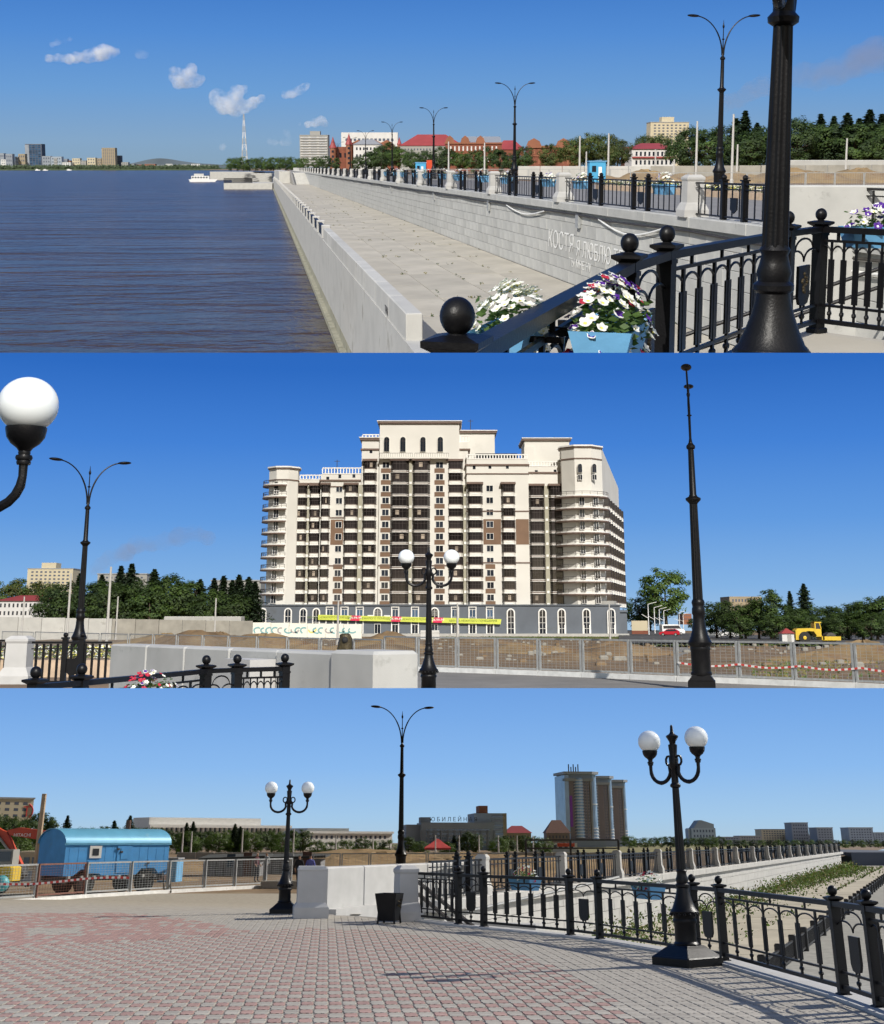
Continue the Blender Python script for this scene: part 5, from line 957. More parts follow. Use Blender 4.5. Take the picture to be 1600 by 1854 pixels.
# site clutter
t = thing('site_container', 'small white site container before the dark stone base', 'container', (P2.X(778, 225, 1150), 225, gz2(225))); b = MB(); b.bbox(-1.7, 1.7, 0, 2, 0, 1.55, .05); part('body', b, 'plaster_white', t); b = MB(); b.box(-1.75, 1.75, -.05, 2.05, 1.1, 1.2); part('rim', b, 'post_grey', t)
for i, (x, Y, rx, h, m) in enumerate(((300, 150, 6, 1.5, 'sand'), (355, 140, 7, 1.9, 'soil'), (395, 145, 6, 1.7, 'soil'), (480, 125, 6, 1.6, 'sand'), (470, 150, 8, 1.5, 'soil'), (706, 190, 5, 1.6, 'soil'), (700, 130, 6, 1.2, 'sand'), (690, 100, 5, .9, 'soil'), (860, 160, 6, 1.0, 'soil'), (940, 110, 6, .8, 'sand'), (1125, 105, 5, .9, 'soil'), (1110, 130, 4, .9, 'soil'), (1560, 90, 5, 1.3, 'sand'), (1480, 80, 4, .7, 'sand'), (560, 100, 5, .9, 'sand'), (1040, 85, 4, .6, 'soil'))):
    heap('soil_heap', 'heap of dug brown earth behind the mesh fence panels', (P2.X(x, Y, 1150), Y, gz2(Y) - .05), rx, rx * .8, h, m, i + 5, 'earth heaps on the building site')
r = random.Random(12); b = MB()
for _ in range(420):
    Y = r.uniform(62, 230); x = r.uniform(250, 1600); s_ = r.uniform(.08, .3); p = at(x, 1150, Y); b.bbox(p.x - s_, p.x + s_, Y - s_, Y + s_, gz2(Y) - .05, gz2(Y) + s_, s_ * .25, 0 if r.random() < .7 else 1)
tag(obj('rubble', b.mesh('rubble', ['concrete', 'soil'])), 'scattered rubble and clods across the dug site', 'rubble', kind='stuff')
b = MB()
for _ in range(1100):
    Y = r.uniform(50, 78); x = r.choice((r.uniform(1390, 1520), r.uniform(1250, 1600), r.uniform(1360, 1460))); p = at(x, 1200, Y); _leafquad(b, Vector((p.x, Y, gz2(Y) + r.random() * .2)), Vector((r.gauss(0, 1), -.6, r.gauss(.5, .4))).normalized(), r.uniform(.04, .11), r, 0 if r.random() < .6 else 1)
tag(obj('weeds', b.mesh('weeds', ['dry_grass', 'grass'])), 'patchy weeds beside the grey site track', 'weeds', kind='stuff')
fx = [0, 60, 120, 180, 232, 277, 320, 367, 414, 466, 521, 580, 640, 695, 757, 829, 900, 977, 1055, 1142, 1226, 1338, 1438, 1548, 1660]
for i, (x0_, x1_) in enumerate(zip(fx, fx[1:])):
    fence_panel('galvanised mesh fence panel ' + ('behind the granite stair parapet' if x1_ < 740 else 'standing on the white kerb of the square'), fp(x0_, -.45 if x1_ > 700 else -.6 - .004 * (fY(x0_) - 60)), fp(x1_ - 3, -.45 if x1_ > 700 else -.6 - .004 * (fY(x1_) - 60)), 1.42, 'mesh panels round the site')
for x0_, x1_ in zip(fx[13:], fx[14:]): b = MB(); p, q = fp(x0_, -.5), fp(x1_ - 1, -.5); b.bar(p + Vector((0, -.12, 0)), q + Vector((0, -.12, 0)), .3, .22); tag(obj('kerb_block', b.mesh('kerb_block', 'white_paint')), 'whitewashed kerb block under the mesh fence', 'kerb', 'whitewashed kerb blocks')
t = thing('barrier_tape', 'red and white striped barrier tape strung along mesh fence', 'tape', (0, 0, 0)); k = 0
for x0_, x1_ in zip(range(1226, 1700, 6), range(1232, 1700, 6)):
    p, q = fp(x0_, .12), fp(x1_, .12); sg = lambda x: -.10 * math.sin(math.pi * ((x - 1226) % 110) / 110); b = MB(); b.bar(p + Vector((0, -.1, sg(x0_))), q + Vector((0, -.1, sg(x1_))), .01, .07); part('stripe', b, 'tape_red' if k % 2 else 'tape_white', t); k += 1
for x, yt, Y in ((124, 1038, 140), (196, 1026, 120), (212, 1080, 200), (390, 1083, 190), (612, 1087, 150), (828, 1092, 150), (1103, 1094, 180), (42, 1080, 190)):
    p = at(x, 1120, Y); zt = at(x, yt, Y).z; b = MB(); b.lathe([(.2, 0), (.2, .4), (.15, .5), (.10, zt - gz2(Y))], 8); tag(obj('concrete_post', b.mesh('concrete_post', 'post_grey'), None, TR((P2.X(x, Y, 1110), Y, gz2(Y)))), 'bare pale lamp post without head on the dug building site', 'post', 'bare posts on the dug site')
# granite parapet, pillar, railing and flower box in the foreground
t = thing('stair_parapet', 'thick grey granite parapet wall with raised end block before building site', 'wall', (0, 0, 0))
pa, pb = at(200, 1163, 25.5), at(648, 1182, 18.6); pa.z = pb.z = 1.3; d = pb - pa; rz = math.atan2(d.y, d.x); Ln = d.length; pn = [0, .19, .37, .56, .74]
for u0, u1 in zip(pn, pn[1:]): b = MB(); b.bbox(Ln * u0 + .006, Ln * u1 - .006, 0, .62, -.3, 1.3, .035); part('granite_panel', b, 'granite', t, TR((pa.x, pa.y, 0), rz))
b = MB(); b.bbox(Ln * .74 + .006, Ln * .93, -.04, .66, -.3, 1.30, .035); part('end_block', b, 'granite', t, TR((pa.x, pa.y, 0), rz)); b = MB(); b.bbox(Ln * .93 + .006, Ln * 1.065, -.10, .72, -.3, 1.34, .05); part('end_pillar', b, 'granite', t, TR((pa.x, pa.y, 0), rz)); b = MB(); b.prism([(Ln * .62, -.3), (Ln * .74, -.3), (Ln * .74, 1.16), (Ln * .64, 1.16), (Ln * .62, 1.05)], -.5, -.02, 'y'); part('side_block', b, 'granite_light', t, TR((pa.x, pa.y, 0), rz))
p = at(622, 1180, 19.6); t = thing('crumpled_bag', 'dark brown crumpled bag standing open on the granite parapet', 'bag', (p.x, p.y + .3, 1.302)); b = MB(); r = random.Random(2); prof = [(.12, 0), (.125, .05), (.105, .12), (.10, .19), (.085, .25), (.05, .27), (.03, .2)]; b.lathe(prof, 14)
b.v = [(x * r.uniform(.85, 1.15), y * r.uniform(.7, .9), z) for x, y, z in b.v]; part('cloth', b, 'bronze_relief', t, smooth=True); b = MB(); b.sphere((0, -.075, .17), .05, 8); part('opening', b, 'rubber', t)
tp2 = [g(x, y, 1.3) for x, y in ((-60, 1217), (66, 1206), (149, 1201), (374, 1186), (430, 1184.5), (516, 1183))]; tp2 = [Vector((p.x, p.y, 0)) for p in tp2]
railing('black iron terrace railing with ball finials below the granite parapet', [(tp2[0], 'x'), (tp2[1], 'n'), (tp2[2], 'l'), (tp2[3], 'n'), (tp2[4], 'l'), (tp2[5], 'n')], 1.3 / 1.237, nb=6)
b = MB(); b.bar(tp2[0] + Vector((0, 0, 1.02)), tp2[1] + Vector((0, 0, 1.02)), .1, .06); tag(obj('rail_end', b.mesh('rail_end', 'black_iron')), 'black iron rail stub leading to the terrace railing post', 'railing')
p = at(282, 1235, 15.2); flower_box('blue planter of red and white petunias on the terrace railing', (p.x - .03, 15.0, .80), R(38), {'red': 5, 'white': 3, 'edged': 2}, 60, .92, seed=41, blos=.8)
pillar('pale granite pillar at the corner of the flower terrace', (P2.X(34, 36, 1200), 36, 0), R(0), 1.32, None, 1.0)
far_section('black iron railing section with shields before the flower bed', (P2.X(52, 35, 1200), 35, 0), (P2.X(204, 35, 1200), 35, 0), 1.2, None, 12, ((.42, .62),), .07); far_section('black iron railing section reaching out beside granite pillar', (P2.X(-100, 38, 1200), 38, 0), (P2.X(18, 38, 1200), 38, 0), 1.2, None, 12, ((.4, .6),), .07)
t = thing('flower_bed', 'bed of white and yellow flowers behind black railing section', 'flower bed', (P2.X(-20, 42, 1200), 42, -.1)); b = MB(); b.box(0, 4.6, 0, 1.6, 0, .55); part('kerb', b, 'wood_pale', t); b = MB(); r = random.Random(6)
for _ in range(1500): m = r.choices((0, 1, 2), (5, 4, 2))[0]; _leafquad(b, Vector((r.uniform(0, 4.6), r.uniform(0, 1.6), .6 + .4 * r.random())), Vector((r.gauss(0, .5), r.gauss(-.4, .5), 1)).normalized(), r.uniform(.04, .08), r, m)
part('flowers', b, ['leaf', 'petal_white', 'petal_yellow'], t, kind='stuff')
# lamps
globe_lamp('black twin globe lamp before the apartment house', (P2.X(776, 30.4, 1150), 30.4, gz2(30.4)), 0, None, 1.03)
globe_lamp('black globe lamp with one big white globe close over the railing', (P2.X(58, 7.0, 740) - .49, 7.0, -.02), R(-6), None, .90)
street_lamp('black twin arm street lamp rising beside granite pillar', (P2.X(146, 68, 1110), 68, gz2(68)), R(28), None, 1.02)
street_lamp('tall black street lamp standing against the mesh fence on the square', (P2.X(1270, 43.6, 1230), 43.6, -.58), R(77.5), None, 1.0)
# background left
use(P2)
t, W, Hh = block('white_house', 'white house with dark red roof beyond the site wall', -10, 86, 1088, 1118, 290, 12, 'plaster_white', 2, 11, .42, .5, 'glass_dark', 'roof_red', rise=1.4)
t, W, Hh = block('high_rise', 'cream stepped high rise above the olive trees', 44, 127, 1030, 1112, 900, 18, 'plaster_beige', 12, 9, .5, .45, 'far_dark', 'flat'); b = MB(); b.box(-W * .22, W * .1, 2, 14, Hh, Hh + 4.5); part('penthouse', b, 'plaster_beige', t)
block('grey_block', 'grey apartment block half hidden behind dark spruces', 172, 262, 1040, 1116, 600, 14, 'plaster_grey', 10, 10, .5, .45, 'far_dark', 'flat'); block('grey_block', 'pale apartment block showing between trees beside apartment house', 380, 470, 1052, 1116, 520, 14, 'plaster_grey', 7, 10, .5, .45, 'far_dark', 'flat')
T1 = 'dark spruce in the belt left of the apartment house'; T2 = 'leafy green tree in the belt left of the apartment house'
row([(x, y, k, Y, T1, 1.25) for x, y, k, Y in ((233, 1020, 'fir', 262, ), (214, 1024, 'spruce', 275), (275, 1030, 'fir', 270), (385, 1046, 'fir', 268), (402, 1042, 'spruce', 262), (430, 1040, 'fir', 258), (448, 1044, 'fir', 255), (360, 1048, 'fir', 275), (140, 1038, 'spruce', 280), (180, 1040, 'fir', 285), (418, 1050, 'fir', 270), (460, 1052, 'fir', 250))], -2)
row([(x, y, k, Y, T2, w) for x, y, k, Y, w in ((98, 1062, 'broad', 262, 1.2), (120, 1048, 'broad', 258, 1.2), (155, 1050, 'broad', 256, 1.2), (185, 1048, 'oval', 256, 1.4), (250, 1045, 'broad', 255, 1.1), (300, 1040, 'broad', 258, 1.0), (320, 1032, 'broad', 256, 1.0), (340, 1048, 'oval', 255, 1.3), (210, 1052, 'broad', 250, 1.2), (270, 1055, 'broad', 250, 1.2), (380, 1062, 'broad', 250, 1.2), (420, 1068, 'broad', 248, 1.2))], -2)
row([(x, y, 'olive', 330, 'yellowish olive tree near the white house with red roof', 1.0) for x, y in ((5, 1050), (30, 1044), (62, 1048), (85, 1050))], -2)
# background right
T3 = 'leafy green tree in the park beyond the yellow roller'
row([(1206, 1027, 'light', 380, 'tall bright poplar rising alone right of apartment house', 1.15), (1158, 1078, 'broad', 390, 'dark round tree beside the grey annex', 1.3), (1176, 1082, 'broad', 395, 'dark round tree beside the grey annex', 1.3), (1252, 1118, 'broad', 460, 'small tree at the end of the street', 1.2), (1262, 1122, 'broad', 470, 'small tree at the end of the street', 1.2)], -2.2)
row([(x, y, k, Y, T3, w) for x, y, k, Y, w in ((1296, 1086, 'broad', 215, 1.3), (1320, 1084, 'broad', 210, 1.4), (1348, 1090, 'broad', 205, 1.4), (1372, 1078, 'oval', 205, 1.2), (1394, 1066, 'oval', 200, 1.2), (1420, 1090, 'broad', 200, 1.4), (1440, 1096, 'broad', 195, 1.3), (1480, 1092, 'broad', 195, 1.3), (1508, 1094, 'broad', 192, 1.5), (1534, 1090, 'broad', 190, 1.4), (1560, 1082, 'broad', 188, 1.4), (1586, 1078, 'broad', 185, 1.4), (1610, 1074, 'broad', 185, 1.4), (1338, 1104, 'broad', 195, 1.5), (1400, 1108, 'broad', 190, 1.6), (1460, 1110, 'broad', 188, 1.6), (1520, 1108, 'broad', 184, 1.6), (1575, 1106, 'broad', 180, 1.6))], -1.6)
row([(1458, 1056, 'fir', 205, 'tall dark spruce above the park trees beyond the roller', 1.2), (1432, 1070, 'spruce', 215, 'slim dark spruce above the park trees beyond the roller', 1.1)], -1.6)
block('flat_roofed_building', 'long pale building showing above the park trees', 1322, 1380, 1080, 1118, 420, 14, 'plaster_tan', 3, 9, .5, .4, 'far_dark', None)
block('far_house', 'pinkish far house closing the street', 1236, 1252, 1111, 1124, 700, 14, 'brick_pale', 2, 4, .4, .4, 'far_dark', None)
t = thing('yellow_fence', 'short yellow wall on red base beside the grey annex', 'wall', (P2.X(1158, 310, 1140), 310, gb)); b = MB(); b.box(-2, 2, 0, .3, 1.0, 3.4); part('panel', b, 'plaster_beige', t); b = MB(); b.box(-2, 2, -.05, .35, 0, 1.0); part('base', b, 'brick', t)
for i, (x, yt, Y) in enumerate(((1174, 1094, 300), (1185, 1100, 325), (1194, 1103, 345), (1202, 1106, 365), (1230, 1109, 400), (1237, 1112, 430))):
    zt = at(x, yt, Y).z; z0 = gz2(Y) + .2; t = thing('white_street_light', 'slim white street light in the row along the side street', 'street light', (P2.X(x, Y, 1130), Y, z0), 0, 'white street lights'); b = MB(); b.lathe([(.14, 0), (.09, zt - z0)], 8); part('pole', b, 'car_white', t); b = MB(); b.bar((0, 0, zt - z0), (2.1, 0, zt - z0 + .55), .1, .1); part('arm', b, 'car_white', t); b = MB(); b.bar((0, 0, (zt - z0) * .55), (-1.6, 0, (zt - z0) * .68), .09, .09); part('low_arm', b, 'car_white', t)
car('white minibus waiting at the street corner', (P2.X(1217, 285, 1150), 285, gz2(285) + .37), R(10), 'car_white', 'van', name='minibus', cat='van')
car('red hatchback parked in front of white minibus', (P2.X(1212, 262, 1150), 262, gz2(262) + .30), R(165), 'car_red'); car('white car parked by the road near park trees', (P2.X(1315, 225, 1155), 225, gz2(225) + .29), R(172), 'car_white'); car('dark car standing behind the white car', (P2.X(1312, 240, 1150), 240, gz2(240) + .29), R(8), 'car_dark'); car('silver car nosing out from behind street lamp', (P2.X(1290, 232, 1152), 232, gz2(232) + .29), R(150), 'car_silver')
# yellow roller and kiosk
t = thing('road_roller', 'yellow articulated road roller standing on the building site', 'road roller', (P2.X(1478, 165, 1160), 165, gz2(165)), R(0))
def cyl(r_, w_, n=18): b = MB(); b.lathe([(r_ * .6, -w_ / 2), (r_, -w_ / 2 + .04), (r_, w_ / 2 - .04), (r_ * .6, w_ / 2)], n, 0, Matrix.Rotation(R(90), 4, 'X')); return b
o = part('rear_wheel', cyl(.78, .55), 'rubber', t, TR((-1.75, -.6, .78))); part('hub', cyl(.28, .6, 10), 'machine_yellow', o); o = part('rear_wheel', cyl(.78, .55), 'rubber', t, TR((-1.75, .9, .78)))
part('drum', cyl(.72, 1.9, 24), 'steel_dark', t, TR((1.7, .1, .72))); b = MB(); b.box(.55, 2.9, -1.05, -.9, .45, .95); b.box(.55, 2.9, 1.1, 1.25, .45, .95); b.box(.4, .75, -1.05, 1.25, .5, .95); part('drum_frame', b, 'machine_yellow', t)
b = MB(); b.prism([(-2.9, .5), (-2.2, .55), (-2.05, 1.1), (-1.4, 1.65), (-.5, 1.6), (-.1, 1.0), (.3, 1.0), (.25, 1.75), (-.6, 2.0), (-2.6, 1.95), (-2.9, 1.7)], -.75, .95, 'y'); part('engine_hood', b, 'machine_yellow', t)
b = MB(); b.box(-.35, -.2, -.7, .9, 1.7, 2.75); b.box(-.2, .5, -.7, .9, .9, 1.9); b.box(-.35, .55, -.72, .92, 2.65, 2.8); b.bar((.5, -.66, 1.9), (.3, -.66, 2.7), .1, .1); b.bar((.5, .86, 1.9), (.3, .86, 2.7), .1, .1); part('cab', b, 'machine_yellow', t); b = MB(); b.box(-.2, .36, -.66, -.62, 1.9, 2.65); part('cab_window', b, 'glass_dark', t); part('plate', MB().box(-.1, .2, -.74, -.70, 1.3, 1.6), 'plaster_white', t)
t = thing('kiosk', 'tiny white kiosk with pointed red roof behind yellow roller', 'kiosk', (P2.X(1427, 156, 1160), 156, gz2(156))); b = MB(); b.box(-.75, .75, 0, 1.4, 0, 1.35); part('wall', b, 'plaster_white', t); b = MB(); b.lathe([(1.25, 1.36), (.05, 2.0)], 4, 0, TR((0, .7, 0)), True); part('roof', b, 'roof_red', t); pane(t, -.1, .4, .05, 1.2, 0, 'plaster_grey', 'door')
vol_mat('smoke_dense', (.55, .47, .43), .03, .02, .40, .0, .25)
cloud('thin brownish smoke plume drifting above the left tree belt', 285, 985, 200, 60, 1100, 'smoke_dense', 9, 'smoke_plume', 'smoke', None, [(-110, 46, 12), (-98, 36, 15), (-80, 24, 17), (-58, 14, 19), (-34, 2, 19), (-10, 0, 16), (12, -6, 20), (40, -12, 20), (64, -20, 18), (90, -10, 16)])
# ================================================================== STRIP 3: the terrace, the square and the blue wagon
use(P3); g, at = P3.g, P3.at
def gz3(Y): return 0 if Y < 36 else -.6 * (Y - 36) / 16 if Y < 52 else -.6
def proj(p):                                          # ground point to photograph pixel, to look the paving pattern up
    dY, dZ = p[1], p[2] - EYE; c, n = math.cos(P3.a), math.sin(P3.a); fw = dY * c - dZ * n; up = dY * n + dZ * c; return 800 + F * p[0] / fw, PY - F * up / fw
_r = P3.ray(1690, HOR[3]); QA3 = math.atan2(_r[0], _r[1]); q3 = Vector((math.sin(QA3), math.cos(QA3), 0)); p3 = Vector((math.cos(QA3), -math.sin(QA3), 0))
def Q3(s, u, z=0): return q3 * s + p3 * u + Vector((0, 0, z))
QR3 = math.pi / 2 - QA3; QM3 = TR((0, 0, 0), QR3); ZL3 = -2.2; UW3 = -14.5
rp = [g(x, y) for x, y in ((752, 1667), (830, 1676), (876, 1680.5), (1033, 1696), (1086, 1703), (1262, 1733), (1312, 1743), (1528, 1806), (1593, 1829), (1720, 1880))]
# land behind the wall, lower promenade, paving
b = MB(); b.add([Q3(38, UW3 - .3, -.62), Q3(900, UW3 - .3, -.62), Vector((900, 1500, -.62)), Vector((-700, 1500, -.62)), Vector((-30, 50, -.62)), Vector((-14, 36, -.62))], [(0, 1, 2, 3, 4, 5)]); struct('building_site_ground', b, 'soil')
b = MB(); b.add([Q3(230, -60, -.58), Q3(700, -25, -.58), Vector((700, 900, -.58)), Vector((-60, 900, -.58)), Vector((20, 300, -.58))], [(0, 1, 2, 3, 4)]); struct('meadow', b, 'dry_grass')
b = MB(); b.add([Q3(8, UW3 + .05, ZL3), Q3(8, -1, ZL3), Q3(600, -1, ZL3), Q3(600, UW3 + .05, ZL3)], [(0, 1, 2, 3)]); prom3 = struct('lower_promenade', b, 'mortar')
sl3 = MB(); sl3.box(.02, 4.98, .02, 2.98, -.05, .03); sl3 = sl3.mesh('slab', 'slab'); s = 12.0
while s < 230:
    for k in range(3): part('slab', sl3, None, prom3, QM3 @ TR((s, -UW3 - 9.05 + k * 3.0, ZL3 + rnd.uniform(0, .02))))
    s += 5
b = MB(); b.add([Q3(-20, -4.4, -6), Q3(-20, 60, -6), Q3(900, 300, -6), Q3(900, -4.4, -6)], [(0, 1, 2, 3)]); struct('river', b, 'water')
out = [(p.x + .22, p.y + .16) for p in rp]
b = MB(); b.prism([(-16, 11), (-26, 36.5), (-6, 36.5), (-2.2, 35.2)] + [(x, y) for x, y in out] + [(6, 10)], -1.2, -.012); struct('terrace_floor', b, 'paver_joint')
b = MB(); b.add([(-26, 36.4, -.03), (-2.2, 36.4, -.03), (-2.5, 52, -.6), (2, 66, -.6), (-30, 66, -.6)], [(0, 1, 2, 3, 4)]); struct('square_paving', b, 'paver_grey')
b = MB(); b.add([g(-80, 1636, -.36), g(-80, 1664, -.02), g(250, 1658, -.03), g(235, 1640, -.3)], [(0, 1, 2, 3)]); 
# tiles: wavy edged pavers, red and grey chequered in the round field, grey in the ring, solid red to the left
TW, TH = .168, .37; curve = [(-200, 1722), (0, 1712), (250, 1700), (400, 1688), (560, 1680), (700, 1684), (850, 1705), (950, 1730), (1040, 1765), (1100, 1805), (1160, 1854), (1250, 1990)]
def cy(x):
    for (a, A), (c, C) in zip(curve, curve[1:]):
        if x <= c: return A + (C - A) * max(0, x - a) / (c - a)
    return 2100
def tile_poly(w, h):
    e = .011; return [(-w / 2, -h / 2 + .02), (-w / 4, -h / 2 - e), (0, -h / 2 + .012), (w / 4, -h / 2 - e), (w / 2, -h / 2 + .02), (w / 2 - e, -h / 4), (w / 2 + e * .8, 0), (w / 2 - e, h / 4), (w / 2, h / 2 - .02), (w / 4, h / 2 + e), (0, h / 2 - .012), (-w / 4, h / 2 + e), (-w / 2, h / 2 - .02), (-w / 2 + e, h / 4), (-w / 2 - e * .8, 0), (-w / 2 + e, -h / 4)]
def tile_geo(mb, m=0, X=None, dz=0):
    P = tile_poly(TW - .005, TH - .008); n = len(P); I = [(x * .95, y * .975) for x, y in P]
    mb.add([(x, y, -.012) for x, y in P] + [(x, y, -.004 + dz) for x, y in P] + [(x, y, dz) for x, y in I], [(i, (i + 1) % n, n + (i + 1) % n, n + i) for i in range(n)] + [(n + i, n + (i + 1) % n, 2 * n + (i + 1) % n, 2 * n + i) for i in range(n)] + [tuple(range(2 * n, 3 * n))], m, X)
tm = []
for m in ('paver_grey', 'paver_red'): mb = MB(); tile_geo(mb); tm.append(mb.mesh('paving_tile', m))
def inside(x, y, poly):
    c = False; j = len(poly) - 1
    for i in range(len(poly)):
        (xi, yi), (xj, yj) = poly[i], poly[j]
        if (yi > y) != (yj > y) and x < (xj - xi) * (y - yi) / (yj - yi) + xi: c = not c
        j = i
    return c
floor3 = struct('paving', MB().add([(-16, 12, -.009), (5, 12, -.009), (4, 24, -.009), (-2, 33, -.009), (-14, 33, -.009)], [(0, 1, 2, 3, 4)]), 'paver_joint')
tzone = [(-13.2, 12), (-15.5, 36.4), (-3.4, 36.4), (-1.0, 32.6)] + [(p.x - .16, p.y - .12) for p in rp] + [(6, 12)]
redz = [(-90, 1638), (130, 1645), (330, 1662), (480, 1690), (250, 1703), (-90, 1716)]; TA = R(5); cA, sA = math.cos(TA), math.sin(TA); tiles = []
for j in range(20, 110):
    for i in range(-110, 45):
        x, y = i * TW, j * TH; X_, Y_ = x * cA - y * sA, x * sA + y * cA
        if not inside(X_, Y_, tzone) or Y_ < 13.5: continue
        px, py = proj((X_, Y_, 0))
        if px < -60 or px > 1660 or py > 1885: continue
        if inside(px, py, redz): red = not (45 < px < 150 and 1680 < py < 1691) and rnd.random() < .72
        elif py > cy(px): red = (i + j) % 2 == 0
        else: red = False
        tiles.append((py, X_, Y_, red))
tiles.sort(reverse=True); big = [MB(), MB()]
vis = [t_ for t_ in tiles if 0 <= proj((t_[1], t_[2], 0))[0] <= 1600 and t_[0] < 1862][:300]; vs_ = set(vis)
for t_ in tiles:
    T = TR((t_[1], t_[2], rnd.uniform(-.002, .002)), TA, (.86, .80, 1) if t_[3] and t_[0] > cy(proj((t_[1], t_[2], 0))[0]) else None)
    if t_ in vs_: part('paving_tile', tm[t_[3]], None, floor3, T)
    else: tile_geo(big[t_[3]], 0, T)
part('grey_tile_field', big[0], 'paver_grey', floor3, kind='stuff'); part('red_tile_field', big[1], 'paver_red', floor3, kind='stuff')
for a_, c_ in zip(rp, rp[1:]):
    b = MB(); d = c_ - a_; b.box(0, d.length, -.2, .26, -.4, .035); part('kerb', b, 'granite_light', floor3, TR(a_, math.atan2(d.y, d.x)))
# railing, lamps
railing('black iron terrace railing with shields curving past the globe lamp', [(rp[0], 'e'), (rp[1], 'n'), (rp[2], 'l'), (rp[3], 'n'), (rp[4], 'l'), (rp[5], 'n'), (rp[6], 'l'), (rp[7], 'n'), (rp[8], 'l'), (rp[9], 'n')], 1.03, nb=6, crest=False)
p = g(1245, 1747); globe_lamp('black twin globe lamp standing before the terrace railing', (p.x, p.y, .002), R(-54), None, 1.0)
p = g(514, 1653); globe_lamp('black twin globe lamp beside the granite parapet end', (p.x, p.y, .002), R(4), None, .94)
street_lamp('tall black twin arm street lamp behind the granite parapet', (P3.X(725, 88, 1580), 88, -.6), R(12), None, 1.0)
for x, y, sd, lb in ((938, 1612, 51, 'blue planter of white and red petunias by the stair end of railing'), (1163, 1631, 52, 'blue planter of red and white petunias near the globe lamp')):
    i = 2 if x < 1000 else 4; a_, c_ = rp[i], rp[i + 1]; u = (x - proj(a_)[0]) / (proj(c_)[0] - proj(a_)[0]); u = min(.72, max(.3, u)); pp = a_ + (c_ - a_) * u; d = c_ - a_; rz = math.atan2(d.y, d.x); nrm = Vector((math.sin(rz), -math.cos(rz), 0)); nrm = -nrm
    flower_box(lb, pp + nrm * .26 + Vector((0, 0, .80)), rz, {'white': 4, 'red': 3}, 46, 1.12, .62, seed=sd, blos=.75)
# granite parapet, pillars, bin, stairs
t = thing('stair_parapet', 'pale granite parapet wall with pillar at the head of stairs', 'wall', (0, 0, 0)); pa = g(590, 1655); pe = g(868, 1655); ya, ye = pa.y, 46.0
A_ = Vector((pa.x, pa.y, 0)); E_ = Vector((P3.X(868, ye, 1575), ye, 0)); d = E_ - A_; Ln = d.length; rz = math.atan2(d.y, d.x)
for u0, u1 in ((0, .2), (.2, .4), (.4, .6), (.6, .8), (.8, 1)): b = MB(); b.bbox(Ln * u0 + .006, Ln * u1 - .006, 0, .6, -2.4, 1.14, .035); part('granite_panel', b, 'granite_light', t, TR(A_, rz))
b = MB(); b.box(0, Ln, -.3, 0, -2.4, .12); part('base_course', b, 'granite_light', t, TR(A_, rz))
p = g(560, 1662); b = MB(); b.lathe([(.62, 0), (.62, .25), (.50, .36), (.50, 1.08), (.52, 1.12), (.47, 1.2)], 4, 0, None, True); part('end_pillar', b, 'granite_light', t, TR((p.x, p.y + .2, 0), R(8)))
p = g(734, 1668); pillar('grey granite pillar where the terrace railing ends behind the bin', (p.x, p.y + .15, 0), R(20), 1.24, None, .78)
p = g(704, 1672); t = thing('litter_bin', 'black iron litter bin with crest leaning on splayed legs', 'litter bin', (p.x, p.y, 0), R(-18), None, 1.05); b = MB(); b.lathe([(.25, .06), (.36, .62), (.34, .62), (.2, .12)], 4, 0, None, True); part('basket', b, 'black_iron', t)
for sx in (-1, 1):
    for sy in (-1, 1): b = MB(); b.bar((sx * .2, sy * .2, .0), (sx * .16, sy * .16, .5), .035, .035); part('leg', b, 'black_iron', t)
b = MB(); 
for k in range(14): b.sphere((.235 + rnd.uniform(-.01, .03), rnd.uniform(-.09, .09), rnd.uniform(.3, .5)), .02, 4)
part('crest', b, 'bronze_relief', t)
t = thing('stair', 'pale stone stair descending behind the terrace railing', 'stairs', (0, 0, 0)); b = MB(); SA = rp[0] + Vector((.5, .6, 0)); sd_ = (E_ - A_).normalized(); sn = Vector((sd_.y, -sd_.x, 0))
for k in range(10): o = SA + sd_ * (k * .55) ; b.prism([tuple((o + sn * a_ + sd_ * c_)[:2]) for a_, c_ in ((-1.6, 0), (2.6, 0), (2.6, .54), (-1.6, .54))], -2.4, -.06 - .21 * k); 
part('steps', b, 'granite_light', t)
t = thing('stair_handrail', 'dark sloping handrail beside the descending stair', 'handrail', (0, 0, 0))
for dz in (0, -.28):
    a_, c_ = at(757, 1597, 35), at(872, 1690, 30); b = MB(); b.bar((a_.x, 35, a_.z + dz), (c_.x, 30, c_.z + dz), .07, .07); part('rail', b, 'steel_dark', t)
t = thing('wall_handrail', 'bright steel handrail along the pale stair wall', 'handrail', (0, 0, 0)); a_, c_ = at(846, 1650, 42), at(1120, 1588, 47); b = MB(); b.tube([(a_.x, 42, a_.z), (c_.x, 47, c_.z)], .05, 8); part('pipe', b, 'galvanised', t)
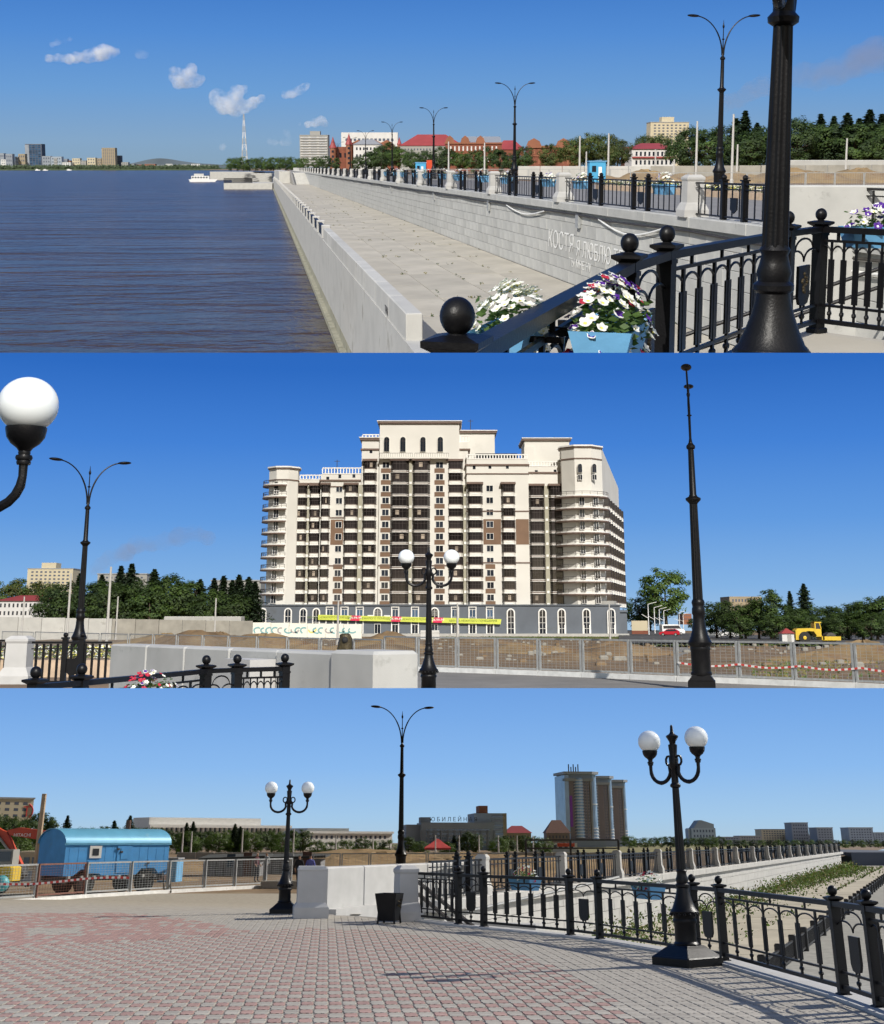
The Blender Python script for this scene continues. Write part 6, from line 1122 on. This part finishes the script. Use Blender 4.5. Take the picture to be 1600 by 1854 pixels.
# quay wall running right, pillars and railing sections
wall3 = thing('embankment_wall', 'long pale granite retaining wall running away above weedy promenade', 'wall', (0, 0, 0), QR3); b = MB(); b.box(38, 226, -UW3 + .1, -UW3 + 1.2, ZL3 - 1, -.2); part('core', b, 'mortar', wall3)
chh = (-.15 - ZL3) / 4; blk3 = MB(); blk3.bbox(.012, 1.988, -.02, .12, .012, chh - .012, .012); blk3 = blk3.mesh('block', 'granite_light'); cnt = 0; rest = MB()
s = 38.0
while s < 224:
    for c in range(4):
        if cnt < 280: part('block', blk3, None, wall3, TR((s + (1 if c % 2 else 0), -UW3 + rnd.uniform(0, .012), ZL3 + chh * c))); cnt += 1
        else: e = rnd.uniform(0, .012); rest.box(s + (1 if c % 2 else 0) + .012, s + (1 if c % 2 else 0) + 1.988, -UW3 + e, -UW3 + .12, ZL3 + chh * c + .012, ZL3 + chh * (c + 1) - .012)
    s += 2
part('block_field', rest, 'granite_light', wall3, kind='stuff'); cp3 = MB(); cp3.bbox(.01, 4.99, -.22, .7, 0, .32, .03); cp3 = cp3.mesh('coping', 'granite_light'); s = 38
while s < 224: part('coping', cp3, None, wall3, TR((s, -UW3, -.2))); s += 5
for i in range(18):
    s = 43.4 + 10.3 * i; pillar('pale granite pillar on the coping of the right hand quay wall', Q3(s, UW3 - .2, .12), QR3, 1.25, 'granite pillars on the right hand quay wall', .62)
    far_section('black iron railing section between pillars of the right hand quay wall', Q3(s, UW3 - .2, .12), Q3(s + 10.3, UW3 - .2, .12), 1.12, 'railing sections on the right hand quay wall', 24 if i < 5 else 16, ((.27, .37), (.63, .73)), .065)
far_section('black iron railing section beside the granite stair parapet end', Q3(38.2, UW3 - .2, .12), Q3(43.4, UW3 - .2, .12), 1.12, None, 14, ((.5, .72),))
par3 = thing('river_parapet', 'row of grey posts and black grilles along the lower river edge', 'wall', (0, 0, 0), QR3); s = 10; pm3 = MB(); pm3.bbox(0, .26, -.13, .13, 0, .85, .03); pm3 = pm3.mesh('post', 'black_iron_worn'); gm3 = MB()
gm3.box(.26, 4.5, -.04, .04, .62, .68); gm3.box(.26, 4.5, -.04, .04, .1, .16)
for k in range(12): gm3.box(.6 + k * .33, .66 + k * .33, -.03, .03, .12, .64)
gm3 = gm3.mesh('grille', 'black_iron_worn')
while s < 220: part('post', pm3, None, par3, TR((s, 5.3, ZL3))); part('grille', gm3, None, par3, TR((s, 5.3, ZL3))); s += 4.5
b = MB(); b.box(8, 230, 4.6, 5.6, -7, ZL3 - .01); part('quay_edge', b, 'white_concrete', par3)
r = random.Random(15); b = MB()
for _ in range(15000):
    s = 20 + 205 * r.random() ** 1.25; u = UW3 + .3 + abs(r.gauss(0, 1.6)) * (1 if s < 160 else 1.4)
    if r.random() < .08: u = r.choice((UW3 + 3, UW3 + 6.1)) + r.gauss(0, .1)
    if math.sin(s * .35) + .6 * math.sin(s * .93) < -.3 and s < 120: continue
    hgt = (.25 + .9 * r.random() ** 2) * (1 if u < UW3 + 2.8 else .35); p = Q3(s, u, ZL3 + .03 + hgt * r.random()); _leafquad(b, p, Vector((r.gauss(0, 1), -.8, r.gauss(.3, .4))).normalized(), r.uniform(.03, .075) * (1 + s / 110), r, 0 if r.random() < .5 else 1 if r.random() < .6 else 2)
tag(obj('weeds', b.mesh('weeds', ['grass', 'leaf_light', 'dry_grass'])), 'tall weeds growing along the foot of right hand quay wall', 'weeds', kind='stuff')
# mesh fence, kerb, wagon
fpx = [(-60, 1641), (64, 1632), (153, 1625), (235, 1620), (304, 1616), (370, 1612.5), (425, 1609.5), (480, 1607), (530, 1604)]
for i, ((x0, y0), (x1, y1)) in enumerate(zip(fpx, fpx[1:])):
    a_, c_ = g(x0, y0, -.6), g(x1 - 3, y1, -.6); fence_panel('rusty red framed mesh fence panel before the wagon end' if i == 1 else 'galvanised mesh fence panel on the kerb by the wagon', a_ + Vector((0, 0, .12)), c_ + Vector((0, 0, .12)), 1.36, None if i == 1 else 'mesh panels along the square', 'rusty_frame' if i == 1 else 'galvanised')
    b = MB(); b.bar(a_ + Vector((0, -.1, .06)), c_ + Vector((.1, -.1, .06)), .3, .16); tag(obj('kerb_block', b.mesh('kerb_block', 'white_paint')), 'whitewashed kerb block under the fence by the wagon', 'kerb', 'whitewashed kerb blocks by the wagon')
t = thing('barrier_tape', 'red and white striped tape hanging across the fence by wagon', 'tape', (0, 0, 0))
for k in range(46): a_, c_ = at(-10 + k * 5.3, 1600 - .22 * k + 3 * math.sin(k * .13), 54), at(-10 + (k + 1) * 5.3, 1600 - .22 * (k + 1) + 3 * math.sin((k + 1) * .13), 54); b = MB(); b.bar(a_, c_, .01, .08); part('stripe', b, 'tape_red' if k % 2 else 'tape_white', t)
c0 = g(121, 1614, -.6); WY = 63.0; wx = P3.X(113, WY, 1590); WA = R(48)
t = thing('site_wagon', 'bright blue barrel roofed site wagon on rubber wheels', 'wagon', (wx, WY, -.6), WA); WL, WW, z0, z1 = 6.0, 2.35, .85, 2.25     # x along the lit side from the near corner, y away (depth)
side = [(0, z0), (.55, z0), (.95, z0 + .28), (1.75, z0 + .28), (2.1, z0), (4.1, z0), (4.4, z0 + .28), (5.2, z0 + .28), (5.5, z0), (WL, z0), (WL, z1), (0, z1)]
b = MB(); b.prism(side, 0, WW, 'y'); part('body', b, 'wagon_blue', t)
arc = [(WW / 2 - (WW / 2 + .06) * math.cos(R(180 * i / 14)), z1 + .68 * math.sin(R(180 * i / 14))) for i in range(15)]
b = MB(); b.prism(arc, .02, WL - .02, 'x'); part('gable', b, 'wagon_blue', t)
b = MB(); vv = [(x, y, z + (.03 if k else 0)) for x in (-.06, WL + .06) for k in (0, 1) for y, z in [(WW / 2 + (a_ - WW / 2) * 1.02, z) for a_, z in arc]]; n = 15
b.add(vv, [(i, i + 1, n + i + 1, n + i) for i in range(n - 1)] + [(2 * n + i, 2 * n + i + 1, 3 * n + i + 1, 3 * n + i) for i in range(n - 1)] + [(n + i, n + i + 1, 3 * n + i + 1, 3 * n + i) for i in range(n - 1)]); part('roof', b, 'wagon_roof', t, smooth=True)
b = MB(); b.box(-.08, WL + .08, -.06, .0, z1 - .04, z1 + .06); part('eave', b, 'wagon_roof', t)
for k in range(12): b = MB(); b.box(k * .5 + .22, k * .5 + .235, -.008, .002, z0 + .3, z1 - .05); part('board_batten', b, 'wagon_blue', t)
o = part('window', MB().box(1.32, 1.98, -.05, .01, 1.62, 2.17), 'plaster_white', t); part('pane', MB().box(1.48, 1.82, -.07, -.04, 1.74, 2.05), 'glass_dark', o)
for x0, x1, zz0, zz1 in ((2.9, 3.75, .95, 2.18), (3.1, 3.55, 1.55, 2.05), (1.3, 2.05, .95, 1.5), (4.75, 5.2, 1.15, 1.55)):
    o = part('door' if x0 == 2.9 else 'hatch', MB().box(x0, x1, -.03 - (.02 if x0 == 3.1 else 0), .0, zz0, zz1), 'wagon_blue', t); part('hinge', MB().box(x0 - .05, x0 + .1, -.07, -.03, zz1 - .2, zz1 - .12), 'steel_dark', o)
b = MB(); b.tube([(4.1, 1.0, z1 + .5), (4.1, 1.0, z1 + 1.12)], .13, 10); part('chimney', b, 'tin_rust', t)
b = MB(); b.box(.1, WL - .1, .3, .5, .62, z0); b.box(.1, WL - .1, WW - .5, WW - .3, .62, z0); b.box(.2, .4, .3, WW - .3, .5, .75); b.bar((-.1, WW / 2, .6), (-1.2, WW / 2, .45), .12, .12); part('chassis', b, 'steel_dark', t)
for x in (1.35, 4.8):
    for y in (.25, WW - .25): o = part('wheel', cyl(.52, .34), 'rubber', t, TR((x, y, .52))); part('rim', cyl(.24, .38, 10), 'steel_dark', o)
b = MB(); 
for k in range(8): b.box(.3 + k * .7, .42 + k * .7, -.01, .2, z0 - .12, z0); 
part('floor_joists', b, 'post_grey', t, kind='stuff'); b = MB(); b.bar((WL - .3, -.05, .9), (WL - .6, -.7, .02), .06, .06); b.bar((WL + .1, -.05, .9), (WL - .2, -.7, .02), .06, .06); part('ladder', b, 'steel_dark', t)
part('tail_coupling', MB().box(WL, WL + .5, .6, 1.2, .55, .8), 'tin_rust', t)
t = thing('side_cabin', 'pale blue cabin standing beyond the wagon', 'cabin', (P3.X(304, 84, 1560), 84, -.6)); b = MB(); b.bbox(-.6, .6, 0, 2, 0, 1.3, .05); part('body', b, 'box_blue', t); b = MB(); b.box(-.65, .65, -.05, 2.05, 1.303, 1.4); part('roof', b, 'roof_grey', t)
# excavator at the left edge
t = thing('excavator', 'orange excavator arm reaching over yellow machine by the wagon', 'excavator', (P3.X(20, 72, 1560), 72, -.6)); Ye = 72
def ex(x, y): p = at(x, y, Ye); return Vector((p.x - t.matrix_basis.translation.x * 0 - P3.X(20, 72, 1560), 0, p.z + .6))
def beam(pts, w, nm, m): b = MB(); b.prism([(p.x, p.z) for p in pts], -w / 2, w / 2, 'y'); return part(nm, b, m, t)
o = beam([ex(16, 1503), ex(38, 1498), ex(84, 1504), ex(84, 1511), ex(72, 1520), ex(20, 1512)], .5, 'boom', 'machine_orange'); p = ex(43, 1512); part('lettering', text_mesh('HITACHI', .24, 'ink_white', .004), None, o, Matrix.Translation((p.x, -.262, p.z - .07)) @ UP)
beam([ex(-6, 1498), ex(14, 1506), ex(42, 1566), ex(30, 1568), ex(5, 1522)], .42, 'stick', 'machine_orange'); beam([ex(-60, 1490), ex(-8, 1495), ex(16, 1508), ex(4, 1520), ex(-60, 1500)], .4, 'boom_root', 'machine_orange'); b = MB(); a_, c_ = ex(-4, 1508), ex(34, 1560); b.tube([a_ + Vector((0, -.3, 0)), c_ + Vector((0, -.3, 0))], .07, 8); part('hydraulic_ram', b, 'galvanised', t)
beam([ex(10, 1572), ex(44, 1566), ex(46, 1584), ex(30, 1598), ex(12, 1592)], .9, 'bucket', 'steel_dark'); t2 = thing('yellow_machine', 'yellow site machine with teal tank below the orange arm', 'machine', (P3.X(5, 66, 1590), 66, -.6)); b = MB(); b.bbox(-1.2, .45, 0, 1.4, .55, 1.25, .1); part('body', b, 'machine_yellow', t2); b = MB(); b.sphere((0, -.1, .45), .38, 10); part('tank', b, 'teal', t2, smooth=True); o = part('wheel', cyl(.4, .3), 'rubber', t2, TR((-.1, .2, .38))); b = MB(); b.box(-.9, .3, .2, 1.2, 1.25, 2.0); part('cab', b, 'plaster_grey', t2); pane(t2, -.8, .2, 1.45, 1.9, .2)
t = thing('site_trailer', 'cream and green trailer behind the mesh fence by excavator', 'trailer', (P3.X(55, 78, 1570), 78, -.6)); b = MB(); b.bbox(-.75, .75, 0, 2, .2, 1.85, .06); part('body', b, 'plaster_beige', t); pane(t, -.45, -.1, 1.15, 1.5, 0); pane(t, .05, .45, 1.15, 1.5, 0); part('skirt', MB().box(-.74, .74, -.03, .0, .2, .75), 'facade_bluegrey', t)
b = MB(); b.lathe([(.16, 0), (.13, at(75, 1437, 70).z + .6)], 8); tag(obj('wooden_pole', b.mesh('wooden_pole', 'wood_pale'), None, TR((P3.X(73, 70, 1500), 70, -.6))), 'tall pale wooden pole beside the blue wagon roof', 'pole')
# sheds, people, block
for i, (x0, x1, Y, yt) in enumerate(((370, 470, 98, 1554), (470, 580, 104, 1553))):
    a_, c_ = P3.X(x0, Y, 1570), P3.X(x1, Y, 1570); zt = P3.Z(yt, Y); t = thing('shed', ('low grey shed with sagging dark roof behind fence', 'low grey shed with white window behind fence')[i], 'shed', ((a_ + c_) / 2, Y, -.6)); w = (c_ - a_) / 2; b = MB(); b.box(-w, w, 0, 4, 0, zt + .5); part('wall', b, 'shed_grey', t); b = MB(); b.add([(-w - .4, -.5, zt + .45), (w + .4, -.5, zt + .62), (w + .4, 4.4, zt + .75), (-w - .4, 4.4, zt + .7), (-w - .4, -.5, zt + .62), (w + .4, -.5, zt + .78), (w + .4, 4.4, zt + .9), (-w - .4, 4.4, zt + .85)], [(0, 3, 2, 1), (4, 5, 6, 7), (0, 1, 5, 4), (1, 2, 6, 5), (2, 3, 7, 6), (3, 0, 4, 7)]); part('roof', b, 'shed_roof', t)
    for k in range(7): part('board', MB().box(-w + .3 + k * w * .27, -w + .36 + k * w * .27, -.03, .0, 0, zt + .4), 'steel_dark', t)
    pane(t, -w * .2, w * .1, .6, 1.5, 0, 'plaster_white' if i else 'glass_dark'); part('door', MB().box(w * .4, w * .7, -.05, 0, 0, 1.6), 'tin_rust', t)
p = g(540, 1610, -.6); person('person in dark clothes walking away past the granite parapet', (p.x, p.y, -.6), R(170), 'cloth_dark', 'cloth_dark'); person('person in blue shirt walking behind the granite parapet', (P3.X(562, p.y + .5, 1560), p.y + .5, -.6), R(190), 'cloth_blue', 'cloth_dark', stride=-.15)
p = g(463, 1597, -.6); person('person in maroon jacket and white cap behind the mesh fence', (p.x, p.y, -.6), R(60), 'cloth_maroon', 'cloth_dark', 'cap_white', .6, .05); p = g(481, 1595, -.6); person('person in grey jacket standing behind the mesh fence', (p.x, p.y, -.6), R(-40), 'cloth_grey', 'cloth_dark', 'hair', .8, .05)
p = g(505, 1608, -.6); b = MB(); b.bbox(-1.0, 1.0, -.3, .3, 0, .38, .03); tag(obj('concrete_block', b.mesh('concrete_block', 'concrete'), None, TR((p.x, p.y, -.6), R(5))), 'low concrete block lying beside the walking person', 'block')
# sand, fence panels, tent, hoarding frame
for i, (x, Y, rx, h) in enumerate(((610, 120, 8, 1.1), (680, 125, 13, 1.5), (640, 150, 16, 1.6), (740, 140, 15, 1.3), (800, 115, 10, 1.0), (860, 130, 14, 1.4), (930, 130, 13, 1.1), (1000, 140, 12, .9), (900, 100, 7, .6), (330, 120, 8, .8), (200, 90, 6, .5))):
    heap('sand_heap', 'yellow sand heap behind the granite parapet' if x > 500 else 'low earth heap near the blue wagon', (P3.X(x, Y, 1550), Y, -.62), rx, 6, h, 'sand', i + 11, 'sand heaps across the square')
for i in range(7): x = 566 + i * 52; a_, c_ = at(x, 1570, 92), at(x + 50, 1570, 92); fence_panel('galvanised mesh fence panel before the yellow sand heaps', (a_.x, 92, -.55), (c_.x, 92, -.55), 1.55, 'mesh panels before the sand heaps')
a_ = P3.X(792, 230, 1540); t = thing('market_tent', 'red pointed market tent before the hotel', 'tent', (a_, 230, -.6)); b = MB(); b.lathe([(3.3, 1.3), (1.2, 2.2), (.3, 2.7)], 4, 0, None, True); part('canopy', b, 'tent_red', t)
for sx in (-2.1, 2.1): part('leg', MB().box(sx - .05, sx + .05, -2.1, -2.0, 0, 1.4), 'galvanised', t)
b = MB(); b.box(-2.3, 2.3, -2.3, -2.25, 1.0, 1.32); part('valance', b, 'tent_red', t)
t = thing('hoarding_frame', 'empty black hoarding frame in front of the tower trio', 'frame', (0, 0, 0)); Yh = 95
for x in (952, 1033, 1120): p = at(x, 1560, Yh); part('post', MB().box(P3.X(x, Yh, 1540) - .07, P3.X(x, Yh, 1540) + .07, Yh, Yh + .14, -.6, P3.Z(1521, Yh)), 'steel_dark', t)
for y in (1522, 1537): part('rail', MB().box(P3.X(952, Yh, 1540), P3.X(1120, Yh, 1540), Yh - .02, Yh + .1, P3.Z(y, Yh), P3.Z(y, Yh) + .1), 'steel_dark', t)
t = thing('site_wall', 'long low grey concrete wall before the dark tree line', 'fence', (0, 0, 0))
for i in range(26): x0 = 320 + i * 34; Yw = 190; part('concrete_panel', MB().bbox(P3.X(x0, Yw, 1545) + .03, P3.X(x0 + 34, Yw, 1545) - .03, Yw, Yw + .3, -.8, P3.Z(1543, Yw), .04), 'concrete', t)
for x, yt, Y in ((330, 1498, 210), (346, 1505, 215), (438, 1500, 210), (531, 1500, 210), (608, 1512, 210), (675, 1512, 210), (788, 1512, 220), (831, 1512, 220), (867, 1512, 220), (902, 1512, 220), (936, 1512, 225), (965, 1513, 225)):
    zt = P3.Z(yt, Y); b = MB(); b.lathe([(.16, 0), (.09, zt + .6)], 7); tag(obj('lamp_pole', b.mesh('lamp_pole', 'pole_pale'), None, TR((P3.X(x, Y, 1530), Y, -.6))), 'thin pale pole standing along the far street', 'pole', 'poles along the far street')
# buildings
t, W, Hh = block('apartment_block', 'beige apartment block with red emblem above the trees', -60, 52, 1446, 1530, 420, 14, 'plaster_beige', 7, 6, .5, .45, 'far_dark', 'flat', rz=R(36)); p = (P3.X(41, 419.6, 1460), P3.Z(1458, 419.6)); bt = t.matrix_basis; part('emblem', text_mesh('Т', 4.2, 'ink_red', .05), None, t, Matrix.Translation((W * .40, -.12, Hh - 5.2)) @ UP); b = MB(); b.tube([(W * .40 + 2.0 * math.cos(R(a_)), -.12, Hh - 3.6 + 2.1 * math.sin(R(a_))) for a_ in range(-60, 90, 15)], .25, 5); part('emblem_arc', b, 'ink_red', t)
t, W, Hh = block('government_building', 'long white government building with rows of tall pilasters', 258, 540, 1495, 1535, 400, 16, 'trim_white', 3, 26, .5, .72, 'far_dark', None, rz=R(38))
part('attic', MB().box(-W * .5, W * .3, 1, 12, Hh, Hh + 2.2), 'trim_white', t); part('cornice', MB().box(-W / 2 - .6, W / 2 + .6, -1.2, 0, Hh - .6, Hh + .2), 'trim_white', t)
for k in range(27): part('pilaster', MB().box(-W * .44 + k * W * .88 / 26 - .25, -W * .44 + k * W * .88 / 26 + .25, -.6, 0, 0, Hh - .6), 'trim_white', t)
t, W, Hh = block('white_hall', 'white public building with low pitched roof beyond trees', 534, 728, 1509, 1535, 380, 14, 'trim_white', 2, 16, .45, .5, 'far_dark', None, rz=R(38)); part('parapet', MB().box(-W / 2 - .3, W / 2 + .3, -.4, .1, Hh, Hh + .6), 'trim_white', t); part('roof', MB().prism([(-W * .5, Hh), (W * .02, Hh), (W * .02, Hh + 1.4), (-W * .42, Hh + 1.4)], 1, 12, 'y'), 'galvanised', t)
block('brown_block', 'dark brown low block left of the hotel', 731, 752, 1501, 1535, 480, 14, 'tower_brown', 3, 4, .5, .4, 'far_dark', None)
t, W, Hh = block('hotel', 'grey blue slab hotel with rooftop letters', 762, 896, 1489, 1538, 360, 18, 'facade_bluegrey', 6, 18, .82, .52, 'glass_blue', None, rz=R(5))
for k in range(12): part('pier', MB().box(-W / 2 + W * k / 11 - .22, -W / 2 + W * k / 11 + .22, -.5, 0, 0, Hh - 2), 'far_grey', t)
part('roof_band', MB().box(-W / 2, W / 2, -.3, 0, Hh - 1.6, Hh), 'facade_bluegrey', t); part('side_wing', MB().box(-W / 2 - 4, -W / 2, 2, 16, -2, Hh - .5), 'facade_bluegrey', t); part('roof_house', MB().box(-W * .5, -W * .36, 3, 10, Hh, Hh + 1.4), 'far_grey', t)
part('rooftop_letters', text_mesh('Ю Б И Л Е Й Н А Я', 1.5, 'far_dark', .08), None, t, Matrix.Translation((-W * .06, -.2, Hh + .3)) @ UP @ Matrix.Diagonal((1.0, 1.0, 1, 1)))
part('rear_tower', MB().box(W * .26, W * .7, 6, 24, -2, P3.Z(1472, 366) - t.matrix_basis.translation.z * 0 - P3.Z(1538, 360)), 'facade_bluegrey', t); zt = P3.Z(1472, 366) - P3.Z(1538, 360)
for k in range(8): part('tower_window_band', MB().box(W * .505, W * .69, 5.86, 6.02, zt * (k + .35) / 8.4, zt * (k + .8) / 8.4), 'glass_blue' if k % 2 else 'glass_dark', t)
part('tower_edge', MB().box(W * .66, W * .71, 5.8, 6.0, -2, zt), 'plaster_tan', t); part('lift_house', MB().box(W * .34, W * .46, 8, 16, zt, zt + 2), 'brick_pale', t)
block('tiled_roof_house', 'pale house under orange tiled roof right of hotel', 914, 962, 1508, 1535, 420, 12, 'plaster_tan', 2, 8, .4, .4, 'far_dark', 'roof_red', rise=2.2)
t, W, Hh = block('turreted_house', 'dark brown house with steep roofs left of tower trio', 990, 1032, 1508, 1535, 430, 12, 'tower_brown', 2, 6, .4, .4, 'far_dark', 'tin_rust', rise=4)
t, W, Hh = block('low_shop', 'low orange and white shop before the tower trio', 955, 1045, 1526, 1538, 300, 8, 'plaster_white', 1, 8, .6, .45, 'glass_dark', None); part('orange_panel', MB().box(W * .1, W * .45, -.1, 0, .6, Hh), 'machine_orange', t)
# three round glazed towers
Yt = 520
def hi_rise(xl, xr, yt, Y, label, first=False):
    XL, XR = P3.X(xl, Y, 1480), P3.X(xr, Y, 1480); zb = P3.Z(1542, Y); zt = P3.Z(yt, Y); t = thing('round_tower', label, 'tower', ((XL + XR) / 2, Y, zb), R(9), 'three glazed towers'); W = XR - XL; H_ = zt - zb; nF = 20; fh = (H_ - 8) / nF
    part('core', MB().box(-W * .42, W * .30, 0, 18, -2, H_ - 4), 'tower_brown', t)
    rr = W * .16; b = MB(); b.lathe([(rr, 0), (rr, H_ - 1)], 16, 0, TR((W * .5 - rr, 4, 0))); part('corner_glazing', b, 'tower_glass', t); part('left_glazing', MB().box(-W * .5, -W * .38, -.3, 16, 0, H_ - 2), 'tower_glass', t)
    rb = W * .115; xb = -W * .08 if first else -W * .30
    for k in range(nF):
        z = 5 + k * fh; b = MB(); b.lathe([(rb, 0), (rb, fh * .66)], 14); o = part('bay_glazing', b, 'tower_glass', t, TR((xb, .2, z + fh * .34))); b = MB(); b.lathe([(rb + .3, 0), (rb + .3, fh * .34)], 14); part('balcony', b, 'plaster_white', t, TR((xb, .2, z)))
        for xx in (W * .10, W * .19): pane(t, xx - W * .022, xx + W * .022, z + fh * .3, z + fh * .75, 0, 'glass_dark')
        if first: pane(t, -W * .24, -W * .20, z + fh * .3, z + fh * .75, 0, 'glass_dark')
        if k in (0, 1, 2, 3, 11): b = MB(); b.lathe([(rr + .3, 0), (rr + .3, fh * .4)], 14); part('band', b, 'plaster_white', t, TR((W * .5 - rr, 4, z)))
    part('pier', MB().box(W * .245, W * .285, -.4, .1, 0, H_ - 4), 'plaster_grey', t); part('top_frame', MB().box(-W * .5, W * .32, -.8, 3, H_ - 4.2, H_ - 3.2), 'plaster_grey', t)
    b = MB(); b.prism([(-W * .52, -.5), (W * .3, -1.2), (W * .53, 1), (W * .55, 6), (W * .5, 14), (-W * .52, 17)], H_ - 1.6, H_ - .6); part('roof_disc', b, 'roof_grey', t); part('roof_storey', MB().box(-W * .46, W * .3, 1, 15, H_ - 3.2, H_ - 1.6), 'facade_bluegrey', t); part('podium', MB().box(-W * .5, W * .6, -2, 16, -2, 4.6), 'far_grey', t)
    if first:
        part('violet_strip', MB().box(-W * .37, -W * .29, -.12, 0, H_ * .3, H_ * .68), 'ink_violet', t)
        for k in range(5): b = MB(); b.tube([(-W * .25 + k * W * .07, 6, H_ - .6), (-W * .25 + k * W * .07, 6, H_ + 2.5 - (k % 2))], .25, 5); part('aerial', b, 'steel_dark', t)
hi_rise(1096, 1140, 1409, 590, 'rearmost round cornered brown and blue glazed tower'); hi_rise(1068, 1115, 1402, 555, 'middle round cornered brown and blue glazed tower'); hi_rise(1023, 1087, 1394, Yt, 'broadest brown and blue glazed tower with rooftop aerials', True)
# far city to the right
t, W, Hh = block('far_office', 'blue grey slanted roof building far over the meadow', 1253, 1297, 1499, 1528, 900, 20, 'facade_bluegrey', 3, 7, .5, .5, 'far_dark', None); part('roof', MB().prism([(-W * .4, Hh), (W * .45, Hh), (W * .45, Hh + 2.5), (-W * .05, Hh + 5), (-W * .15, Hh + 5)], 0, 18, 'y'), 'far_grey', t); part('tower', MB().box(-W * .62, -W * .44, 2, 12, -2, Hh * .95), 'facade_bluegrey', t)
for lb, x0, x1, yt, m in (('pale pink block far beyond the quay', 1380, 1429, 1502, 'plaster_beige'), ('grey tower block far beyond the quay', 1436, 1466, 1490, 'far_grey'), ('small grey block far beyond the quay', 1481, 1510, 1499, 'far_grey'), ('wide grey blue block near the far shore', 1539, 1583, 1499, 'facade_bluegrey'), ('low long pale hall far beyond the quay', 1428, 1500, 1512, 'plaster_grey'), ('low grey hall beside the slanted roof building', 1297, 1340, 1516, 'far_grey'), ('grey low hall left of the pale pink block', 1340, 1380, 1514, 'plaster_grey'), ('low grey block at the far right of the skyline', 1584, 1612, 1508, 'facade_bluegrey')): block('far_block', lb, x0, x1, yt, 1528, 950 + rnd.uniform(-30, 60), 20, m, 3 if yt > 1508 else 6, max(5, int((x1 - x0) / 5)), .55, .45, 'far_dark', 'flat')
b = MB(); b.box(P3.X(1540, 232, 1540), P3.X(1760, 232, 1540), 232, 330, -8, P3.Z(1543, 232)); tag(obj('dark_bank', b.mesh('dark_bank', 'far_dark')), 'dark far bank beyond the end of the quay wall', 'bank')
# trees
S1, S2, S3, S4 = 'leafy dark tree in the belt before the white government building', 'dark spruce in the belt before the white government building', 'leafy green tree near the grey blue hotel', 'distant low tree along the meadow edge'
row([(x, y, k, Y, 'leafy tree crowding beneath the beige apartment block', w) for x, y, k, Y, w in ((-5, 1470, 'broad', 220, 1.2), (20, 1474, 'broad', 210, 1.2), (45, 1478, 'broad', 215, 1.2), (66, 1466, 'oval', 225, 1.2), (86, 1478, 'oval', 225, 1.2), (30, 1500, 'bush', 190, 1.3), (70, 1502, 'bush', 195, 1.3))], -.8)
row([(x, y, k, Y, S2, 1.25) for x, y, k, Y in ((118, 1476, 'fir', 250), (232, 1476, 'fir', 260), (204, 1485, 'fir', 265), (336, 1489, 'fir', 260), (348, 1487, 'fir', 265), (424, 1491, 'fir', 262), (434, 1496, 'fir', 258))], -.8)
row([(x, y + rnd.uniform(-2, 2), k, Y, S1, w) for x, y, k, Y, w in [(150 + i * 19, 1495 + (6 if 300 < 150 + i * 19 < 560 else 0), ('broad', 'bush', 'oval')[i % 3], 255 + (i * 7) % 22, 1.3) for i in range(22)]], -.8)
row([(x, y, k, Y, S3, w) for x, y, k, Y, w in ((575, 1519, 'bush', 255, 1.5), (600, 1521, 'bush', 250, 1.5), (628, 1518, 'bush', 255, 1.5), (655, 1514, 'broad', 250, 1.3), (680, 1520, 'bush', 255, 1.5), (705, 1517, 'bush', 255, 1.4), (740, 1512, 'broad', 260, 1.3), (762, 1520, 'bush', 250, 1.5), (808, 1522, 'bush', 250, 1.4), (822, 1512, 'fir', 255, 1.5), (846, 1502, 'broad', 255, 1.1), (862, 1508, 'broad', 250, 1.1), (902, 1514, 'bush', 255, 1.4), (920, 1510, 'broad', 265, 1.3), (945, 1509, 'broad', 270, 1.3), (968, 1512, 'broad', 275, 1.3), (985, 1515, 'bush', 280, 1.4), (1008, 1500, 'spruce', 440, 1.5))], -.8)
row([(1138 + i * 15, 1511 + (i * 5) % 6 if i < 12 else 1519 + (i * 5) % 5, ('bush', 'far')[i % 2], 480 + (i * 37) % 60, S4, 1.5) for i in range(32)], -.8)
use(P3)
# ------------------------------------------------------------------ the near rim of the upper two places, cut off straight
def trim(pl, yrow):
    cy = (PY - yrow) / F; Rc = cam.rotation_euler.to_matrix(); f = Rc @ Vector((0, cy, -1)); n = Rc @ Vector((1, 0, 0)); up = n.cross(f).normalized()   # points upwards
    c0 = Vector(cam.location); bpy.context.view_layer.update(); cache = {}
    for nm in [o.name for o in pl.coll.objects if o.type == 'MESH']:
        o = bpy.data.objects.get(nm)
        if o is None: continue
        mw = o.matrix_world; ds = [(mw @ Vector(c) - c0).dot(up) for c in o.bound_box]
        if min(ds) >= 0: continue
        if max(ds) <= 0: 
            for c in list(o.children): bpy.data.objects.remove(c)
            bpy.data.objects.remove(o); continue
        me = o.data.copy(); bm = bmesh.new(); bm.from_mesh(me); mi = mw.inverted()
        r = bmesh.ops.bisect_plane(bm, geom=bm.verts[:] + bm.edges[:] + bm.faces[:], plane_co=mi @ c0, plane_no=(mw.to_3x3().transposed() @ up), clear_inner=True)
        ed = [e for e in r['geom_cut'] if isinstance(e, bmesh.types.BMEdge) and e.is_valid]
        try: bmesh.ops.holes_fill(bm, edges=ed, sides=0)
        except Exception: pass
        if len(bm.faces) == 0:
            bm.free()
            if not o.children: bpy.data.objects.remove(o)
            continue
        bm.to_mesh(me); bm.free(); o.data = me
trim(P1, 638.8); trim(P2, 1245.8)
for pl in (P1, P2, P3):
    for o in [o for o in pl.coll.objects if o.type == 'EMPTY' and not o.children]: bpy.data.objects.remove(o)
